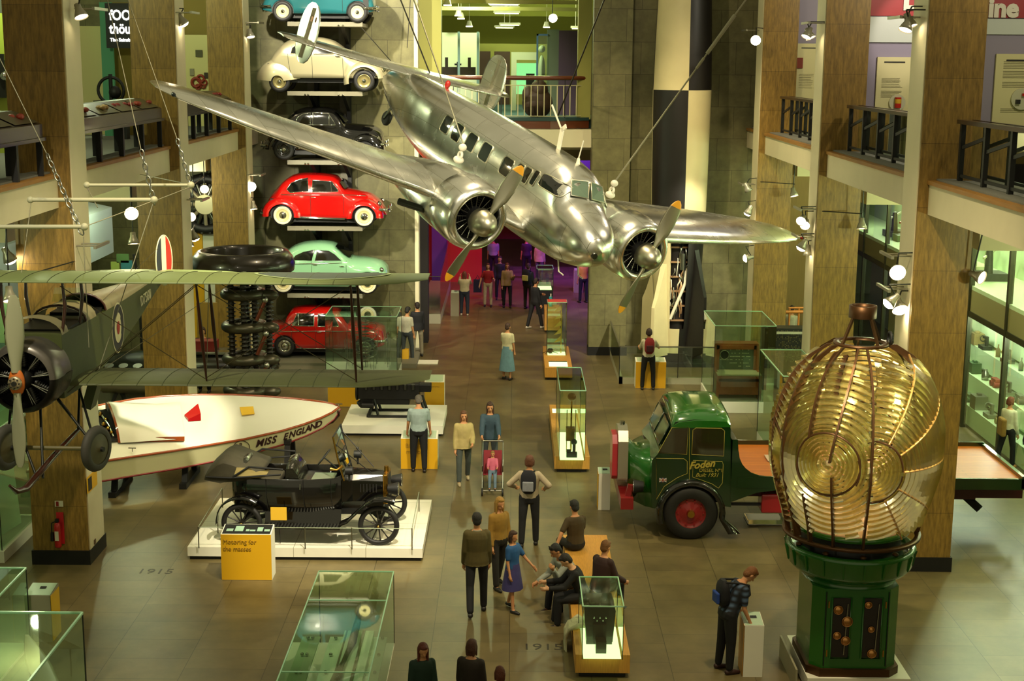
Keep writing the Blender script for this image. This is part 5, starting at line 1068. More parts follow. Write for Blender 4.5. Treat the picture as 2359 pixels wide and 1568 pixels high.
    m = MB(CHROME); m.cyl((xr - .1, yc, 1.98), (xr - .1, yc, 2.07), .055, n=12); m.build('filler_cap', r_, world=True)
    m = MB(LRED); m.bb((x0 - .6, Y0 + .1, .55), (x0 - .35, Y1 - .1, .78)); m.bar((x0 - .5, Y0 + .3, .55), (x0 - .4, Y0 + .3, 1.0), .1, .1); m.build('bumper', t, world=True)
    for y in (Y0 + .25, Y1 - .25): m = MB(BLACKP); m.cyl((x0 - .35, y, .98), (x0 - .15, y, .98), .14, .1, 16); m.cyl((x0 - .36, y, .98), (x0 - .35, y, .98), .12, n=16, m=CHROME); m.build('headlamp', t, world=True)
    # wheels
    def tw(x, y, s):
        M = Matrix.Translation((x, y, .53)) @ Matrix.Rotation(pi / 2, 4, 'X'); m = MB(RUBBER); m.lathe([(.30, -.11), (.36, -.13), (.5, -.125), (.53, -.08), (.535, .08), (.5, .125), (.36, .13), (.30, .11)], 44, M=M); w = m.build('wheel', t, world=True)
        m = MB(LRED); m.lathe([(.01, .10), (.12, .11), (.2, .05), (.29, .06), (.335, .12), (.35, .10)], 32, M=M); m.lathe([(.01, -.05), (.33, -.08)], 24, M=M)
        for k in range(10): a = 2 * pi * k / 10; m.cyl(M @ Vector((.25 * cos(a), .25 * sin(a), .05)), M @ Vector((.25 * cos(a), .25 * sin(a), .09)), .016, n=6)
        m.build('red_disc', w, world=True); m = MB(BRASS); m.cyl(M @ Vector((0, 0, .1)), M @ Vector((0, 0, .17)), .085, .07, 16); m.build('hub_cap', w, world=True)
    xw = atY(1590, 1190, 26.95).x
    tw(xw, Y0 + .04, -1); tw(xw, Y1 - .25, 1); tw(8.1, Y0 + .12, -1); tw(8.1, Y1 - .3, 1)
    m = MB(BLACKG)
    for y in (Y0 - .02, Y1 - .3):
        R = []
        for k in range(17): a = radians(200 - 13.2 * k); R.append([(xw + .575 * cos(a), y - .1, .53 + .575 * sin(a)), (xw + .68 * cos(a), y - .06, .53 + .67 * sin(a)), (xw + .68 * cos(a), y + .3, .53 + .67 * sin(a)), (xw + .60 * cos(a), y + .3, .53 + .585 * sin(a))])
        R.append([(xw + .74, y - .1, .13), (xw + .98, y - .06, .13), (xw + .98, y + .3, .13), (xw + .8, y + .3, .13)]); mm = MB(BLACKG); mm.rings(R, smooth=True); mm.build('mudguard', t, world=True)
    # chassis, tank, bed
    for y in (Y0 + .5, Y1 - .6): m = MB(DRED); m.bb((x0 + .1, y, .72), (10.2, y + .1, .95)); m.build('chassis_rail', t, world=True)
    xt = atY(1755, 1150, 27.1).x; m = MB(LRED); m.bb((xt, Y0 + .15, .48), (xt + 1.0, Y0 + .6, .86)); m.cyl((xt + .42, Y0 + .13, .68), (xt + .42, Y0 + .16, .68), .045, n=12, m=CHROME); m.build('fuel_tank', t, world=True, bevel=.03)
    m = MB(BLACKP); m.bar((4.3, Y0 + .3, .62), (5.0, Y0 + .3, .62), .05, .05); m.bar((5.0, Y0 + .3, .85), (5.3, Y0 + .3, .55), .05, .05); m.build('tie_bar', t, world=True); m = MB(BLACKP); m.bar((8.9, Y0 + .6, .9), (9.3, Y0 + .3, .55), .12, .12); m.build('tow_hook', t, world=True); m = MB(DRED); m.bb((8.6, Y0 + .3, .75), (9.2, Y1 - .5, .95)); m.build('cross_member', t, world=True)
    m = MB(PLANK); m.bb((4.42, Y0 + .03, 1.2), (9.97, Y1 + .15, 1.25)); bd = m.build('flatbed', t, world=True)
    m = MB(LG); m.bb((4.42, Y0 - .03, 1.05), (10.03, Y0 + .03, 1.27)); m.bb((4.42, Y1 + .12, 1.1), (10.03, Y1 + .18, 1.34)); m.bb((9.97, Y0 - .03, 1.08), (10.05, Y1 + .18, 1.32)); m.build('bed_rim', t, world=True)
    xs = 4.30; m = MB(LG); pr = [(xs, .75), (xs, 2.02), (xs + .1, 2.02), (xs + .13, 1.7)] + [(xs + .68 - .55 * cos(radians(a)), 1.78 - .5 * sin(radians(a))) for a in range(0, 91, 15)] + [(xs + 1.2, 1.27), (xs + 1.2, 1.05), (xs + .5, .95)]
    m.prism(pr, lambda u, v, d: (u, d, v), Y0 - .02, Y0 + .03); m.bb((xs, Y0, 1.25), (xs + .1, Y1 + .1, 2.0)); m.build('bed_front_board', t, world=True)
    return t
lorry()
c = atY(1782, 1046, 28.3); m = MB(mat('pink_card', '#b59a84', .5)); m.box((c.x, 28.3, 1.27), (.3, .45, .02)); tag(m.build('notice_sheet', loc=(c.x, 28.3, 1.255)), 'pinkish notice sheet lying on the lorry flatbed beside the lens', 'notice')
m = MB(CHROME); a = atZ(1722, 1212, 0); m.bb((a.x, a.y, .03), (a.x + .75, a.y + .5, .05)); m.bb((a.x, a.y, .0), (a.x + .02, a.y + .5, .12)); m.bb((a.x, a.y + .48, 0), (a.x + .75, a.y + .5, .12)); tag(m.build('drip_tray', loc=(a.x, a.y, 0)), 'shallow metal drip tray on the floor under the lorry', 'tray')
# ================================================================ LIGHTHOUSE LENS
LC = Vector((5.12, 20.62, 0))
LGN = mat('lens_base_green', '#1b5a16', .25, coat=.6); LGD = mat('lens_base_dark', '#0c2410', .3, coat=.5); BRZ = mat('bronze_frame', '#4a3016', .4, .7); PINK = mat('lens_floor', '#d0a892', .6)
def prismglass(name, tint, gl):
    m = bpy.data.materials.new(name); m.use_nodes = True; nt = m.node_tree; nt.nodes.clear(); o = nt.nodes.new('ShaderNodeOutputMaterial')
    t_ = nt.nodes.new('ShaderNodeBsdfTransparent'); t_.inputs[0].default_value = tint + (1,); g = nt.nodes.new('ShaderNodeBsdfGlossy'); g.inputs[0].default_value = gl + (1,); g.inputs['Roughness'].default_value = .16
    d = nt.nodes.new('ShaderNodeBsdfRefraction'); d.inputs[0].default_value = tint + (1,); d.inputs['Roughness'].default_value = .08; d.inputs['IOR'].default_value = 1.45
    a = nt.nodes.new('ShaderNodeMixShader'); a.inputs[0].default_value = .5; b = nt.nodes.new('ShaderNodeMixShader'); b.inputs[0].default_value = .42
    nt.links.new(t_.outputs[0], a.inputs[1]); nt.links.new(d.outputs[0], a.inputs[2]); nt.links.new(a.outputs[0], b.inputs[1]); nt.links.new(g.outputs[0], b.inputs[2]); nt.links.new(b.outputs[0], o.inputs[0]); return m
PG = prismglass('prism_glass', (1, .93, .62), (1, .95, .68))
def lens():
    t = thing('lighthouse_lens', 'huge golden glass lighthouse lens on a green iron pedestal', 'lens', LC)
    def oct_(w, d, c, z): return [(-w + c, -d, z), (w - c, -d, z), (w, -d + c, z), (w, d - c, z), (w - c, d, z), (-w + c, d, z), (-w, d - c, z), (-w, -d + c, z)]
    m = MB(BRZ); m.rings([oct_(.69, .69, .17, .26), oct_(.69, .69, .17, .38)], smooth=False); m.build('pedestal_foot', t)
    m = MB(LGN); m.rings([oct_(.64, .64, .16, .38), oct_(.64, .64, .16, 1.62)], smooth=False); p = m.build('pedestal', t)
    for s in (-1, 1):
        m = MB(mat('pedestal_interior', '#1a0f0a', .5)); m.bb((s * .23 - .13, -.648, .55), (s * .23 + .13, -.635, 1.48)); w = m.build('glazed_door', p); m = MB(LGN); m.tube([(s * .23 - .14, -.655, .54), (s * .23 + .14, -.655, .54), (s * .23 + .14, -.655, 1.49), (s * .23 - .14, -.655, 1.49)], .014, 5, closed=True); m.tube([(s * .46, -.655, .42), (s * .46, -.655, 1.58)], .008, 4, BLACKP); m.build('door_frame', w)
        m = MB(mat('copper', '#c08a54', .3, 1.))
        for x, z, r in (((-.28, 1.30, .06), (-.14, 1.12, .07), (-.15, .82, .06), (-.28, .9, .05)) if s < 0 else ((.16, 1.38, .045), (.25, .62, .06), (.22, 1.0, .04))): m.ell((x, -.66, z), (r, .03, r), n=14); m.torus((x, -.665, z), r * 1.1, .008, n=18, k=5, M=Matrix.Rotation(pi / 2, 3, 'X'))
        m.cyl((s * .23 + .06, -.66, .6), (s * .23 + .09, -.66, 1.4), .012, n=6, m=STEEL); m.build('clockwork', w)
        for z in (.62, 1.38): m = MB(BRASS); m.box((s * .42, -.65, z), (.02, .02, .1)); m.build('hinge', p)
    m = MB(LGD); m.lathe([(.70, 1.62), (.66, 1.66), (.72, 1.72), (.86, 1.78), (.92, 1.85), (.95, 2.08), (.97, 2.12), (.9, 2.16), (.85, 2.1), (.02, 2.12)], 48, m=LGN); dr = m.build('drum', t)
    for k in range(20): a = 2 * pi * k / 20; m = MB(LGN); m.prism([(.86, 1.80), (.93, 1.86), (.985, 2.10), (.955, 2.10)], lambda u, v, d: (u * cos(a) - d * sin(a), u * sin(a) + d * cos(a), v), -.012, .012); m.build('rib', dr)
    m = MB(BLACKP); m.cyl((0, 0, 2.1), (0, 0, 2.34), .74, n=40); m.build('turntable', t)
    for k in range(10): a = 2 * pi * k / 10 + .3; m = MB(BRZ); m.ell((.86 * cos(a), .86 * sin(a), 2.18), (.05, .05, .03), n=10); m.build('roller', t)
    m = MB(BRZ); m.lathe([(.93, 2.30), (1.02, 2.30), (1.02, 2.34), (.93, 2.34), (.93, 2.30)], 48); m.build('base_ring', t)
    m = MB(LGN); m.lathe([(.80, 2.36), (.86, 2.38), (.86, 2.44), (.80, 2.46)], 40); m.build('green_ring', t); m = MB(PINK); m.cyl((0, 0, 2.42), (0, 0, 2.47), .82, n=40); m.build('lens_floor', t)
    prof = [(2.34, .93), (2.6, .98), (3.0, 1.10), (3.5, 1.20), (3.9, 1.20), (4.3, 1.13), (4.7, .97), (4.95, .78), (5.1, .58), (5.2, .40)]
    Rb = lambda z: smooth_interp(z, prof)
    S = lambda ph, z, e=0.: Vector(((Rb(z) + e) * cos(ph), (Rb(z) + e) * sin(ph), z))
    def panel(ph0, z0, pa, pb, nm, r_in=.46):
        for kind, rs in (('bullseye_prisms', [.0, .09, .15, .21, .27, .33, .39]), ('outer_prisms', [.50 + .085 * i for i in range(16)])):
            m = MB(PG)
            for r in rs:
                if r == 0:
                    m.rings([[S(ph0 + q * cos(2 * pi * i / 20) / 1.2, z0 + q * sin(2 * pi * i / 20), .05 - q * q * 4) for i in range(20)] for q in (.07, .04, .01)], cap=(0, 1)); continue
                n = int(20 + r * 50); run = []
                def flush():
                    if len(run) > 2:
                        R = []
                        for tt in run:
                            L = []
                            w = .045 if kind[0] == 'b' else .066
                            for dr_, e in ((0, .0), (w, -.0), (w * .8, .07), (w * .25, .03)): rr = r + dr_; z = z0 + rr * sin(tt); L.append(S(ph0 + rr * cos(tt) / max(.55, Rb(z)), z, e))
                            R.append(L)
                        m.rings(R, smooth=False)
                for i in range(n + 1):
                    tt = 2 * pi * i / n; z = z0 + (r + .03) * sin(tt); ph = ph0 + (r + .03) * cos(tt) / max(.55, Rb(min(5.15, max(2.3, z))))
                    ok = 2.52 < z < 5.02 and pa < ph < pb
                    if ok: run.append(tt)
                    else: flush(); run = []
                flush()
            m.build(kind, t)
        m = MB(BRZ); m.tube([S(ph0 + r_in * cos(2 * pi * i / 48) / Rb(z0), z0 + r_in * sin(2 * pi * i / 48), .03) for i in range(48) if pa - .03 < ph0 + r_in * cos(2 * pi * i / 48) / Rb(z0) < pb + .03], .016, 6); m.build('bullseye_ring', t)
    d = radians; zc = 3.56
    panel(d(-122), zc + .06, d(-162), d(-93), 'l'); panel(d(-93), zc, d(-92.5), d(-8), 'r'); panel(d(-180), zc, d(-205), d(-159), 's'); panel(d(70), zc, d(10), d(140), 'b')
    def merid(ph, z0=2.34, z1=5.18, w=.03, h=.06, name='frame_rib', serr=False, ph1=None):
        m = MB(BRZ); R = []
        for i in range(19):
            z = z0 + (z1 - z0) * i / 18; p = ph if ph1 is None else ph + (ph1 - ph) * i / 18; c = S(p, z, .05); n_ = Vector((cos(p), sin(p), 0)); s_ = Vector((-sin(p), cos(p), 0)); R.append([c + n_ * .02 + s_ * w / 2, c + n_ * .02 - s_ * w / 2, c - n_ * h - s_ * w / 2, c - n_ * h + s_ * w / 2])
        m.rings(R, smooth=False)
        if serr:
            for i in range(17): z = z0 + .9 + i * (z1 - z0 - 1.0) / 17; c = S(ph, z, -.02); s_ = Vector((-sin(ph), cos(ph), 0)); m.add([c, c + s_ * -.08 + Vector((0, 0, .04)), c + Vector((0, 0, .07)), c + Vector((0, 0, .03)) + Vector((cos(ph), sin(ph), 0)) * -.06], [(0, 1, 2), (0, 1, 3), (1, 2, 3)])
        m.build(name, t)
    merid(d(-93)); merid(d(-8), w=.03, h=.16); merid(d(-120), zc + .1, 5.18, serr=True, ph1=d(-108)); merid(d(-135), zc + .42, 5.18, serr=True); merid(d(-158), serr=True, h=.1); merid(d(-176), w=.02); merid(d(-118), 2.34, zc - .1); merid(d(-140), 2.34, zc - .45)
    for p in (30, 80, 125): merid(d(p))
    for tt in (62, 32, 0, -32, -62):
        m = MB(BRZ); P = []
        for i in range(9):
            r = .47 + (1.7 - .47) * i / 8; z = zc + r * sin(d(tt)); ph = d(-93) + r * cos(d(tt)) / max(.6, Rb(min(5.1, max(2.4, z))))
            if z > 2.4 and ph < d(-6): P.append(S(ph, z, .05))
        m.tube(P, .017, 6, mat('bright_bar', '#b58a4a', .35, .7)); m.build('radial_bar', t)
    for a0, a1 in ((150, 215), (-25, 25)):
        m = MB(BRZ); m.tube([S(d(-122) + .46 * cos(d(a)) / 1.2 + (0 if 1 else 0), zc + .46 * sin(d(a)), .05) for a in range(a0, a1, 8)], .012, 5); m.build('cross_bar', t)
    m = MB(BRZ); m.lathe([(.32, 5.16), (.40, 5.16), (.40, 5.20), (.32, 5.20), (.32, 5.16)], 32); m.build('top_ring', t)
    for k in range(4): a = 2 * pi * k / 4 + .5; m = MB(BRZ); m.bar((.36 * cos(a), .36 * sin(a), 5.18), (.17 * cos(a), .17 * sin(a), 5.58), .035, .035); m.build('top_strut', t)
    m = MB(BRZ); m.lathe([(.20, 5.56), (.20, 5.74), (.16, 5.74), (.16, 5.56), (.20, 5.56)], 28); m.build('top_collar', t)
    m = MB(BLACKP); m.torus((.42, 0, 5.25), .09, .025, n=20, k=8, M=Matrix.Rotation(pi / 2, 3, 'Y')); m.build('side_roller', t)
    m = MB(PG); m.cyl((0, 0, 2.5), (0, 0, 3.9), .14, .12, 18); m.build('burner', t)
lens()
m = MB(WHITEP); m.bb((4.42, 19.88, .04), (5.95, 21.5, .26)); m.bb((4.46, 19.92, 0), (5.91, 21.46, .04), BLACKP); tag(m.build('lens_plinth', loc=(5.18, 20.7, 0)), 'square white plinth under the lighthouse lens', 'plinth')
m = MB(mat('plinth_grey', '#8a8468', .5)); a = atZ(1815, 1470, .25); m.bar((4.28, 20.0, .17), (4.28, 21.3, .17), .03, .34); tag(m.build('leaning_panel', loc=(4.2, 20.6, 0)), 'grey panel edge-on beside the lens plinth', 'panel')
# ================================================================ LOW BENCHES WITH GLASS CASES DOWN THE MIDDLE
LIT = emis('lit_base', (.75, 1, .42), 1.6)
def bench(name, label, x0, x1, y0, y1, h):
    m = MB(BIRCH); m.bb((x0, y0, .08), (x1, y1, h)); m.bb((x0 + .06, y0 + .06, 0), (x1 - .06, y1 - .06, .08), BLACKP); o = m.build(name, loc=((x0 + x1) / 2, (y0 + y1) / 2, 0), bevel=.006); tag(o, label, 'bench'); return o
hb = .38
bench('display_bench', 'nearest long birch bench where a group of people sits', 1.0, 1.83, 20.4, 26.0, hb)
y2 = atZ(1330, 932, hb).y; bench('display_bench', 'birch bench with the tallest lit case, left of the lorry', .99, 1.79, 31.48, y2, hb)
y3 = atZ(1300, 797, hb).y; bench('display_bench', 'birch bench below the orange-topped case', .97, 1.78, 41.1, y3, hb)
def litcase(label, pxl, pxr, pyb, pyt, pytb, h0, group='lit cases on the benches', top=None, depth=None):
    a, b = atZ(pxl, pyb, h0), atZ(pxr, pyb, h0); zt_ = atY(pxl, pyt, a.y).z; yb = atZ(pxl, pytb, zt_).y if depth is None else a.y + depth
    t = glass_case('glass_case', label, a.x, b.x, a.y, yb, h0, zt_, g=GLASSG); m = MB(LIT); m.bb((a.x + .02, a.y + .02, h0 + .002), (b.x - .02, yb - .02, h0 + .02)); m.build('lit_base', t, world=True)
    return t, a, b, yb, zt_
t, a, b, yb, zt_ = litcase('lit glass case at the near end of the bench, holding a dark pulpit-like machine', 1341, 1434, 1518, 1396, 1328, hb)
BM = mat('bakelite_brown', '#2b1a0a', .35, coat=.4); cx_, cy_ = (a.x + b.x) / 2 - .02, (a.y + yb) / 2
m = MB(BM); m.prism([(-.2, .0), (.2, .0), (.24, .5), (.2, .62), (-.2, .62), (-.24, .5)], lambda u, v, d: (cx_ + u, d, hb + .1 + v), cy_ - .2, cy_ + .25); m.bb((cx_ - .07, cy_ - .45, hb + .02), (cx_ + .09, cy_ - .2, hb + .2)); m.bb((cx_ - .1, cy_ - .26, hb + .1), (cx_ + .1, cy_ - .2, hb + .4)); m.bb((cx_ - .2, cy_ - .1, hb + .02), (cx_ + .2, cy_ + .2, hb + .12))
for k in range(5): m.ell((cx_ - .09 + .045 * k, cy_ - .22, hb + .5 - .05 * (k % 2)), .018, CHROME, n=8)
tag(m.build('machine', loc=(cx_, cy_, hb)), 'dark brown machine inside the nearest lit glass case', 'machine')
t, a, b, yb, zt_ = litcase('tall lit glass case left of the lorry cab with a slender instrument inside', 1288, 1347, 1060, 899, 846, hb)
cx_, cy_ = (a.x + b.x) / 2, a.y + .35; m = MB(BRASS); m.cyl((cx_, cy_ + .3, hb + .05), (cx_, cy_ + .3, zt_ - .35), .02, n=8); m.ell((cx_, cy_ + .3, zt_ - .3), .1, BRZ); m.bb((cx_ - .12, cy_ + .2, hb + .3), (cx_ + .08, cy_ + .4, hb + .6)); 
for s_ in (-.1, .1): m.cyl((cx_ + s_, cy_ + .3, hb + .02), (cx_ + s_, cy_ + .3, zt_ - .6), .01, n=6)
tag(m.build('instrument', loc=(cx_, cy_ + .3, hb)), 'slender brass instrument in the tall lit case', 'instrument')
m = MB(BLACKP); m.bb((cx_ - .12, cy_ - .22, hb + .03), (cx_ + .12, cy_ - .1, hb + .14)); m.bb((cx_ + .02, cy_ - .2, hb + .1), (cx_ + .08, cy_ - .12, hb + .35)); m.ell((cx_ + .05, cy_ - .16, hb + .38), .07); m.bb((cx_ - .12, cy_ - .2, hb + .1), (cx_ - .02, cy_ - .12, hb + .2)); tag(m.build('microscope', loc=(cx_, cy_ - .15, hb)), 'small black instrument on the lit floor of the tall case', 'instrument')
t, a, b, yb, zt_ = litcase('glass case with an orange top and yellow triangular shapes inside', 1260, 1304, 818, 696, 682, hb, depth=.5)
m = MB(mat('orange_top', '#c24a18', .3)); m.bb((a.x, a.y, zt_ - .005), (b.x, yb, zt_ + .015)); m.build('orange_lid', t, world=True); m = MB(mat('yellow_card', '#c39a1c', .5))
for k in range(5): z = hb + .35 + k * .24; m.add([(a.x + .2, a.y + .2, z), (b.x - .15, a.y + .25, z + .05), (b.x - .15, a.y + .3, z + .22), (b.x - .12, a.y + .35, z + .1)], [(0, 1, 2), (0, 2, 3), (0, 1, 3), (1, 2, 3)])
m.cyl((b.x - .15, a.y + .28, hb), (b.x - .15, a.y + .28, zt_ - .1), .015, n=6); tag(m.build('paper_model', loc=(a.x + .2, a.y + .2, hb)), 'tower of yellow triangular shapes in the orange-topped case', 'model'); m = MB(BLACKP); m.ell((cx_ - .2, a.y + .12, hb + .12), .09); 
for k in range(6): m.cyl((cx_ - .2, a.y + .12, hb + .12), (cx_ - .2 + .25 * cos(k), a.y + .2 + .15 * sin(k), hb + .02), .008, n=4)
tag(m.build('probe_model', loc=(cx_ - .2, a.y + .12, hb)), 'small dark spidery model at the foot of the orange-topped case', 'model')
for (x0, y0, x1, y1), bb_, la in (((.2, .3, .8, .7), (.97, 41.1, 1.78, y3), 'flat lit window set into the far birch bench'),): 
    m = MB(LIT); m.bb((1.1, 41.25, hb + .0), (1.65, 41.85, hb + .012)); m.bb((1.1, 41.9, hb), (1.65, 41.98, hb + .014), BLACKP); tag(m.build('lit_display', loc=(1.38, 41.6, hb)), la, 'panel')
m = MB(LIT); m.bb((1.05, y2 - .9, hb), (1.7, y2 - .5, hb + .012)); tag(m.build('lit_display', loc=(1.38, y2 - .7, hb)), 'flat lit window in the bench behind the tallest case', 'panel')
# farther lit cases in the corridor mouth
t = glass_case('glass_case', 'small green-lit case in the corridor mouth', .9, 1.5, 52.2, 53.2, .9, 1.7, True, BLACKP, g=GLASSG); m = MB(LIT); m.bb((.95, 52.3, .91), (1.45, 53.1, .93)); m.build('lit_base', t, world=True)
bench('display_bench', 'small wooden bench block behind the person in black', 1.12, 1.66, 48.6, 50.0, .75)
m = MB(mat('cyan_bottle', '#3a9aa0', .3)); a = atZ(1281, 672, .95); m.cyl((1.35, 49.6, .75), (1.35, 49.6, 1.1), .06, n=10); m.cyl((1.35, 49.6, 1.1), (1.35, 49.6, 1.2), .025, n=8, m=WPT); tag(m.build('bottle', loc=(1.35, 49.6, .75)), 'small turquoise and white bottle on the corridor bench', 'bottle')
def post_lectern(label, px, py, w, h, zh, front, side, top='#a8c0a4', d=.32, rz=0.):
    c = atZ(px, py, 0); t = thing('post_lectern', label, 'lectern', (c.x, c.y + d / 2, 0), rz); m = MB(side); m.rings([[(-w / 2, -d / 2, 0), (w / 2, -d / 2, 0), (w / 2, d / 2, 0), (-w / 2, d / 2, 0)], [(-w / 2, -d / 2, zh), (w / 2, -d / 2, zh), (w / 2, d / 2, zh + .06), (-w / 2, d / 2, zh + .06)]], smooth=False); m.build('body', t)
    m = MB(mat('label_top', top, .4)); m.add([(-w / 2 + .01, -d / 2 + .01, zh + .008), (w / 2 - .01, -d / 2 + .01, zh + .008), (w / 2 - .01, d / 2 - .01, zh + .064), (-w / 2 + .01, d / 2 - .01, zh + .064)], [(0, 1, 2, 3)]); tp = m.build('label_panel', t, flip=False)
    m = MB(BLACKP); m.add([(-.03, 0, zh + .042), (.07, 0, zh + .042), (.07, .07, zh + .056), (-.03, .07, zh + .056)], [(0, 1, 2, 3)]); m.build('picture', tp, flip=False)
    m = MB(front[1]); s_ = front[0]; m.bb((s_ * w / 2 - .006, -d / 2, .01), (s_ * w / 2 + .006, d / 2, zh)); m.build('side_panel', t); return t
post_lectern('slim white post lectern with yellow edge, left of the lorry front wheel', 1391, 1174, .25, 0, .78, (-1, YEL), WHITEP, d=.3)
post_lectern('slim grey-white post lectern the man in the plaid shirt leans on', 1733, 1559, .30, 0, .83, (-1, BIRCH), WHITEP, d=.42)
post_lectern('post lectern with yellow side behind the left foreground glass case', 92, 1478, .42, 0, .78, (1, YEL), mat('lectern_grey', '#8a8468', .5), d=.42)
post_lectern('small grey post lectern beside the long-haired visitor', 1048, 728, .3, 0, .85, (-1, WHITEP), mat('lectern_grey', '#8a8468'), d=.3)
post_lectern('small grey lectern beside the visitor in the yellow top', 1332, 674, .35, 0, .9, (-1, WHITEP), mat('lectern_grey', '#8a8468'), d=.3)
# ================================================================ GLASS CASES IN THE FOREGROUND
zt_ = 1.25; a = atZ(735, 1315, zt_); b = atZ(907, 1316, zt_); c = atZ(650, 1568, zt_)
x0, x1 = a.x, b.x
t = glass_case('glass_case', 'long glass case at the bottom centre with white boards and a carved model', x0, x1, 15.5, a.y, .05, zt_, True, g=GLASSG)
yj = atZ(800, 1382, zt_).y; m = MB(EDGE); m.bar((x0, yj, zt_), (x1, yj, zt_), .015, .015); m.bar((x0, atZ(700, 1547, zt_).y, zt_), (x1, atZ(700, 1547, zt_).y, zt_), .015, .015); m.build('pane_joint', t, world=True)
BRD = mat('display_board', '#b9c9a6', .5)
zb_ = .55; ys = atZ(800, 1466, zb_).y
for xa, xb, la in ((atZ(700, 1466, zb_).x, atZ(738, 1466, zb_).x, 'left white display board in the bottom centre case'), (atZ(761, 1466, zb_).x, atZ(892, 1466, zb_).x, 'wide white display board in the bottom centre case')):
    m = MB(BRD); m.bb((xa, 15.6, zb_ - .03), (xb, ys, zb_)); o = m.build('display_board', loc=(xa, ys, zb_)); tag(o, la, 'board')
    for k in range(5):
        for xx in ((xb - .1,) if xb - xa < .5 else (xa + .1, xb - .06)): q = MB(CHROME); q.ell((xx - xa, -.12 - .62 * k, .03), .028, n=10); q.build('stud', o)
m = MB(BRD); xm = atZ(822, 1470, zb_).x; m.bb((xm - .2, 15.7, zb_ + .002), (xm + .25, ys + .1, zb_ + .06)); m.bb((xm + .08, 15.7, zb_ + .06), (xm + .12, ys + .08, zb_ + .08), mat('board_groove', '#6d6a4a', .5)); m.bb((xm - .17, 15.7, zb_ + .06), (xm - .15, ys + .08, zb_ + .08), mat('board_groove', '#6d6a4a', .5)); tag(m.build('display_board', loc=(xm, ys, zb_)), 'raised middle board that carries the carved model', 'board')
m = MB(mat('carved_model', '#5c5a38', .5, .3, bump=.8, bscale=20)); m.rings([[(xm - .02 + w * cos(a_ * pi / 6) + dx, y, zb_ + .08 + .1 * max(0, sin(a_ * pi / 6)) + h) for a_ in range(12)] for y, w, dx, h in ((ys + .22, .01, .05, .3), (ys, .05, .03, .15), (ys - .5, .06, 0, .03), (ys - .8, .03, -.03, 0), (ys - 1.3, .02, -.06, 0), (ys - 1.5, .06, -.08, 0), (ys - 2.2, .1, -.1, 0), (ys - 3, .12, -.12, 0))]); tag(m.build('carved_model', loc=(xm, ys, zb_ + .08)), 'slender ribbed model lying in the bottom centre glass case', 'model')
zt_ = 1.3; a = atZ(190, 1411, zt_); t = glass_case('glass_case', 'glass case in the bottom left corner with a white wing-like blade inside', a.x - 2.4, a.x, 16.2, a.y, .05, zt_, True, g=GLASSG, edge=.03)
m = MB(mat('white_blade', '#a9a98a', .4)); R = []
p0, p1 = atZ(62, 1462, 1.0), atZ(105, 1568, .5)
for k in range(7): f = k / 6; c = p0 + (p1 - p0) * f; w = .03 + .16 * sin(min(1, f * 1.3) * pi / 2); R.append([c + Vector((w * cos(2 * pi * j / 10), .02 * sin(2 * pi * j / 10), 0)) for j in range(10)])
m.rings(R); m.cyl(p0, (p0.x, p0.y, .06), .012, n=6, m=STEEL); m.cyl(p1, (p1.x, p1.y, .06), .012, n=6, m=STEEL); tag(m.build('blade_exhibit', loc=p0), 'pale twisted blade standing inside the bottom left glass case', 'blade')
zt_ = 1.3; a = atZ(60, 1308, zt_); glass_case('glass_case', 'empty-looking glass case behind the bottom left one', a.x - 2.6, a.x, a.y - 1.9, a.y, .05, zt_, True, g=GLASSG, edge=.025)
t = glass_case('glass_case', 'tall glass case on a plinth at the left edge by the first pillar', -11.6, -9.42, 25.3, 27.4, .22, 2.5, True, WHITEP, g=GLASSG, edge=.02, inset=.05)
m = MB(BRD); m.rings([[(-11.2, 25.9, .23), (-9.75, 25.9, .23), (-9.6, 26.9, .23), (-11.2, 26.9, .23)], [(-11.2, 25.9, 1.15), (-9.85, 25.9, 1.2), (-9.7, 26.9, 1.5), (-11.2, 26.9, 1.5)]], smooth=False); tag(m.build('white_stand', loc=(-10.5, 26.3, .23)), 'pale stepped stand inside the case at the left edge', 'stand')
# fire extinguisher and notices on the first left pillar
c = atY(134, 1225, 25.13); t = thing('fire_extinguisher', 'red fire extinguisher hanging on the first left pillar', 'extinguisher', (c.x, 25.1, c.z)); m = MB(mat('extinguisher_red', '#a81014', .3, coat=.5)); m.lathe([(.01, -.29), (.055, -.28), (.062, -.25), (.062, .12), (.045, .18), (.02, .2), (.01, .2)], 18); m.build('cylinder', t)
m = MB(BLACKP); m.bb((-.03, -.03, .2), (.03, .03, .26)); m.tube([(-.02, 0, .22), (-.1, 0, .18), (-.11, 0, .0), (-.1, 0, -.08)], .012, 6); m.cyl((-.1, 0, .0), (-.1, 0, -.16), .03, .04, 10); m.build('valve_and_horn', t); m = MB(WPT); m.box((0, -.063, -.05), (.07, .006, .18)); m.build('label', t)
m = MB(mat('backboard_red', '#b81822', .5)); m.box((.03, .085, .06), (.13, .015, .6)); m.build('backboard', t)
m = MB(WPT); c = atY(136, 1160, 25.19); m.box((c.x, 25.19, c.z), (.15, .01, .11)); m.box((c.x - .03, 25.183, c.z), (.05, .006, .09), LRED); tag(m.build('safety_sign', loc=c), 'small safety sign above the fire extinguisher', 'sign')
c = atX(212, 1108, -7.75); m = MB(YEL); m.box((-7.75, c.y, c.z), (.012, .62, .30)); m.box((-7.742, c.y - .15, c.z), (.006, .22, .24), DSTEEL); tag(m.build('poster', loc=(-7.75, c.y, c.z)), 'yellow poster with grey picture on the first left pillar side', 'poster')
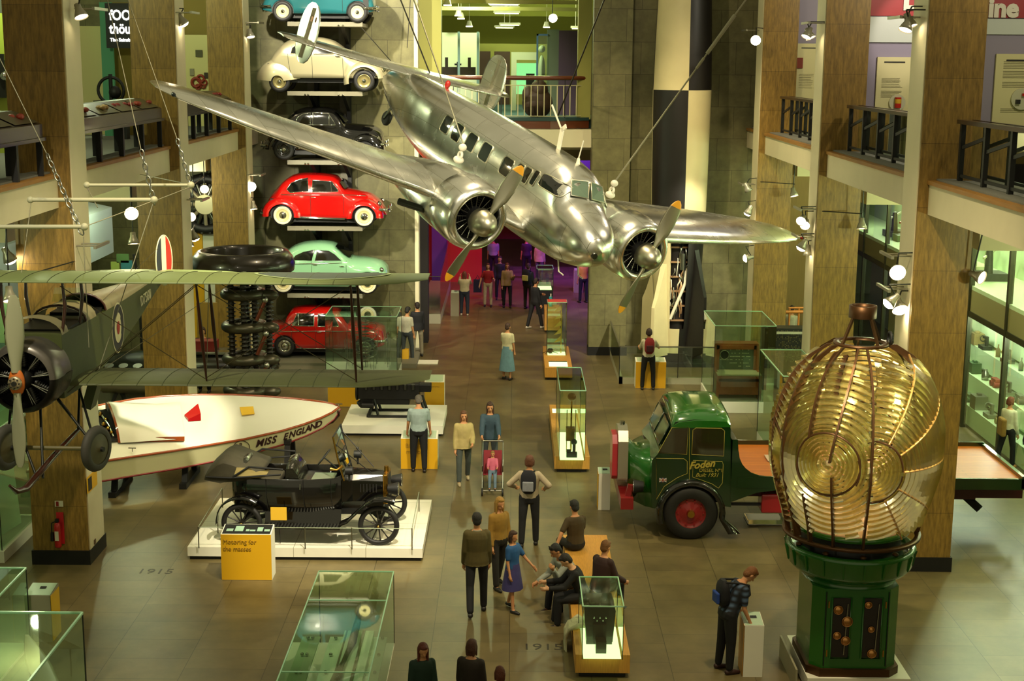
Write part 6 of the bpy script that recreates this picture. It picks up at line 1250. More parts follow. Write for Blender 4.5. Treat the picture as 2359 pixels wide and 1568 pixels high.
c = atX(219, 1247, -7.75); m = MB(mat('socket_grey', '#5d4a34', .5)); m.box((-7.75, c.y, c.z), (.015, .09, .09)); tag(m.build('wall_socket', loc=(-7.75, c.y, c.z)), 'small socket low on the first left pillar', 'socket')
INK = mat('floor_inlay', '#2a2418', .5)
for px, py in ((358, 1316), (1250, 1490)):
    c = atZ(px, py, .0); o = text('1915', .34, INK, None, frame(Vector((c.x, c.y, .002)), (1, 0, 0), (0, 1, 0)), 'floor_numerals', .001); tag(o, 'dark year numerals set in the floor ' + ('left of the touring car platform' if px < 900 else 'left of the nearest bench'), 'numerals')
# ================================================================ CHEQUERED ROCKET
RCW, RCB = mat('rocket_cream', '#c9bd90', .5, noise=.08, nscale=2), mat('rocket_black', '#14100e', .45, noise=.3, nscale=2)
c0 = atY(1570, 300, 43.6); RX, RY = c0.x, 43.75
t = thing('rocket', 'tall rocket in black and cream chequers with open engine bay at its foot', 'rocket', (RX, RY, 0))
def zY(py, px=1570, Y=42.95): return atY(px, py, Y).z
zs = [.35, zY(760), zY(560), zY(525), zY(208), 17]
seam = radians(-84)
rr = lambda z: interp(z, [(.35, .52), (1.2, .62), (3, .76), (5, .84), (8.5, .88), (10.5, .82), (17, .55)])
for k, (z0, z1, colL, colR) in enumerate(((zs[0], zs[3], RCW, RCB), (zs[3], zs[4], RCB, RCW), (zs[4], 17, RCW, RCB))):
    for a0, a1, c in ((seam - pi / 2, seam, colL), (seam, seam + pi / 2, colR), (seam + pi / 2, seam + pi, colL), (seam + pi, seam + 1.5 * pi, colR)):
        if k == 0 and a0 < radians(-84) + .01 and a1 < seam + .01: a1 = radians(-112)
        if k == 0 and abs(a0 - seam) < .01: a0 = radians(-72)
        if k == 0: pieces = [(a0, a1, z0, z1)]
        else: pieces = [(a0, a1, z0, z1)]
        for b0, b1, y0, y1 in pieces:
            m = MB(c); m.lathe([(rr(y0 + (y1 - y0) * i / 8), y0 + (y1 - y0) * i / 8) for i in range(9)], 12, a0=b0, a1=b1); m.build('skin_panel', t, flip=False)
m = MB(RCB); m.lathe([(rr(z) + .002, z) for z in (zs[2], (zs[2] + zs[3]) / 2, zs[3])], 8, a0=radians(-112), a1=radians(-72)); m.build('skin_panel', t, flip=False)
m = MB(RCW); m.lathe([(rr(z) + .002, z) for z in (.35, zs[1])], 8, a0=radians(-112), a1=radians(-84)); m.build('skin_panel', t, flip=False)
m = MB(RCB); m.lathe([(rr(z) + .002, z) for z in (.35, zs[1])], 8, a0=radians(-84), a1=radians(-72)); m.build('skin_panel', t, flip=False)
m = MB(mat('engine_shadow', '#120c08', .5)); m.cyl((0, 0, .5), (0, 0, zs[2] + .3), .45, .5, 20); en = m.build('engine_core', t)  # near-black core behind the pipes
random.seed(11)
for i in range(6): z = zs[1] + .25 + i * .45; m = MB(mat('pipe_tan', '#b08a66', .4, .6)); m.box((0, -.50, z), (.50, .08, .05)); m.build('frame_bar', en)
for i in range(26):
    x = random.uniform(-.24, .24); z = random.uniform(zs[1] + .15, zs[2] - .5); m = MB(random.choice([STEEL, mat('pipe_tan', '#b08a66'), DSTEEL, WPT])); r = random.uniform(.012, .035); x2 = x + random.uniform(-.1, .1); L = random.uniform(.2, .7)
    m.tube([(x, -.52, z), (x, -.58, z + L * .3), (x2, -.58, z + L * .7), (x2, -.5, min(zs[2] - .1, z + L))], r, 7); m.build('pipe', en)
m = MB(WPT); m.tube([(-.22, -.56, zs[1] + .3), (.0, -.62, zs[1] + .9), (.2, -.58, zs[1] + 1.4), (.24, -.5, zs[1] + 1.9)], .05, 8); m.build('main_pipe', en); m = MB(STEEL); m.cyl((.12, -.52, 3.0), (.12, -.52, 3.5), .1, n=14); m.build('canister', en)
for px, s_, c, pts in ((0, -1, RCW, [(.55, 4.2), (.72, 3.3), (1.15, 2.2), (1.3, 1.9), (1.32, .35), (.5, .35)]), (0, 1, RCB, [(.55, 4.4), (.70, 3.9), (1.1, 2.5), (1.18, 2.2), (1.2, .5), (.85, .32), (.5, .35)])):
    for an in ((-128 if s_ < 0 else -48), (135 if s_ < 0 else 45)):
        a = radians(an); m = MB(c); m.prism(pts, lambda u, v, d: (u * cos(a) - d * sin(a) * (1.4 - u * .7), u * sin(a) + d * cos(a) * (1.4 - u * .7), v), -.11, .11); m.build('fin', t, bevel=.03)
m = MB(BLACKP); m.cyl((0, 0, .1), (0, 0, .4), .5, .6, 20); m.bb((-.9, -.7, 0), (.9, .7, .12)); m.build('base_stand', t)
# glass barrier round the rocket
a, b = atZ(1426, 884, 0), atZ(1648, 887, 0); hz = atY(1426, 798, a.y).z
t = thing('glass_barrier', 'glass barrier with pale kerb around the rocket foot', 'barrier', (a.x, a.y, 0)); m = MB(mat('kerb_pale', '#a8a68c', .6)); m.bb((a.x, a.y, 0), (7.05, a.y + .1, .2)); m.bb((a.x, a.y, 0), (a.x + .1, 44.75, .2)); m.build('kerb', t, world=True)
m = MB(GLASSG); m.add([(a.x, a.y, .2), (7.0, a.y, .2), (7.0, a.y, hz), (a.x, a.y, hz)], [(0, 1, 2, 3)]); m.build('glass_pane', t, world=True, flip=False); m = MB(GLASSG); m.add([(a.x, a.y, .2), (a.x, 44.7, .2), (a.x, 44.7, hz), (a.x, a.y, hz)], [(0, 1, 2, 3)]); m.build('glass_pane', t, world=True, flip=False)
m = MB(STEEL); m.bar((a.x, a.y, hz), (7.0, a.y, hz), .035, .035); m.bar((a.x, a.y, hz), (a.x, 44.7, hz), .035, .035)
for x in (a.x, a.x + 1.7, a.x + 3.4): m.bar((x, a.y, .2), (x, a.y, hz), .02, .02, DSTEEL)
m.build('top_rail', t, world=True)
small_lectern('display_lectern', 'yellow box lectern in front of the visitor with the red rucksack', atZ(1463, 893, 0).x, atZ(1532, 893, 0).x, 40.1, 40.5, .78, .84)
# ================================================================ WOODEN CONTROL DESK IN ITS GLASS CASE
DW = mat('desk_wood', '#964d20', .35, noise=.25, nscale=8, coat=.4, stretch=(1, 1, .2)); PAN = mat('panel_grey', '#5c6050', .5)
t = glass_case('glass_case', 'big glass case that holds the wooden control desk', 5.38, 7.0, 37.3, 39.6, .3, atY(1640, 750, 37.3).z, True, WHITEP, g=GLASSG, edge=.02, inset=.02)
xl, xr = atY(1648, 900, 37.6).x, atY(1752, 900, 37.6).x; zf = .3; zd = atY(1660, 862, 37.6).z; ztp = atY(1660, 795, 38.1).z
t = thing('control_desk', 'wooden control desk with grey instrument panel and white writing shelf', 'desk', ((xl + xr) / 2, 38, .3))
for x in (xl, xr - .07): m = MB(DW); m.prism([(37.45, zf), (37.6, zf), (38.5, zf), (38.5, ztp), (38.1, ztp), (38.0, zd + .05), (37.45, zd)], lambda u, v, d: (d, u, v), x, x + .07); m.build('side_panel', t, world=True)
m = MB(DW); m.bb((xl, 38.1, ztp - .02), (xr, 38.5, ztp + .05)); m.bb((xl + .07, 38.05, zd), (xl + .14, 38.15, ztp)); m.bb((xr - .14, 38.05, zd), (xr - .07, 38.15, ztp)); m.bb((xl + .07, 38.05, ztp - .1), (xr - .07, 38.15, ztp)); m.build('top_frame', t, world=True)
m = MB(DW); m.bb((xl + .07, 37.5, zf + .15), (xr - .07, 37.56, zf + .5)); m.bb((xl + .07, 38.3, zf), (xr - .07, 38.4, zd)); m.bb((xl, 37.42, zd - .08), (xr, 37.5, zd)); m.build('lower_board', t, world=True)
m = MB(mat('desk_shelf', '#b9b08c', .3)); m.bb((xl + .02, 37.42, zd), (xr - .02, 38.1, zd + .03)); m.build('writing_shelf', t, world=True)
m = MB(PAN); m.bb((xl + .12, 38.12, zd + .03), (xr - .12, 38.2, ztp - .05)); p = m.build('instrument_panel', t, world=True); m = MB(ENG); m.cyl((xl + .28, 38.11, ztp - .25), (xl + .28, 38.05, ztp - .25), .11, n=20); m.torus((xl + .28, 38.06, ztp - .25), .12, .015, n=20, k=5, M=Matrix.Rotation(pi / 2, 3, 'X'), m=CHROME); m.build('round_screen', p, world=True)
m = MB(mat('knob_pale', '#b9b492', .4)); random.seed(5)
for r_ in range(6):
    for k in range(14):
        if random.random() < .62: x = xl + .45 + k * (xr - xl - .65) / 14; z = zd + .12 + r_ * .09; m.box((x, 38.11, z), (.03, .02, .018))
for k in range(8): m.box((xl + .18 + k * .03, 38.11, zd + .3), (.014, .02, .03))
m.build('switches', p, world=True)
t = glass_case('glass_case', 'glass case behind the lorry cab, in front of the control desk case', 6.05, 7.05, 31.2, 34.2, .3, atY(1790, 866, 31.2).z, True, WHITEP, g=GLASSG, edge=.025)
m = MB(mat('tan_exhibit', '#8a6a28', .5)); m.bb((6.3, 32.6, .32), (6.8, 33.4, 1.0)); m.bb((6.35, 32.2, .32), (6.5, 32.6, .7)); tag(m.build('wooden_exhibit', loc=(6.5, 33, .3)), 'tan wooden exhibit in the case behind the lorry cab', 'exhibit')
cl, cr = atY(1768, 760, 38.6), atY(1851, 838, 38.6)
t = thing('relay_cabinet', 'dark cabinet front packed with rows of relays beside the third right pillar', 'cabinet', ((cl.x + cr.x) / 2, 38.9, 0)); m = MB(DSTEEL); m.bb((cl.x - .05, 38.7, 0), (cr.x + .35, 39.2, cl.z + .03)); m.build('body', t, world=True)
m = MB(mat('relay_brass', '#7d7440', .4, .6)); random.seed(8)
for i in range(26):
    for k in range(24):
        if random.random() < .5: m.box((cl.x + .02 + i * .042, 38.685, cr.z + .04 + k * (cl.z - cr.z) / 25), (.018, .02, .018))
m.bb((cl.x, 38.66, cl.z - .12), (cr.x + .3, 38.7, cl.z - .06), mat('relay_white', '#a9a890', .5)); m.build('relay_rows', t, world=True)
# ================================================================ GALLERY RAILINGS AND CASES
def rail_right(y0, y1, label):
    t = thing('railing', label, 'railing', (7.75, (y0 + y1) / 2, 7.2), group=None); n = max(3, round((y1 - y0) / 1.25))
    ys = [y0 + .15 + (y1 - y0 - .3) * k / n for k in range(n + 1)]
    m = MB(mat('rail_brown', '#2b1a10', .35, coat=.4)); m.bb((7.62, y0, 8.20), (7.78, y1, 8.27)); m.bb((7.88, y0, 8.22), (7.96, y1, 8.27)); m.build('handrail', t, world=True)
    for a, b in zip(ys, ys[1:]):
        m = MB(BLACKP); m.bb((7.66, a, 7.2), (7.74, a + .09, 8.2)); m.bar((7.7, a + .05, 7.32), (7.7, b, 7.32), .04, .05); m.bar((7.7, a + .08, 8.02), (7.7, b, 7.68 + .12), .03, .06); m.build('panel_frame', t, world=True)
    m = MB(BLACKP); m.bb((7.66, ys[-1], 7.2), (7.74, ys[-1] + .09, 8.2)); m.build('post', t, world=True)
    m = MB(GLASSG); m.add([(7.9, y0, 7.3), (7.9, y1, 7.3), (7.9, y1, 8.2), (7.9, y0, 8.2)], [(0, 1, 2, 3)]); m.build('glass_infill', t, world=True, flip=False)
rail_right(19.5, 24.9, 'black gallery railing at the right edge of the picture'); rail_right(26.4, 33.2, 'black gallery railing between the first and second right pillars'); rail_right(34.8, 41.6, 'black gallery railing between the second and third right pillars'); rail_right(43.1, 45.0, 'short dark gallery railing beyond the third right pillar')
def case_left(y0, y1, label, seed):
    random.seed(seed); t = thing('gallery_case', label, 'case', (-8.3, (y0 + y1) / 2, 7.23)); n = max(2, round((y1 - y0) / 1.45)); yy = [y0 + (y1 - y0) * k / n for k in range(n + 1)]
    BR_ = mat('case_brown', '#1e140b', .35, coat=.3)
    m = MB(BR_); m.prism([(-8.02, 7.86), (-8.02, 8.08), (-8.5, 8.30), (-8.72, 8.30), (-8.72, 7.86)], lambda u, v, d: (u, d, v), y0, y1); m.bb((-8.80, y0 - .05, 7.80), (-7.98, y1 + .05, 7.86)); b = m.build('desk_body', t, world=True)
    for a, c in zip(yy, yy[1:]):
        m = MB(mat('case_interior', '#4e4a36', .3)); q = [(-8.06, a + .06, 8.115), (-8.06, c - .06, 8.115), (-8.46, c - .06, 8.298), (-8.46, a + .06, 8.298)]; m.add(q, [(0, 1, 2, 3)]); p = m.build('display_tray', b, world=True, flip=False)
        m = MB(random.choice([mat('exhibit_rust', '#8a2e18', .5), mat('exhibit_red', '#7a1512', .5), mat('exhibit_tan', '#9a7c4c', .5)]))
        for k in range(4): m.ell((-8.15 - random.random() * .2, a + .2 + random.random() * (c - a - .4), 8.22), (.07, .09, .05), n=8, k=5)
        m.build('exhibits', p, world=True)
    for y in yy:
        for x in (-8.08, -8.62): m = MB(BLACKP); m.bb((x - .05, y - .05 if y > y0 + .1 else y + .02, 7.2), (x + .05, y + .05 if y < y1 - .1 else y - .02, 7.82) if y0 + .1 < y < y1 - .1 else (x + .05, (y + .12) if y <= y0 + .1 else y + .0, 7.82)); m.build('leg', t, world=True)
case_left(19.5, 24.6, 'sloping desk case on black legs on the gallery at the left edge', 1); case_left(26.5, 33.0, 'sloping desk case on black legs on the gallery between first and second left pillars', 2); case_left(34.9, 41.2, 'sloping desk case on black legs on the gallery behind the airliner wing tip', 3)
m = MB(BLACKP); m.bb((-8.3, 43.2, 8.15), (-8.2, 45.0, 8.22))
for y in (43.3, 44.2, 45.0): m.bb((-8.28, y - .04, 7.2), (-8.2, y + .04, 8.15))
tag(m.build('railing', loc=(-8.25, 44, 7.2)), 'short black gallery railing beyond the third left pillar', 'railing')
# upper gallery, left: boards and the sign
def board(name, label, cat, p0, p1, Y, m_, th=.08, kind=None):
    a, b = atY(*p0, Y), atY(*p1, Y); m = MB(m_); m.bb((min(a.x, b.x), Y, min(a.z, b.z)), (max(a.x, b.x), Y + th, max(a.z, b.z))); o = m.build(name, loc=((a.x + b.x) / 2, Y, min(a.z, b.z))); tag(o, label, cat); 
    if kind: o['kind'] = kind
    return o
def board_floor(name, label, cat, p0, p1x, Y, m_, z=7.2, th=.08):
    a = atY(*p0, Y); bx = atY(p1x, p0[1], Y).x; m = MB(m_); m.bb((a.x, Y, z), (bx, Y + th, a.z)); o = m.build(name, loc=((a.x + bx) / 2, Y, z)); return tag(o, label, cat)
CRB = mat('cream_board', '#cfc78a', .6); TEB = mat('teal_board', '#4f9a74', .6)
board_floor('display_wall', 'cream display wall left of the teal sign column', 'wall panel', (176, 60), 235, 38.2, CRB)
board_floor('display_column', 'teal column that carries the black food sign', 'column', (228, 5), 256, 37.6, TEB); board_floor('display_wall', 'mustard display wall behind the food sign', 'wall panel', (250, 5), 310, 38.0, MUST)
s_ = board('wall_sign', 'black illuminated sign with white food for thought lettering', 'sign', (241, 7), (306, 111), 37.3, BLACKP, .1)
GLW = emis('sign_white', (1, 1, .85), 2.2); c = atY(277, 36, 37.28)
text('fOOD·', .36, GLW, s_, FRONT((c.x - .28, 37.28, c.z)), 'lettering', align='LEFT', bold=.008, sx=.8); c = atY(277, 67, 37.28); text('thöug', .36, GLW, s_, FRONT((c.x - .28, 37.28, c.z)), 'lettering', align='LEFT', bold=.008, sx=.8); c = atY(277, 92, 37.28); text('The Sainsbury', .12, GLW, s_, FRONT((c.x - .26, 37.28, c.z)), 'lettering', align='LEFT', bold=.003)
for o in list(s_.children): o.matrix_parent_inverse = Matrix.Identity(4); o.location = (0, 0, 0)
a = atY(256, 215, 36.2); t = thing('old_machine', 'small black machine on a stand behind the middle left gallery case', 'machine', (a.x, 36.2, 7.2)); m = MB(BLACKP); m.torus((0, 0, 1.2), .32, .04, n=24, k=6, M=Matrix.Rotation(pi / 2, 3, 'X')); m.bb((-.4, -.2, .7), (.4, .2, .95)); m.cyl((0, 0, .9), (0, 0, 1.6), .05, n=8); m.ell((.1, 0, 1.15), .16); m.build('frame', t)
for x in (-.35, .35): m = MB(BLACKP); m.bb((x - .04, -.15, 0), (x + .04, .15, .72)); m.build('leg', t)
board_floor('display_wall', 'cream display wall with small pictures, seen between the second and third left pillars', 'wall panel', (421, 80), 482, 43.4, CRB)
board_floor('display_wall', 'mustard wall panel above the cream display wall with pictures', 'wall panel', (418, -20), 482, 43.7, MUST)
for k, (p0, p1, mm, la) in enumerate((((450, 115), (466, 131), mat('photo_green', '#4c4a28', .6), 'small square photo high on the cream display wall'), ((437, 158), (447, 174), mat('photo_grey', '#8a8468', .6), 'little grey picture on the cream display wall'), ((481, 172), (494, 186), WPT, 'small white card at the pillar edge of the cream display wall'), ((470, 167), (479, 180), mat('photo_dark', '#302414', .6), 'tiny dark framed picture on the cream display wall'))):
    board('picture', la, 'picture', p0, p1, 43.36, mm, .03)
m = MB(mat('sausage_red', '#8a2a14', .5)); 
for px, py, r in ((452, 190, .13), (462, 181, .1), (470, 190, .08), (456, 200, .07), (468, 198, .06)): c = atY(px, py, 43.36); m.torus(c, r, r * .35, n=14, k=6, M=Matrix.Rotation(pi / 2, 3, 'X'))
tag(m.build('wall_relief', loc=atY(460, 190, 43.36)), 'reddish ring-shaped relief on the cream display wall', 'relief')
board_floor('display_wall', 'yellow-green lit display wall at the left edge of the upper gallery', 'wall panel', (-40, 30), 12, 30.5, mat('lime_board', '#9aa63a', .6)); c = atY(12, 175, 30.4); m = MB(DSTEEL); m.box((c.x - .25, 30.4, c.z), (.5, .05, .9)); m.ell((c.x, 30.35, c.z), .1, CHROME); tag(m.build('wall_exhibit', loc=c), 'dark exhibit with chrome knob at the left edge', 'exhibit')
# upper gallery, right: partition walls
WLB = mat('white_blue_panel', '#b9c0b4', .6); RB = mat('banner_red', '#8e0a0c', .5)
def bay(y, x0, x1, tag_):
    m = MB(LAV); m.bb((x0, y, 7.2), (x1, y + .15, 13)); struct('wall_partition_' + tag_, m)
bay(33.9, 8.1, 11.5, 'middle'); bay(42.3, 8.1, 12, 'far'); bay(27.6, 8.1, 11.5, 'near')
o1 = board('banner', 'red banner with a cut-off white letter, between first and second right pillars', 'banner', (1996, -30), (2125, 37), 33.85, RB, .04); board('wall_band', 'pale blue-white band below the cut-off red banner', 'panel', (1996, 38), (2125, 98), 33.86, WLB, .03)
c = atY(2090, 12, 33.8); text('L', .62, WPT, o1, frame(Vector((c.x + .06, 33.83, c.z + .1)) - Vector(o1.location), (1, 0, 0), (0, 0, 1)), 'lettering', .01, bold=.03, world=False)
o2 = board('banner', 'red banner reading ine at the top right corner', 'banner', (2270, -30), (2400, 42), 27.55, RB, .04); board('wall_band', 'pale blue-white band below the top right banner', 'panel', (2270, 43), (2400, 80), 27.56, WLB, .03)
c = atY(2313, 20, 27.5); text('ine', .47, WPT, o2, frame(Vector((c.x, 27.53, c.z)) - Vector(o2.location), (1, 0, 0), (0, 0, 1)), 'lettering', .01, bold=.022, world=False)
def textboard(p0, p1, Y, label, rows, seed):
    o = board('text_panel', label, 'panel', p0, p1, Y, mat('panel_cream', '#c9c28e', .6), .05); random.seed(seed); a, b = atY(*p0, Y), atY(*p1, Y); w = b.x - a.x; h = a.z - b.z; m = MB(mat('print_grey', '#6d6848', .7)); L = Vector(o.location)
    for r_ in rows: ww = w * random.uniform(.5, .62); z = a.z - h * r_; m.box(Vector((a.x + w * .15 + ww / 2, Y - .004, z)) - L, (ww, .006, h * .006))
    m.build('text_lines', o); m = MB(BLACKP); m.box(Vector((a.x + w * .5, Y - .006, a.z - h * .08)) - L, (w * .6, .008, h * .018)); m.build('heading_bar', o)
    return o
textboard((2022, 131), (2093, 276), 33.84, 'tall cream text panel with red tin picture, lit by a spotlight', [.34, .36, .38, .40, .43, .46, .48, .54, .56, .58, .60, .62, .64], 4)
c = atY(2066, 236, 33.84); t = thing('tin_display', 'red tin in a round clear dish on the lit text panel', 'display', c); m = MB(mat('dish_pale', '#b9b898', .3)); m.cyl((0, 0, 0), (0, -.05, 0), .19, n=24); m.build('dish', t); m = MB(mat('tin_red', '#b01a08', .3)); m.cyl((0, -.1, -.12), (0, -.1, .12), .075, n=16); m.cyl((0, -.1, -.02), (0, -.1, .08), .077, n=16, m=mat('tin_yellow', '#c99a1c')); m.build('tin', t)
textboard((2296, 124), (2400, 305), 27.54, 'cream text panel at the right edge with round dish', [.1, .12, .14, .16, .18, .22, .24, .26, .28, .3, .36, .38, .4, .42, .7, .72, .74], 9)
c = atY(2352, 228, 27.54); t = thing('tin_display', 'round dish with small parcels on the panel at the right edge', 'display', c); m = MB(mat('dish_pale', '#b9b898')); m.cyl((0, 0, 0), (0, -.05, 0), .2, n=24); m.build('dish', t); m = MB(mat('tin_red', '#b01a08')); m.box((.05, -.08, .08), (.12, .05, .05)); m.box((-.08, -.08, -.05), (.08, .05, .08), DSTEEL); m.build('parcels', t)
textboard((1836, 100), (1884, 228), 42.2, 'white text panel between the second and third right pillars', [.55, .58, .61, .64, .67, .7, .73, .76, .8], 2); board('picture', 'small reddish-brown picture on the far right white panel', 'picture', (1836, 133), (1849, 157), 42.16, mat('pic_rust', '#7a2c12', .5), .03)
c = atY(2330, 330, 26.6); m = MB(mat('lit_table', '#a9c46a', .5, emit=.4)); m.bb((c.x - .3, 25.8, 8.0), (c.x + .6, 26.8, 8.06)); m.bb((c.x - .3, 26.6, 7.2), (c.x + .6, 26.8, 8.0), WHITEP); tag(m.build('light_table', loc=(c.x, 26, 7.2)), 'small green-lit table behind the right edge railing', 'table')
# ================================================================ BACK BALCONY AND UPPER BACK GALLERY
t = thing('balcony_railing', 'balcony railing with brown wooden handrail and pale balusters at the back', 'railing', (0, 45.5, 7.2))
HRW = mat('handrail_wood', '#5a2a10', .35, coat=.4); xs = [-2.95 + .2 * i for i in range(21)]; cv = [(x, 45.45 if x < 1.1 else 45.45 + (x - 1.1) * .45) for x in xs] + [(1.25 + .17 * k, 45.5 + .075 * k) for k in range(8)]
cv = [(x, 45.42 if x < 1.15 else 45.42 + (x - 1.15) * .5) for x in [-2.95 + .205 * i for i in range(27)]]
m = MB(HRW); m.tube([(x, y, 8.68) for x, y in cv], .07, 8); m.build('handrail', t, world=True)
BAL = mat('baluster_pale', '#b9b48c', .5)
for x, y in cv: m = MB(BAL); m.bar((x, y, 7.5), (x, y, 8.45), .03, .03); m.build('baluster', t, world=True)
m = MB(BAL); m.tube([(x, y, 8.45) for x, y in cv], .015, 5); m.tube([(x, y, 7.5) for x, y in cv], .015, 5); m.build('rails', t, world=True)
for x in (-1.9, -.4, .75, 1.6): y = 45.44 if x < 1.15 else 45.65; m = MB(BLACKP); m.bar((x, y, 7.3), (x, y, 8.65), .03, .03); m.build('post', t, world=True)
m = MB(HRW); m.rings([[(x, y - .12, 7.12), (x, y - .12, 7.36), (x, y + .2, 7.36), (x, y + .2, 7.12)] for x, y in cv], smooth=False); m.rings([[(x, y - .14, 7.36), (x, y - .14, 7.46), (x, y + .2, 7.46), (x, y + .2, 7.36)] for x, y in cv], m=mat('balcony_teal', '#1c3a38', .6), smooth=False); struct('balcony_edge', m)
LIME = mat('booth_white', '#e4e9d0', .5); FRB = mat('booth_frame', '#7f99a4', .4)
a, b = atY(957, 72, 50.5), atY(1100, 172, 50.5)
t = thing('display_booth', 'white lit display booth with pale blue frames on the back gallery', 'booth', (a.x, 50.6, 7.42)); m = MB(LIME); m.bb((-3.5, 50.5, 7.42), (atY(1016, 100, 50.5).x, 50.6, a.z)); m.bb((a.x, 52.2, 7.42), (b.x, 52.3, a.z)); m.bb((b.x - .02, 50.5, 7.42), (b.x + .03, 52.3, a.z)); m.bb((atY(1016, 100, 50.5).x, 50.5, 7.42), (b.x, 50.6, 8.55)); m.build('booth_walls', t, world=True)
for px in (1015, 1057, 1101): x = atY(px, 100, 50.5).x; m = MB(FRB); m.bb((x - .04, 50.45, 7.42), (x + .04, 50.52, a.z)); m.build('frame_post', t, world=True)
c = atY(1055, 150, 51.2); t = thing('wooden_press', 'dark wooden beam machine on the booth shelf', 'machine', (c.x, 51.2, 8.55)); m = MB(mat('old_wood', '#2c1e10', .6)); m.bb((-.62, -.15, .1), (.62, .15, .42)); m.build('beam', t); m = MB(mat('old_wood', '#2c1e10'))
for x in (-.4, .4): m = MB(mat('old_wood', '#2c1e10')); m.bb((x - .05, -.1, 0), (x + .05, .1, .75)); m.build('upright', t)
m = MB(BLACKP); m.bb((-.04, -.05, 0), (.04, .05, .6)); m.bb((-.12, -.05, .48), (.12, .05, .54)); m.build('screw', t)
c = atY(978, 143, 50.44); m = MB(mat('emblem_green', '#4a6a24', .5)); m.prism([(.28 * cos(radians(a_)), .16 * sin(radians(a_))) for a_ in range(20, 161, 10)] + [(-.12, -.02), (.12, -.02)], lambda u, v, d: (c.x + u, 50.46 + d, c.z + v - .05), -.02, .02); tag(m.build('wall_emblem', loc=c), 'small green fan-shaped emblem on the booth wall', 'emblem')
board_floor('display_wall', 'purple partition at the right of the back gallery', 'wall panel', (1288, 70), 1366, 49.0, mat('purple_partition', '#4a3a4c', .7), 7.42); board_floor('display_wall', 'grey-green partition beside the purple one', 'wall panel', (1261, 68), 1288, 49.1, mat('greygreen_partition', '#5a6a50', .7), 7.42)
t = thing('display_case', 'tall glazed case with blue frame on the back gallery', 'case', (atY(1248, 100, 49).x, 49.2, 7.42)); xa, xb = atY(1236, 100, 49).x, atY(1262, 100, 49).x; z_ = atY(1240, 78, 49).z; m = MB(mat('frame_blue', '#3f6a86', .4)); m.bb((xa, 49, 7.42), (xa + .06, 49.08, z_)); m.bb((xa, 49, z_ - .06), (xb, 49.08, z_)); m.build('frame', t, world=True); m = MB(GLASSG); m.add([(xa, 49.02, 7.42), (xb, 49.02, 7.42), (xb, 49.02, z_), (xa, 49.02, z_)], [(0, 1, 2, 3)]); m.build('glass_pane', t, world=True, flip=False)
m = MB(mat('figure_pale', '#9aa68a', .5)); m.ell(((xa + xb) / 2, 49.5, 8.9), (.12, .12, .5)); m.ell(((xa + xb) / 2, 49.5, 9.6), .12); m.bb(((xa + xb) / 2 - .12, 49.4, 7.42), ((xa + xb) / 2 + .12, 49.6, 8.5)); tag(m.build('bust', loc=((xa + xb) / 2, 49.5, 7.42)), 'pale upright figure in the blue-framed case', 'statue')
a, b = atY(1190, 145, 53), atY(1238, 172, 53); t = thing('lit_showcase', 'small showcase with bright green lit interior on the back gallery', 'case', (a.x, 53, 7.42)); m = MB(LIME); m.bb((atY(1178, 120, 53).x, 53, 7.42), (a.x, 53.1, atY(1178, 120, 53).z)); m.bb((a.x, 53, atY(1190, 138, 53).z), (b.x, 53.1, atY(1190, 120, 53).z)); m.build('casing', t, world=True); m = MB(emis('green_glow', (.3, .9, .3), .8)); m.bb((a.x, 53.3, 8.0), (b.x, 53.32, a.z)); m.build('lit_back', t, world=True); m = MB(DSTEEL); m.bb((a.x + .35, 53.1, 8.3), (b.x - .1, 53.2, 8.75)); m.build('exhibit', t, world=True)
m = MB(mat('brown_door', '#3c1e0a', .5)); x1, x2 = atY(1102, 130, 60).x, atY(1175, 130, 60).x; zz = atY(1110, 118, 60).z; m.bb((x1, 60, 7.42), (x2, 60.1, zz)); m.bb((x1 + .5, 59.95, 7.42), (x1 + .65, 60, zz), OLIVE); struct('door_1', m); m = MB(OLIVE); m.bb((-9, 60.2, 7.42), (8, 60.4, atY(1110, 100, 60).z)); struct('wall_back_gallery', m)
c = atY(1238, 235, 46.8); t = thing('leather_exhibit', 'brown hunched rounded exhibit behind the balcony balusters', 'exhibit', (c.x, 46.9, 7.42)); m = MB(mat('exhibit_brown', '#33220e', .6, bump=.4, bscale=6)); m.ell((0, 0, .45), (.5, .3, .5)); m.ell((.05, 0, .85), (.3, .25, .35)); m.ell((-.3, 0, .7), (.2, .2, .3)); m.build('body', t)
# tubes and lamps of the back gallery ceiling
TUBE = emis('tube_warm', (1, .98, .55), 4); SPOTE = emis('lamp_warm', (1, .82, .52), 14); BALLE = emis('lamp_hot', (1, .85, .55), 45)
for k, (px0, px1, py, Y, la) in enumerate(((1128, 1194, 10, 50, 'nearest, topmost'), (1136, 1194, 20, 51.5, 'second from the top'), (1140, 1195, 30, 53, 'third from the top'), (1153, 1196, 57, 56, 'far upper'), (1142, 1182, 63, 57, 'far lower'), (1318, 1334, 65, 54, 'small one above the purple partition'))):
    a, b = atY(px0, py, Y), atY(px1, py, Y); t = thing('ceiling_light', 'fluorescent tube light of the back gallery, ' + la, 'light', (a + b) / 2); m = MB(TUBE); m.bb((a.x, Y - .08, a.z - .03), (b.x, Y + .08, a.z)); m.build('tube', t, world=True); m = MB(WPT); m.bb((a.x - .05, Y - .12, a.z), (b.x + .05, Y + .12, a.z + .08)); m.build('housing', t, world=True); m = MB(WPT); m.cyl(((a.x + b.x) / 2, Y, a.z + .08), ((a.x + b.x) / 2, Y, 12.1), .01, n=5); m.build('rod', t, world=True)
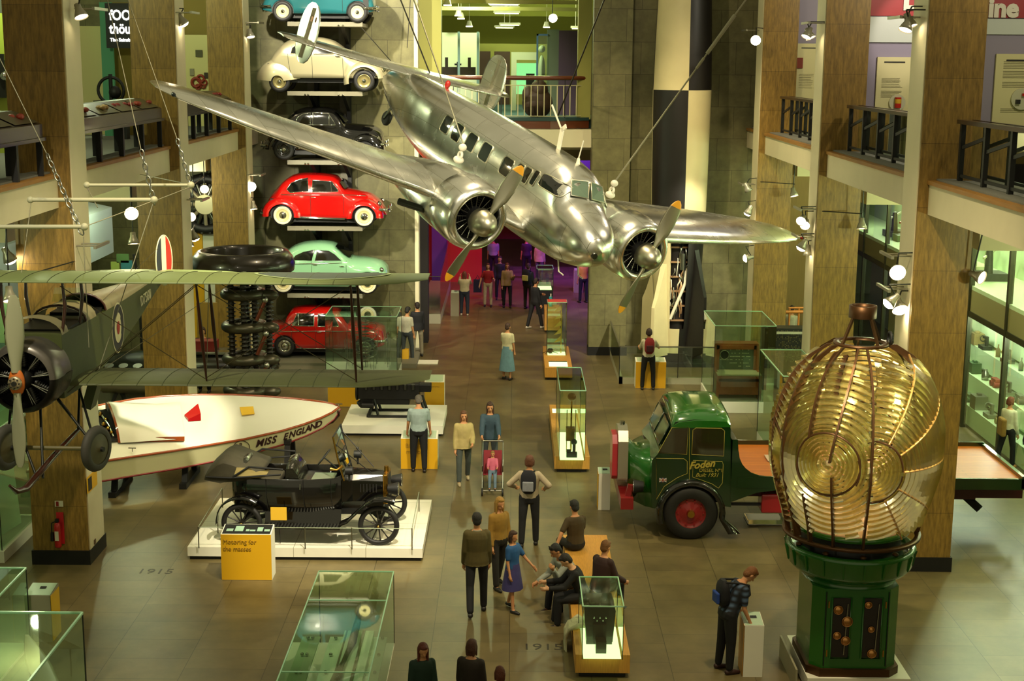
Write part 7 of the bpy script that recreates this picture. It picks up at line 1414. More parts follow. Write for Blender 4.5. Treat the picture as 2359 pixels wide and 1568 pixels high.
for py, Y in ((3, 48.5), (19, 49.5)): m = MB(mat('beam_pale', '#a5a05c', .6)); a = atY(1000, py, Y); m.bb((-3, Y, a.z - .06), (2.4, Y + .12, a.z + .06)); o = struct('ceiling_beam', m)
for k, (px, py, Y, la) in enumerate(((1031, 11, 48, 'leftmost'), (1056, 35, 51, 'second from the left'), (1062, 42, 53, 'third from the left'), (1081, 60, 57, 'small far'), (1259, 62, 57, 'small far right'))):
    p = atY(px, py, Y); t = thing('downlight', 'small round downlight of the back gallery, ' + la, 'light', p); m = MB(SPOTE); m.cyl(p + Vector((0, 0, -.03)), p, .13, n=14); m.build('lamp_glass', t, world=True); m = MB(WPT); m.cyl(p, p + Vector((0, 0, .2)), .13, .07, 14); m.cyl(p + Vector((0, 0, .2)), (p.x, p.y, 12.1), .01, n=5); m.build('housing', t, world=True)
# ================================================================ SPOTLIGHTS ON THE PILLARS
HSG = mat('spot_housing', '#8f8b78', .4, .5)
def spot(px, py, Y, d, label, r=.12, hot=0):
    p = atY(px, py, Y); d = Vector(d).normalized(); t = thing('spotlight', label, 'light', p)
    R = Matrix.Translation(p) @ d.to_track_quat('Z', 'Y').to_matrix().to_4x4()
    m = MB(HSG); m.lathe([(.02, -.26), (r * .45, -.25), (r * .5, -.16), (r * .8, -.08), (r, .0), (r * .97, .0)], 18, M=R); m.build('shade', t, world=True, flip=False)
    m = MB(BALLE if hot else SPOTE if hot == 0 else HSG); m.lathe([(.01, -.015), (r * .9, -.015)] if not hot else [(.01, .06), (r * .6, .045), (r * .92, 0)], 18, M=R); m.build('lamp_glass', t, world=True, flip=False)
    m = MB(DSTEEL); m.cyl(R @ Vector((0, 0, -.2)), Vector((p.x, p.y, 6.62 if p.z < 6.6 and (abs(p.x) > 8 or px in (303, 308)) else 12.2 if px == 1274 else p.z + .35)), .014, n=6); 
    if abs(p.x) < 8.2 and px not in (303, 308, 1274):
        y0 = min(PL, key=lambda q: abs(q + .5 - p.y)); m.cyl(p + Vector((0, 0, .35)), ((XL1 if p.x < 0 else XR0), min(max(p.y, y0 + .08), y0 + .92), p.z + .35), .012, n=6)
    m.build('stem', t, world=True); return p
SPL = [(188, 40, 25.6, (.4, -.3, -1), 'spotlight high on the inner side of the first left pillar', 0), (303, 492, 30, (.3, -1, -.25), 'glaring spotlight between the first and second left pillars', 1), (308, 562, 30.3, (.1, -.2, -1), 'spotlight hanging below the glaring one on the left', 0),
       (424, 55, 34, (.5, .3, -1), 'unlit-looking spotlight high on the second left pillar', -1), (578, 86, 42.4, (.2, -.3, -1), 'spotlight high on the third left pillar', 0), (579, 430, 42.4, (.3, -1, -.1), 'glaring spotlight beside the red rounded car', 1), (584, 482, 42.4, (.1, -.2, -1), 'spotlight below the glaring one beside the red rounded car', 0),
       (471, 436, 38.0, (.2, -1, -.3), 'lit spotlight in front of the round engine, upper', 0), (440, 500, 35.3, (.1, -1, -.2), 'lit spotlight in front of the round engine, lower left', 0), (436, 567, 35.2, (0, -.3, -1), 'spotlight below the round engine', 0), (24, 694, 23, (.2, -.4, -1), 'spotlight behind the biplane propeller blade', 0),
       (24, 600, 25.0, (.3, .3, -1), 'dark spotlight at the left edge beside the first pillar', -1), (1741, 93, 41.2, (-.2, -1, -.3), 'glaring spotlight on the third right pillar', 1), (1857, 86, 33.6, (-.5, -.3, -1), 'left lamp of the pair high on the second right pillar', 0), (1868, 88, 33.8, (.4, -.3, -1), 'right lamp of the pair high on the second right pillar', 0),
       (2085, 70, 25.4, (-.4, -.3, -1), 'left lamp of the pair high on the first right pillar', 0), (2098, 62, 25.6, (.3, -.3, -1), 'right lamp of the pair high on the first right pillar', 0), (1845, 510, 33.5, (-.4, -.8, -.4), 'upper lamp of the lit pair on the second right pillar side', 0), (1854, 520, 33.8, (-.3, -.8, -.4), 'lower lamp of the lit pair on the second right pillar side', 0),
       (1845, 572, 33.6, (-.5, 0, -1), 'dark lamp under the lit pair on the second right pillar', -1), (1861, 588, 33.9, (0, -.1, -1), 'small downward spotlight lowest on the second right pillar', 0), (2068, 628, 25.2, (-.1, -1, -.2), 'glaring upper spotlight on the first right pillar', 1), (2046, 700, 25.2, (-.7, -.2, -.6), 'dark lamp beside the lower glaring spotlight on the first right pillar', -1), (2074, 714, 25.4, (.1, -.7, -.7), 'glaring lower spotlight above the lens', 1),
       (1830, 452, 41.2, (.2, -.3, -1), 'spotlight between the second and third right pillars', 0), (1725, 440, 41.6, (.5, 0, -1), 'upper spotlight on the third right pillar', 0), (1722, 492, 41.6, (-.4, .2, -1), 'dark spotlight on the third right pillar', -1), (1717, 595, 41.6, (-1, -.2, -.2), 'dark small spotlight low on the third right pillar', -1),
       (2263, 640, 24.9, (.5, -.6, -.2), 'spotlight right of the first right pillar', 0), (1985, 527, 33.0, (0, -.2, -1), 'spotlight behind the second right pillar by the showcase', 0), (1274, 42, 47.5, (.1, -1, -.3), 'glaring spotlight under the back gallery ceiling', 1), (450, 550, 36, (.3, .2, -1), 'dark spotlight beside the yellow panel', -1)]
for px, py, Y, d, la, h in SPL: spot(px, py, Y, d, la, .125 if h != 1 else .15, h)
for px, py, Y, s_, la in ((2120, 40, 25.6, -1, 'track bar high on the first right pillar'), (1900, 53, 33.9, -1, 'track bar high on the second right pillar'), (2100, 590, 25.6, -1, 'track bar of the upper lamps on the first right pillar'), (2092, 666, 25.6, -1, 'track bar of the lower lamps on the first right pillar'), (1880, 482, 33.9, -1, 'track bar of the lit pair on the second right pillar'), (1875, 545, 33.9, -1, 'track bar of the lowest lamps on the second right pillar'), (173, 20, 25.6, 1, 'track bar high on the first left pillar'), (402, 28, 34, 1, 'track bar high on the second left pillar'), (566, 52, 42.4, 1, 'track bar high on the third left pillar'), (176, 566, 25.7, 1, 'track bar on the first left pillar above the biplane'), (430, 460, 34.2, 1, 'track bar on the second left pillar beside the round engine'), (566, 405, 42.4, 1, 'track bar above the glaring spotlight on the third left pillar'), (1748, 70, 42.2, -1, 'track bar high on the third right pillar'), (1740, 425, 42.2, -1, 'track bar of the middle lamps on the third right pillar')):
    x = XL1 + .02 if s_ > 0 else XR0 - .02; p = atX(px, py, x); p.y = min(max(p.y, Y - .4), Y + .3); t = thing('light_track', la, 'track', p); m = MB(HSG); m.cyl(p, p + Vector((s_ * .42, 0, 0)), .014, n=6); m.cyl(p + Vector((0, .3, 0)), p + Vector((s_ * .42, .3, 0)), .014, n=6); m.build('arm', t, world=True); m = MB(HSG); m.bar(p + Vector((s_ * .4, -.25, 0)), p + Vector((s_ * .4, .6, 0)), .05, .05); m.build('track', t, world=True)
# ================================================================ AISLES: SHOWCASES
AL = mat('aisle_frame', '#3c3a24', .4, .4); SHW = mat('showcase_white', '#c4d6b0', .6); GREENW = mat('showcase_green', '#8cb07a', .6)
XG = 11.65
m = MB(mat('aisle_panel', '#8f8458', .6)); m.bb((XG, 24, 3.0), (XG + .1, 57, 3.6)); m.bb((XG, 24, 3.6), (XG + .12, 57, 3.7), SHW); struct('trim_3', m)
m = MB(SHW); m.bb((XG + 1.6, 20, 0), (XG + 1.7, 57, 6.5)); struct('wall_showcase', m); m = MB(SHW); m.bb((XG + .12, 24, 3.6), (XG + 1.6, 57, 3.7)); struct('trim_5', m)
t = thing('showcase_glazing', 'dark-framed glazing along the right aisle showcases', 'glazing', (XG, 35, 0))
for y in (27.6, 30.4, 33.2, 36.0, 38.8, 41.6, 44.4, 47.2, 50, 52.8): m = MB(AL); m.bb((XG - .04, y - .06, 0), (XG + .08, y + .06, 5.94)); m.build('mullion', t, world=True)
m = MB(AL); m.bb((XG - .03, 24, 2.9), (XG + .05, 57, 3.05)); m.build('transom', t, world=True)
ys = [24.8, 27.6, 30.4, 33.2, 36.0, 38.8, 41.6, 44.4, 47.2, 50]
for a, b in zip(ys, ys[1:]):
    for z0, z1 in ((.12, 2.9), (3.7, 5.94)): m = MB(glassmat('shop_glass', (.86, .96, .86), .35, .01, .03)); m.add([(XG, a + .06, z0), (XG, b - .06, z0), (XG, b - .06, z1), (XG, a + .06, z1)], [(0, 1, 2, 3)]); m.build('pane', t, world=True, flip=False)
SH_COL = [mat('item_grey', '#6b705a', .5), mat('item_dark', '#26261e', .5), mat('item_red', '#8a2a1e', .5), mat('item_tan', '#8f7a4c', .5), mat('item_pale', '#b9b898', .5), mat('item_green', '#47603c', .5), STEEL]
CN = ['grey', 'dark', 'reddish', 'tan', 'pale', 'green', 'steel']
KIND = [('box', 'boxed gadget'), ('jar', 'jar'), ('machine', 'small machine'), ('bottle', 'bottle'), ('toy', 'wheeled toy')]
random.seed(21)
m = MB(SHW)
for lv, (x0, z) in enumerate(((XG + .15, .55), (XG + .5, 1.15), (XG + .85, 1.75), (XG + 1.15, 2.35))): m.bb((x0, 28, 0 if 0 else z - .5), (XG + 1.55, 40.5, z))
tag(m.build('stepped_shelves', loc=(XG + .8, 34, 0)), 'white stepped shelves crowded with household objects in the right aisle showcase', 'shelf')
ordw = ['lowest', 'second', 'third', 'top']
cnt = 0
for lv, (x0, z) in enumerate(((XG + .32, .55), (XG + .67, 1.15), (XG + .98, 1.75), (XG + 1.3, 2.35))):
    for k in range(13):
        y = 28.6 + k * .88 + random.uniform(-.15, .15); kd, kn = random.choice(KIND); mm = random.choice(SH_COL); s_ = random.uniform(.8, 1.5); m = MB(mm)
        if kd == 'box': m.box((0, 0, .12 * s_), (.22 * s_, .3 * s_, .24 * s_)); m.box((0, 0, .26 * s_), (.1, .15, .05))
        elif kd == 'jar': m.lathe([(.01, 0), (.09, 0), (.1, .1), (.08, .2), (.05, .24), (.05, .28), (.01, .28)], 12)
        elif kd == 'machine': m.box((0, 0, .05), (.25, .4, .1)); m.cyl((0, -.1, .1), (0, -.1, .35), .05, n=8); m.bar((0, -.12, .33), (0, .18, .3), .06, .07); m.torus((0, .2, .25), .08, .015, n=12, k=4, M=Matrix.Rotation(pi / 2, 3, 'X'))
        elif kd == 'bottle': m.lathe([(.01, 0), (.06, 0), (.06, .18), (.02, .25), (.02, .33), (.01, .33)], 12)
        else: m.box((0, 0, .16), (.14, .34, .12)); [m.cyl((-.1, yy, .08), (.1, yy, .08), .08, n=10) for yy in (-.12, .12)]
        o = m.build('shelf_' + kd); o.location = (x0, y, z); tag(o, '%s %s on the %s step of the crowded right aisle showcase' % (CN[SH_COL.index(mm)], kn, ordw[lv]), 'exhibit', '%ss on the %s showcase step' % (kn, ordw[lv])); cnt += 1
for k, y in enumerate((26.2, 27.0, 28.9, 30.1, 31.5, 37.0, 38.3, 39.6, 40.8, 42.4, 43.5, 45.2, 46.4)):
    t = thing('model_machine', CN[(k * 3) % 7] + ' and ' + CN[(k * 2 + 1) % 7] + ' model machine on the upper showcase shelf, ' + ('right' if y < 33 else 'left') + ' of the first right pillar', 'model', (XG + .8, y, 3.7), group='models in the upper showcase ' + ('right' if y < 33 else 'left') + ' of the first right pillar')
    m = MB(SH_COL[(k * 3) % 7]); m.box((0, 0, .1), (.7, .7, .2)); m.cyl((-.1, -.15, .2), (-.1, -.15, .8 + .1 * (k % 3)), .12, .07, 10); m.build('body', t); m = MB(SH_COL[(k * 2 + 1) % 7]); m.torus((0, .2, .5), .25, .04, n=18, k=6, M=Matrix.Rotation(pi / 2, 3, 'Y')); m.bar((-.3, -.3, .6), (.2, .3, .75), .05, .05); m.build('wheel', t)
# pushchair-like wheeled frame on the top step
c = atX(2255, 795, XG + 1.2); t = thing('folding_frame', 'thin black wheeled frame standing high in the right aisle showcase', 'pushchair', (XG + 1.25, c.y, 2.36)); m = MB(BLACKP)
m.tube([(0, -.5, .15), (0, .1, .9), (0, .35, 1.3)], .015, 5); m.tube([(.2, -.5, .15), (.2, .1, .9), (.2, .35, 1.3)], .015, 5); m.tube([(0, .4, .15), (0, -.1, .8)], .015, 5); m.build('frame', t)
for y in (-.5, 0, .4): m = MB(BLACKP); m.torus((-.02, y, .15), .13, .02, n=18, k=5, M=Matrix.Rotation(pi / 2, 3, 'Y')); m.build('wheel', t)
m = MB(mat('orange_rail', '#b5702a', .5)); a, b = atY(1808, 718, 42.2), atY(1862, 718, 42.2); m.cyl(a, b, .05, n=8); m.cyl(a + Vector((.1, 0, .12)), b + Vector((0, 0, .12)), .03, n=6)
for f in (.2, .6, .9): p = a + (b - a) * f; m.cyl((p.x, p.y, 0), p + Vector((0, 0, .1)), .03, n=6)
tag(m.build('orange_frame', loc=a), 'orange and dark tubular frame beyond the third right pillar', 'frame')
# left aisle: hanging bulkhead, teal showcases
BH = mat('bulkhead_blue', '#8a95a0', .6); m = MB(BH); m.bb((-11.9, 26, 3.7), (-11.5, 41, 5.0)); m.add([(-11.5, 26, 5.0), (-11.5, 41, 5.0), (-12.9, 41, 5.3), (-12.9, 26, 5.3)], [(0, 1, 2, 3)]); struct('trim_4', m)
m = MB(TEALW); m.bb((-13.6, 22, 0), (-13.5, 45, 3.7)); struct('wall_showcase_left', m)
for p0, p1, X, c, la, nm in (((255, 603), (275, 625), 0, mat('board_olive', '#8a9a4a', .6), 'yellow-green board on the teal left aisle wall', 'wall_board'), ((268, 585), (297, 605), 0, mat('board_green', '#4a6a3c', .6), 'dark green board high on the teal left aisle wall', 'wall_board'), ((278, 600), (306, 650), 0, mat('board_blue', '#2a6a78', .6), 'blue-green panel on the teal left aisle wall', 'wall_board')): board(nm, la, 'board', p0, p1, 40.5, c, .06)
t = thing('display_stand', 'angled black and white stand in the left aisle', 'stand', atY(312, 640, 39)); p = atY(308, 585, 39); q = atY(320, 650, 39); m = MB(BLACKP); m.bar(p, q, .06, .08); m.bar(p + Vector((.3, 0, 0)), q + Vector((.1, 0, 0)), .05, .05); m.bar(q, (q.x, q.y, 0), .06, .06); m.build('frame', t, world=True)
for p0, p1, Y in (((0, 690), (62, 790), 30.5),): m = MB(GREENW); a, b = atY(*p0, Y), atY(*p1, Y); m.bb((a.x - 2, Y, b.z), (b.x, Y + .2, a.z)); m.bb((a.x - 2, Y, 0), (a.x - 1.8, Y + .2, a.z)); struct('wall_green_panel', m)
# the round aero engine above the yellow and white panels between pillars 2 and 3
c = atY(474, 470, 43.7); t = thing('round_engine', 'huge round engine with black ring and bright metal heart between second and third left pillars', 'engine', c)
m = MB(BLACKP); m.torus((0, 0, 0), .78, .16, n=36, k=10, M=Matrix.Rotation(pi / 2, 3, 'X')); m.cyl((0, .1, 0), (0, .5, 0), .8, n=30); m.build('outer_ring', t); m = MB(mat('bright_engine', '#cfc2a2')); m.cyl((0, -.15, 0), (0, .2, 0), .3, .5, 24)
m.build('core', t)
for k in range(16): a = 2 * pi * k / 16; m = MB(STEEL if k % 2 else mat('bright_engine', '#cfc2a2')); m.cyl((.3 * cos(a), -.1, .3 * sin(a)), (.66 * cos(a), -.02, .66 * sin(a)), .06, n=8); m.build('cylinder', t)
for k in range(22): a = 2 * pi * k / 22; m = MB(DSTEEL); m.cyl((.86 * cos(a), -.12, .86 * sin(a)), (.92 * cos(a), .12, .92 * sin(a)), .035, n=6); m.build('stud', t)
m = MB(BLACKP); m.cyl((0, .3, .8), (0, .3, 6.0 - c.z), .03, n=6); m.build('hanger', t)
board_floor('information_board', 'bright yellow panel below the round engine', 'panel', (434, 537), 466, 43.9, mat('panel_yellow_lit', '#e0a80c', .5), 0); board_floor('information_board', 'white panel right of the bright yellow one', 'panel', (467, 537), 492, 43.9, WHITEP, 0)  # stronger yellow than the lectern fronts
board_floor('information_board', 'tan wooden panel behind the generator columns', 'panel', (452, 697), 500, 40.2, mat('panel_tan', '#8a6a26', .5), 0)
t = thing('wide_plinth', 'pale stepped plinth with glass barrier at the left side of the corridor mouth', 'plinth', (-2.6, 47, 0)); a, b = atZ(962, 745, 0), atZ(1015, 745, 0); m = MB(mat('kerb_pale', '#a8a68c')); m.bb((a.x, a.y, 0), (b.x, a.y + 8, .35)); m.build('plinth', t, world=True); m = MB(GLASSG); m.add([(b.x, a.y, .35), (b.x, a.y + 8, .35), (b.x, a.y + 8, 2.2), (b.x, a.y, 1.7)], [(0, 1, 2, 3)]); m.add([(a.x, a.y, .35), (b.x, a.y, .35), (b.x, a.y, 1.7), (a.x, a.y, 1.7)], [(0, 1, 2, 3)]); m.build('glass_pane', t, world=True, flip=False)
m = MB(STEEL); m.bar((b.x, a.y, 1.7), (b.x, a.y + 8, 2.2), .03, .03); m.bar((a.x, a.y, 1.7), (b.x, a.y, 1.7), .03, .03); m.build('top_rail', t, world=True)
# ================================================================ PEOPLE
BAKE = []
SKIN = mat('skin', '#b98258', .55); SKIN2 = mat('skin_pale', '#c4946c', .55)
def M_(h, r=.8, **k): return mat('cloth_' + h.lstrip('#'), h, r, noise=.18, nscale=12, **k)
def capsule(m, a, b, r0, r1, n=12):
    a, b = Vector(a), Vector(b); d = b - a; L = d.length or 1e-4; d = d / L; P = []; R = []
    for k in range(5): t = pi / 2 * k / 4; P.append(a - d * r0 * cos(t)); R.append(max(.001, r0 * sin(t)))
    for k in range(5): t = pi / 2 * k / 4; P.append(b + d * r1 * sin(t)); R.append(max(.001, r1 * cos(t)))
    m.tube(P, R, n)
def person(label, px, py, face, H=1.72, pose=None, top='#888888', bottom='#22252a', skirt=False, sleeves='long', hair='#3a2412', hairlen=0, skin=SKIN, shoes='#15110f', jacket=None, z=0., build=1., shorts=False, vox=.014, at=None, seat=None, cat='person', bald=False, sung=False, facing=False, topmat=None, collar=None):
    pose = pose or {}; s = H / 1.72; g = lambda k, d=0: pose.get(k, d)
    p0 = Vector(at) if at is not None else atZ(px, py, z)
    t = thing('person', label, cat, p0, face)
    F = Vector((0, -1, 0)); U = Vector((0, 0, 1)); X = Vector((1, 0, 0))
    def dirv(pitch, side=0., down=-1): a, b = radians(pitch), radians(side); return Vector((sin(b) * cos(a), -sin(a), -cos(a) * cos(b)))
    J = {}
    J['pel'] = Vector((0, 0, 0)); lean = g('lean'); tv = Vector((sin(radians(g('tilt'))), -sin(radians(lean)), cos(radians(lean))))
    tv.normalize()
    for sd, k in ((-1, 'L'), (1, 'R')):
        h = J['pel'] + X * sd * .095 * s; lp = g('leg' + k, (3 if sd > 0 else -3, 2)); th, kn = lp; sp = g('splay', 3) * sd
        kne = h + dirv(th, sp) * .43 * s; ank = kne + dirv(th - kn, sp * .3) * .42 * s; J['h' + k], J['k' + k], J['a' + k] = h, kne, ank
    low = min(J['aL'].z, J['aR'].z) - .085 * s
    base = Vector((0, 0, -low)) if seat is None else Vector((0, 0, seat + .12 * s))
    for k in J: J[k] = J[k] + base
    P = J['pel']; C = P + tv * .33 * s; N = P + tv * .52 * s; sh = P + tv * .475 * s
    hd = Vector((0, -sin(radians(lean + g('head', 5))), cos(radians(lean + g('head', 5))))); Hc = N + hd * .155 * s
    tw = Matrix.Rotation(radians(g('twist')), 3, 'Z'); hx = Matrix.Rotation(radians(g('turn')), 3, 'Z')
    for sd, k in ((-1, 'L'), (1, 'R')):
        a = g('arm' + k, (4, 7, 12)); S = sh + tw @ (X * sd * .152 * s * build) - tv * .036 * s; ud = tw @ dirv(a[0], a[1] * sd); E_ = S + ud * .285 * s; inw = a[3] if len(a) > 3 else 0
        fd = tw @ dirv(a[0] + a[2], (a[1] * .5 - inw) * sd); Wr = E_ + fd * .25 * s; J['s' + k], J['e' + k], J['w' + k], J['f' + k] = S, E_, Wr, fd
    b = build
    def oval(c, w, d, tilt=None): u = tw @ X; v = tv.cross(u).normalized(); return [c + u * w * cos(2 * pi * j / 16) + v * d * sin(2 * pi * j / 16) for j in range(16)]
    def torso(m, e=0., lo=-.10, hi=.53):
        R = []
        for f, w, d in ((-.12, .06, .05), (-.10, .12, .09), (-.04, .165, .115), (.06, .16, .105), (.16, .14, .098), (.28, .158, .11), (.38, .175, .112), (.44, .165, .10), (.485, .12, .085), (.53, .06, .06)):
            if lo <= f <= hi: R.append(oval(P + tv * f * s, (w * b + e) * s, (d * b + e) * s))
        m.rings(R, smooth=True)
    def hand(m, k, sd):
        w, d = J['w' + k], J['f' + k].normalized(); side = (tw @ X) * sd; n_ = d.cross(side).normalized(); side = n_.cross(d).normalized(); c = w + d * .05 * s
        capsule(m, w, c + d * .035 * s, .028 * s, .030 * s, 8); capsule(m, c + n_ * .02 * s, c + d * .03 * s - n_ * .02 * s, .022 * s, .022 * s, 8)
        for i in range(4):
            o = n_ * (.030 - .020 * i) * s; L = (.072, .082, .076, .058)[i] * s; a_ = c + d * .04 * s + o; b1 = a_ + (d * .9 - side * .25) * L * .5; b2 = b1 + (d * .6 - side * .7).normalized() * L * .5; capsule(m, a_, b1, .0098 * s, .009 * s, 6); capsule(m, b1, b2, .009 * s, .008 * s, 6)
        a_ = w + d * .02 * s + n_ * .025 * s; b1 = a_ + (d * .6 + n_ * .6 - side * .1) * .045 * s; capsule(m, a_, b1, .013 * s, .011 * s, 6); capsule(m, b1, b1 + (d * .8 - side * .3) * .03 * s, .011 * s, .009 * s, 6)
    m = MB(skin); torso(m, -.012)
    capsule(m, P + tv * .44 * s, Hc - hd * .06 * s, .055 * s, .052 * s)
    Fh = (hx @ Vector((0, -cos(radians(lean + g('head', 5))), -sin(radians(lean + g('head', 5)))))); Sh = hx @ X
    HM = Matrix((Sh, -Fh, hd)).transposed()
    m.ell(Hc + hd * .02 * s, (.074 * s, .094 * s, .105 * s), n=16, M=HM, k=10); m.ell(Hc + Fh * .028 * s - hd * .055 * s, (.052 * s, .058 * s, .055 * s), n=14, M=HM)
    capsule(m, Hc + Fh * .088 * s + hd * .0 * s, Hc + Fh * .105 * s - hd * .028 * s, .010 * s, .016 * s, 8); m.ell(Hc + Fh * .078 * s - hd * .062 * s, (.026 * s, .014 * s, .012 * s), n=10, M=HM)
    for sd in (-1, 1): m.ell(Hc + Sh * sd * .076 * s - hd * .008 * s, (.010 * s, .02 * s, .03 * s), n=10, M=HM)
    for k, sd in (('L', -1), ('R', 1)):
        capsule(m, J['s' + k], J['e' + k], .048 * s * b, .036 * s); capsule(m, J['e' + k], J['w' + k], .036 * s, .024 * s); hand(m, k, sd)
        capsule(m, J['h' + k], J['k' + k], .078 * s * b, .052 * s); capsule(m, J['k' + k], J['a' + k], .050 * s, .033 * s)
        f_ = Vector((0, -1, 0)); capsule(m, J['a' + k] - U * .03 * s, J['a' + k] + f_ * .12 * s - U * .052 * s, .036 * s, .026 * s)
    body = m.build('body', t, flip=False); BAKE.append((body, vox if vox < .014 else .0125))
    # trousers or skirt
    tm = M_(bottom); m = MB(tm)
    if skirt:
        R = []; lo_ = (J['kL'] + J['kR']) / 2 - U * (.22 * s if skirt is True else skirt)
        for f in range(8): q = f / 7; c = P + tv * .1 * s * (1 - q) + (lo_ - P) * q; R.append([c + X * (.15 + .10 * q) * s * cos(2 * pi * j / 20) + Vector((0, 1, 0)) * (.12 + .08 * q + .01 * (j % 2)) * s * sin(2 * pi * j / 20) for j in range(20)])
        m.rings(R, smooth=True, cap=(1, 0)); m.build('skirt', t, flip=False)
    else:
        m.rings([oval(P + tv * f * s, (w * b + .012) * s, (d * b + .012) * s) for f, w, d in ((-.12, .08, .06), (-.08, .15, .10), (0, .17, .118), (.06, .162, .108), (.10, .152, .10))])
        for k in 'LR':
            capsule(m, J['h' + k] - U * .01, J['k' + k], .095 * s * b, .068 * s * b)
            if not shorts: capsule(m, J['k' + k], J['a' + k] + (J['k' + k] - J['a' + k]) * .06, .067 * s * b, .058 * s)
            else: capsule(m, J['k' + k], J['k' + k] + (J['a' + k] - J['k' + k]) * .45, .068 * s, .066 * s)
        o = m.build('trousers', t, flip=False); BAKE.append((o, vox))
    # top
    def topm(c, e, nm, sl, lo=-.06, extra=0):
        m = MB(c); R = []
        if extra: R += [oval(P - U * extra * s, (.19 * b + e) * s, (.14 * b + e) * s)]
        for f, w, d in ((-.08, .172, .12), (.0, .168, .118), (.08, .158, .108), (.16, .148, .103), (.28, .162, .114), (.38, .178, .116), (.44, .168, .104), (.485, .125, .088), (.50, .07, .065)):
            if f >= lo or extra: R.append(oval(P + tv * f * s, (w * b + e) * s, (d * b + e) * s))
        m.rings(R, smooth=True)
        for k in 'LR':
            capsule(m, J['s' + k] , J['e' + k] if sl == 'long' else J['s' + k] + (J['e' + k] - J['s' + k]) * .72, (.050 * b + e * .9) * s, (.046 + e * .7) * s)
            if sl == 'long': capsule(m, J['e' + k], J['w' + k] - J['f' + k] * .02 * s, (.047 + e * .7) * s, (.036 + e * .6) * s)
        o = m.build(nm, t, flip=False); BAKE.append((o, vox)); return o
    tp = topm(topmat or M_(top), .012, 'shirt', sleeves)
    if jacket: topm(M_(jacket), .026, 'jacket', 'long', extra=.08)
    if collar: m = MB(M_(collar)); m.torus(N - tv * .02 * s, .062 * s, .016 * s, n=18, k=6); m.build('collar', t)
    for k in 'LR':
        m = MB(mat('shoe_' + shoes.lstrip('#'), shoes, .5)); a = J['a' + k] - U * .045 * s; f_ = Vector((0, -1, 0)); capsule(m, a - f_ * .03 * s, a + f_ * .07 * s - U * .005, .044 * s, .042 * s); capsule(m, a + f_ * .07 * s - U * .005 * s, a + f_ * .15 * s - U * .012 * s, .042 * s, .030 * s); o = m.build('shoe', t, flip=False); BAKE.append((o, .012))
    # hair
    m = MB(mat('hair_' + hair.lstrip('#'), hair, .6, bump=.6, bscale=90, noise=.3, nscale=40))
    if not bald:
        m.ell(Hc - Fh * .016 * s + hd * .035 * s, (.084 * s, .092 * s, .098 * s), n=16, M=HM, k=10); m.ell(Hc - Fh * .045 * s - hd * .02 * s, (.074 * s, .058 * s, .075 * s), n=14, M=HM)
        m.ell(Hc + Fh * .04 * s + hd * .085 * s, (.062 * s, .05 * s, .034 * s), n=12, M=HM)
    else: m.ell(Hc - Fh * .03 * s - hd * .002 * s, (.082 * s, .078 * s, .06 * s), n=16, M=HM)
    if hairlen:
        for q in range(3): capsule(m, Hc - Fh * .05 * s + Sh * (q - 1) * .045 * s, Hc - Fh * .065 * s + Sh * (q - 1) * .05 * s - U * hairlen * s, .042 * s, .026 * s, 10)
        for sd in (-1, 1): capsule(m, Hc + Sh * sd * .07 * s + hd * .02 * s, Hc + Sh * sd * .075 * s - U * min(hairlen, .18) * s, .026 * s, .018 * s, 8)
    o = m.build('hair', t, flip=False); BAKE.append((o, .011))
    if facing:
        m = MB(mat('eye_dark', '#1a100a', .3)); 
        for sd in (-1, 1): m.ell(Hc + Fh * .088 * s + Sh * sd * .030 * s + hd * .008 * s, (.012 * s, .006 * s, .006 * s), n=8, M=HM); m.ell(Hc + Fh * .090 * s + Sh * sd * .030 * s + hd * .026 * s, (.017 * s, .006 * s, .003 * s), n=8, M=HM)
        m.build('eyes', t); m = MB(mat('lip', '#7a3a2c', .5)); m.ell(Hc + Fh * .092 * s - hd * .062 * s, (.022 * s, .006 * s, .005 * s), n=8, M=HM); m.build('mouth', t)
    if sung: m = MB(BLACKG); [m.ell(Hc + Fh * .055 * s + Sh * sd * .032 * s + hd * .115 * s, (.026 * s, .012 * s, .018 * s), n=10, M=HM) for sd in (-1, 1)]; m.build('sunglasses', t)
    WM = Matrix.Translation(p0) @ Matrix.Rotation(face, 4, 'Z')
    return t, {k: WM @ v for k, v in J.items()}, WM @ C, (WM.to_3x3() @ F), WM @ N, s, WM @ Hc
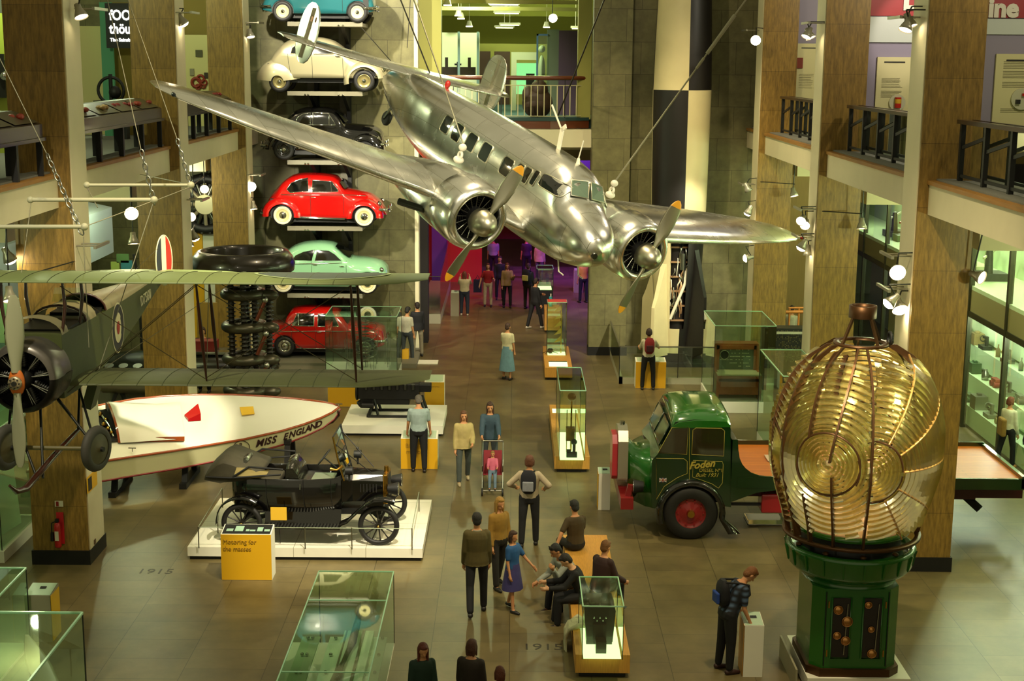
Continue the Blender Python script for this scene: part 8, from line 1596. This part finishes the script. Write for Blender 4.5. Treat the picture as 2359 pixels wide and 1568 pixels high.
def rucksack(info, label, col, col2, h=.42, w=.28, d=.15, strap='#101010'):
    t, J, C, F, N, s, Hc = info; c = C - F * (.12 + d / 2 + .02) * s; c.z += .02; S = F.cross(Vector((0, 0, 1))).normalized(); m = MB(M_(col)); R = []
    for k in range(9):
        q = k / 8; z = (-.5 + q) * h; ww = w / 2 * (1 - abs(2 * q - 1) ** 4 * .5); dd = d / 2 * (1 - abs(2 * q - 1) ** 4 * .55) * (1.1 - .25 * q); R.append([c + Vector((0, 0, z)) + S * ww * (abs(cos(a)) ** .7) * (1 if cos(a) > 0 else -1) + F * dd * (abs(sin(a)) ** .7) * (1 if sin(a) > 0 else -1) for a in [2 * pi * j / 16 for j in range(16)]])
    r_ = thing('rucksack', label, 'bag', c); m.rings(R); m.build('bag', r_, world=True, flip=False)
    m = MB(M_(col2)); q = c - F * (d / 2 + .02) - Vector((0, 0, h * .14)); m.box(q, (w * .7, .05, h * .42), M=Matrix((S, -F, Vector((0, 0, 1)))).transposed()); m.build('pocket', r_, world=True, bevel=.02)
    for k in (-1, 1): m = MB(M_(strap)); a = c + S * k * w * .28 + Vector((0, 0, h * .45)); b_ = (J['sL'] + J['sR']) / 2 + S * k * .10 + Vector((0, 0, .075)); m.tube([a, b_ - F * .03, b_ + F * .10 - Vector((0, 0, .04)), C + S * k * .13 + F * .15 * s, C + S * k * .15 - Vector((0, 0, .12))], .018, 6); m.build('strap', r_, world=True)
    return r_
A = pi
person('man in pale blue shirt, back turned, hands before a yellow lectern', 965, 1086, A + .05, 1.78, dict(head=28, armL=(16, 12, 10), armR=(14, 12, 12)), '#8fa09c', '#0c0d10', sleeves='short', hair='#5b5348', shoes='#1a0f0a', build=1.12, vox=.010, shorts=False)
person('woman in cream jacket over a white top walking towards the camera', 1068, 1112, .15, 1.66, dict(legL=(14, 6), legR=(-14, 10), armR=(10, 10, 60, 30)), '#c9c4ac', '#3d443f', hair='#5e3a1c', hairlen=.14, jacket='#a8975f', facing=True, shoes='#a09070')
person('woman in blue denim jacket pushing a pushchair', 1128, 1092, .05, 1.7, dict(lean=6, armL=(35, 8, 30), armR=(35, 8, 30)), '#1b1a1c', '#3a4245', hair='#3c2412', hairlen=.16, jacket='#2f4450', facing=True)
i4 = person('man with hands on his hips, pale sleeves under a dark vest, back turned', 1218, 1256, A - .1, 1.8, dict(legL=(6, 4), legR=(-8, 4), armL=(-12, 48, 70, 60), armR=(-12, 48, 70, 60)), '#a3957c', '#15171c', hair='#5a3014', vox=.011, build=1.05, hairlen=.06)
rucksack(i4, 'dark navy rucksack with pale emblem on the man with hands on hips', '#12131f', '#7d8088', .46, .3)
person('man in olive-brown jacket with grey collar walking away, lower centre', 1098, 1412, A + .1, 1.78, dict(legL=(10, 4), legR=(-12, 12)), '#4f451c', '#0c0e12', hair='#120c08', jacket='#4a4018', collar='#7d8070', vox=.011)
person('person with long blonde hair and mustard top, behind the olive-jacket man', 1148, 1352, .6, 1.68, dict(legL=(10, 4), legR=(-10, 8), head=12), '#8c6a22', '#1a1712', hair='#9a742c', hairlen=.3)
person('child in bright blue top and violet skirt beside the olive-jacket man', 1180, 1405, .9, 1.42, dict(legL=(10, 4), legR=(-10, 8), armR=(25, 20, 25)), '#1d4f86', '#3a356e', skirt=.02, sleeves='short', hair='#3a2010', hairlen=.12)
person('person with reddish hair and dark green top at the bottom edge, left one', 975, 1568, .3, 1.5, dict(head=20), '#0e2a1c', '#15120f', hair='#5a200c', hairlen=.2, at=(-1.18, 18.2, 0))
person('person with brown hair in a dark brown coat at the bottom edge, middle one', 1090, 1568, A - .3, 1.52, dict(head=12), '#2a1c10', '#15120f', hair='#4a240e', hairlen=.12, at=(-.52, 18.2, 0), jacket='#241a10')
person('person in a dark coat low in the bottom edge, right one', 1150, 1568, A + .2, 1.4, dict(head=12), '#1d1712', '#15120f', hair='#5a260e', hairlen=.1, at=(-.12, 17.6, 0))
# the group on the bench
person('man in olive shirt sitting with his back turned, leaning on one arm', 0, 0, A + .45, 1.76, dict(lean=4, head=10, legL=(82, 82), legR=(82, 82), armR=(-14, 38, 6, -10), armL=(20, 12, 40)), '#3d2f10', '#15130f', sleeves='short', hair='#0e0a06', at=(1.2, 25.15, 0), seat=hb, vox=.010)
person('man with sunglasses on his head, pale shirt, chin on his hand, on the bench', 0, 0, -pi / 2 + .55, 1.78, dict(lean=38, head=-8, legL=(84, 78), legR=(80, 88), armR=(48, 6, 98, 32), armL=(28, 8, 40, 20)), '#9aa096', '#0d1017', hair='#0e0a07', at=(1.12, 23.35, 0), seat=hb, vox=.010, facing=True, sung=True, shoes='#2a140c')
person('dark-haired person all in black, hunched on the bench, hands together', 0, 0, -pi / 2 + .1, 1.72, dict(lean=22, head=20, legL=(80, 74), legR=(82, 80), armR=(38, 6, 50, 22), armL=(38, 6, 50, 22)), '#0b0b0d', '#09090b', hair='#170e09', at=(1.22, 22.6, 0), seat=hb, vox=.010, shoes='#1a0f0a', skin=SKIN2)
person('person with short wavy brown hair and maroon coat on the bench', 0, 0, A - .8, 1.7, dict(lean=10, head=5, legL=(84, 84), legR=(84, 84), armR=(20, 10, 40), armL=(20, 10, 40)), '#2a100c', '#15120f', hair='#6e4518', at=(1.52, 23.0, 0), seat=hb, vox=.010, jacket='#2c120e')
m = MB(M_('#b9b48e', bump=.8, bscale=9)); c = Vector((1.0, 21.6, hb)); R = []
for k in range(9):
    q = k / 8; x = 1.22 - .34 * min(1, q * 1.7); z = hb + .05 + .03 * sin(q * 9) - max(0, q - .5) * 1.0; R.append([(x + .01 * (j % 2) + .02 * sin(j * 2 + k), 21.35 + .06 * j * (1 - .35 * q) + .03 * sin(k), z + .035 * sin(j * 1.9 + k * .7)) for j in range(9)] + [(x + .03, 21.35 + .06 * j * (1 - .35 * q), z - .04) for j in range(8, -1, -1)])
m.rings(R); tag(m.build('draped_coat', loc=c, flip=False), 'pale cream coat draped over the left edge of the nearest bench', 'coat')
# plaid shirt man
def plaid():
    m = bpy.data.materials.new('plaid_cloth'); m.use_nodes = True; nt = m.node_tree; b = nt.nodes['Principled BSDF']; b.inputs['Roughness'].default_value = .85; L = nt.links; tc = nt.nodes.new('ShaderNodeTexCoord'); x_ = None
    last = None
    for sc, ax in ((14, 'Z'), (14, 'X')):
        w = nt.nodes.new('ShaderNodeTexWave'); w.bands_direction = ax; w.inputs['Scale'].default_value = 3.2; w.inputs['Distortion'].default_value = .6; L.new(tc.outputs['Object'], w.inputs['Vector'])
        if last is None: last = w
        else:
            mu = nt.nodes.new('ShaderNodeMath'); mu.operation = 'MULTIPLY'; L.new(last.outputs['Fac'], mu.inputs[0]); L.new(w.outputs['Fac'], mu.inputs[1])
            mx = nt.nodes.new('ShaderNodeMix'); mx.data_type = 'RGBA'; mx.inputs['A'].default_value = lin('#0c0d12'); mx.inputs['B'].default_value = lin('#4a5f7a'); L.new(mu.outputs[0], mx.inputs['Factor']); L.new(mx.outputs['Result'], b.inputs['Base Color'])
    return m
i14 = person('man in blue plaid shirt bending over a slim lectern', 1672, 1545, pi / 2 + .25, 1.76, dict(lean=24, head=28, legL=(2, 4), legR=(-4, 2), armL=(-2, 6, 26), armR=(6, 8, 18)), '#1a2030', '#08080a', sleeves='short', hair='#7a4a1c', shoes='#2c100a', topmat=plaid(), vox=.009, build=1.15, skin=SKIN)
rucksack(i14, 'black rucksack with blue patch on the man in the plaid shirt', '#0c0d14', '#1b3c8a', .42, .30, .18)
i15 = person('woman in a white jumper at the right edge, walking in the aisle', 2316, 1076, pi / 2 + .6, 1.68, dict(legL=(8, 6), legR=(-14, 4), armR=(4, 6, 10)), '#c3bda0', '#0b0a0a', hair='#6e3410', hairlen=.05, shoes='#a8783c')
t_, J, C, F, N, s, Hc = i15; m = MB(M_('#8f6c2e')); c = C - F * .24 - Vector((0, 0, .22)); m.box(c, (.12, .34, .42)); tag(m.build('shoulder_bag', loc=c, bevel=.04), 'tan shoulder bag carried by the woman in the white jumper', 'bag')
i16 = person('visitor in white and red raglan shirt, back turned, before the rocket', 1492, 898, A, 1.78, dict(armL=(30, 34, 60), armR=(30, 18, 60), legL=(2, 2), splay=6), '#b8b195', '#08080a', sleeves='short', hair='#2c150a', hairlen=.04)
rucksack(i16, 'small red rucksack on the raglan-shirt visitor before the rocket', '#7a0d14', '#3a0a10', .46, .28)
i17 = person('man in striped white shirt and jeans beside the car tower', 938, 834, A - .5, 1.74, dict(head=18, legL=(12, 10), legR=(-6, 2)), '#b3ae9a', '#31383c', sleeves='short', hair='#120c08')
person('person in a long dark coat beside the striped-shirt man', 962, 820, A + .3, 1.72, {}, '#121216', '#7d7460', hair='#1c0f08', jacket='#111118')
m = MB(mat('sign_yellow', '#c99a14', .5)); a = atZ(926, 838, 0); m.prism([(-.2, 0), (.2, 0), (.12, .42), (-.12, .42)], lambda u, v, d: (a.x + .1 + d, a.y + .25 + u, v), -.1, .1); m.bb((a.x + .2, a.y, 0), (a.x + 1.1, a.y + .5, .03), WHITEP); tag(m.build('floor_stand', loc=a), 'small yellow floor stand behind the striped-shirt man', 'stand')
person('woman in a white top and pale blue long skirt in mid hall', 1168, 874, A - .4, 1.68, dict(head=10, armR=(20, 10, 50, 20)), '#bdb592', '#5f8290', skirt=True, sleeves='short', hair='#3a2010')
# corridor crowd
person('girl with long brown hair and baggy cream top, back turned in the corridor', 1070, 726, A, 1.62, dict(armL=(60, 20, 100), armR=(60, 20, 100)), '#b9b187', '#232c38', hair='#6a3414', hairlen=.42, shoes='#b9b49a', build=1.15)
person('woman in red top and white trousers walking in the corridor', 1124, 706, 0, 1.66, dict(armR=(20, 14, 80, 30), armL=(0, 25, 6)), '#8a0f14', '#b9ab8a', sleeves='short', hair='#4a180c', hairlen=.2, facing=True, skin=SKIN2)
m = MB(M_('#171a22')); c = atZ(1100, 690, 0) + Vector((0, 0, .55)); m.box(c, (.32, .18, .5)); m.tube([c + Vector((-.1, 0, .22)), c + Vector((0, 0, .42)), c + Vector((.1, 0, .22))], .015, 6); tag(m.build('carrier_bag', loc=c, bevel=.05), 'dark carrier bag held by the woman in the red top', 'bag')
person('woman in cream jacket and dark trousers in the corridor', 1168, 708, .1, 1.7, dict(armR=(30, 10, 90, 20)), '#b9b49a', '#0e1013', hair='#5a2c12', hairlen=.2, jacket='#8a7444', facing=True)
person('person in dark clothes just behind the cream-jacket woman in the corridor', 1151, 690, 0, 1.72, {}, '#141116', '#15131a', hair='#150d08')
i24 = person('person in black top and trousers facing a corridor exhibit', 1232, 756, A - .9, 1.8, dict(head=18, legL=(16, 4), legR=(-14, 2), armR=(40, 10, 40)), '#0d0d10', '#0a0a0c', hair='#2a140a', shoes='#b0aa98')
i24b = person('visitor with a dark cap and pale-panelled rucksack in the corridor', 1216, 712, A - .4, 1.74, dict(head=10), '#14141a', '#2c2618', hair='#3a1c0e')
rucksack(i24b, 'black rucksack with pale yellow panel in the corridor', '#0c0c0e', '#b3ac5a', .5, .34)
person('man in dark checked shirt deep in the corridor', 1212, 640, A + .1, 1.8, {}, '#2a1a22', '#101014', sleeves='short', hair='#120a08')
person('woman in a white coat deep in the corridor', 1242, 648, A - .3, 1.72, {}, '#b9b48c', '#4a4450', hair='#6a3c16', jacket='#b9b08a')
person('person in a pale grey-blue shirt deep in the corridor', 1136, 640, A, 1.8, {}, '#8a9a9a', '#1a1016', hair='#1a0f0a', sleeves='short', build=1.15)
person('dark silhouetted person at the left side of the deep corridor', 1040, 618, A, 1.78, {}, '#0e0a10', '#0b080c', hair='#0e0808')
person('dark silhouetted person in the middle of the deep corridor', 1096, 622, A + .2, 1.74, {}, '#160a10', '#0d090c', hair='#0e0808', jacket='#150a10')
person('person in a golden yellow top standing at the right corridor edge', 1343, 697, A + .5, 1.72, dict(armL=(10, 30, 80)), '#b8862a', '#0a0b10', sleeves='short', hair='#2a140a')
person('visitor in a white top with black trousers beyond the third right pillar', 0, 0, A - .6, 1.75, {}, '#b9b49a', '#0a0a0c', hair='#241208', at=(8.75, 44.2, 0))
person('woman in a dark jacket and cream blouse behind the record car', 0, 0, 0, 1.86, dict(head=10), '#c4bc8c', '#15120f', hair='#3a1c0c', hairlen=.06, at=(-8.62, 39.2, 0), facing=True, jacket='#1e140e')
# pushchair
c = atZ(1134, 1142, 0); t = thing('pushchair', 'pushchair with a child in pink, pushed by the woman in denim', 'pushchair', (c.x, c.y + .3, 0)); m = MB(STEEL)
for s_ in (-.22, .22): m.tube([(s_, -.3, .1), (s_, .05, .5), (s_, .38, .98), (s_, .46, 1.02)], .013, 6); m.tube([(s_, .32, .1), (s_, -.05, .52), (s_, -.12, .62)], .013, 6)
m.cyl((-.22, .46, 1.02), (.22, .46, 1.02), .016, n=6); m.cyl((-.22, -.3, .12), (.22, -.3, .12), .012, n=6); m.cyl((-.22, .32, .12), (.22, .32, .12), .012, n=6); m.build('frame', t)
for x in (-.22, .22):
    for y in (-.3, .32): m = MB(RUBBER); m.torus((x, y, .085), .065, .022, n=16, k=6, M=Matrix.Rotation(pi / 2, 3, 'Y')); m.build('wheel', t)
m = MB(M_('#7a1420')); m.add([(-.2, -.15, .42), (.2, -.15, .42), (.2, .15, .40), (-.2, .15, .40), (.2, .32, .85), (-.2, .32, .85)], [(0, 1, 2, 3), (3, 2, 4, 5)]); m.add([(-.21, -.12, .4), (-.21, .15, .4), (-.21, .32, .85), (-.21, .0, .6)], [(0, 1, 2, 3)]); m.add([(.21, -.12, .4), (.21, .15, .4), (.21, .32, .85), (.21, .0, .6)], [(0, 1, 2, 3)]); m.build('seat', t, flip=False)
person('small child in pink sitting in the pushchair', 0, 0, 0, .95, dict(lean=-12, head=20, legL=(70, 50), legR=(70, 50), armL=(40, 8, 50), armR=(40, 8, 50)), '#b9586e', '#5a7080', hair='#8a6a34', at=(c.x, c.y + .33, 0), seat=.40, facing=True, vox=.010)
# bake the voxel-joined meshes
for o, v in BAKE:
    r_ = o.modifiers.new('join', 'REMESH'); r_.mode = 'VOXEL'; r_.voxel_size = v; r_.use_smooth_shade = True
    if o.name.split('.')[0] in ('shirt', 'jacket', 'trousers', 'body', 'hair'): q = o.modifiers.new('soft', 'SMOOTH'); q.iterations = 3 if o.name[:4] != 'body' else 1; q.factor = .5
bpy.context.view_layer.update(); dg = bpy.context.evaluated_depsgraph_get()
for o, v in BAKE:
    me = bpy.data.meshes.new_from_object(o.evaluated_get(dg)); mt = o.data.materials[0]; o.modifiers.clear(); o.data = me; me.materials.clear(); me.materials.append(mt)
    me.polygons.foreach_set('use_smooth', [True] * len(me.polygons)); me.polygons.foreach_set('material_index', [0] * len(me.polygons))
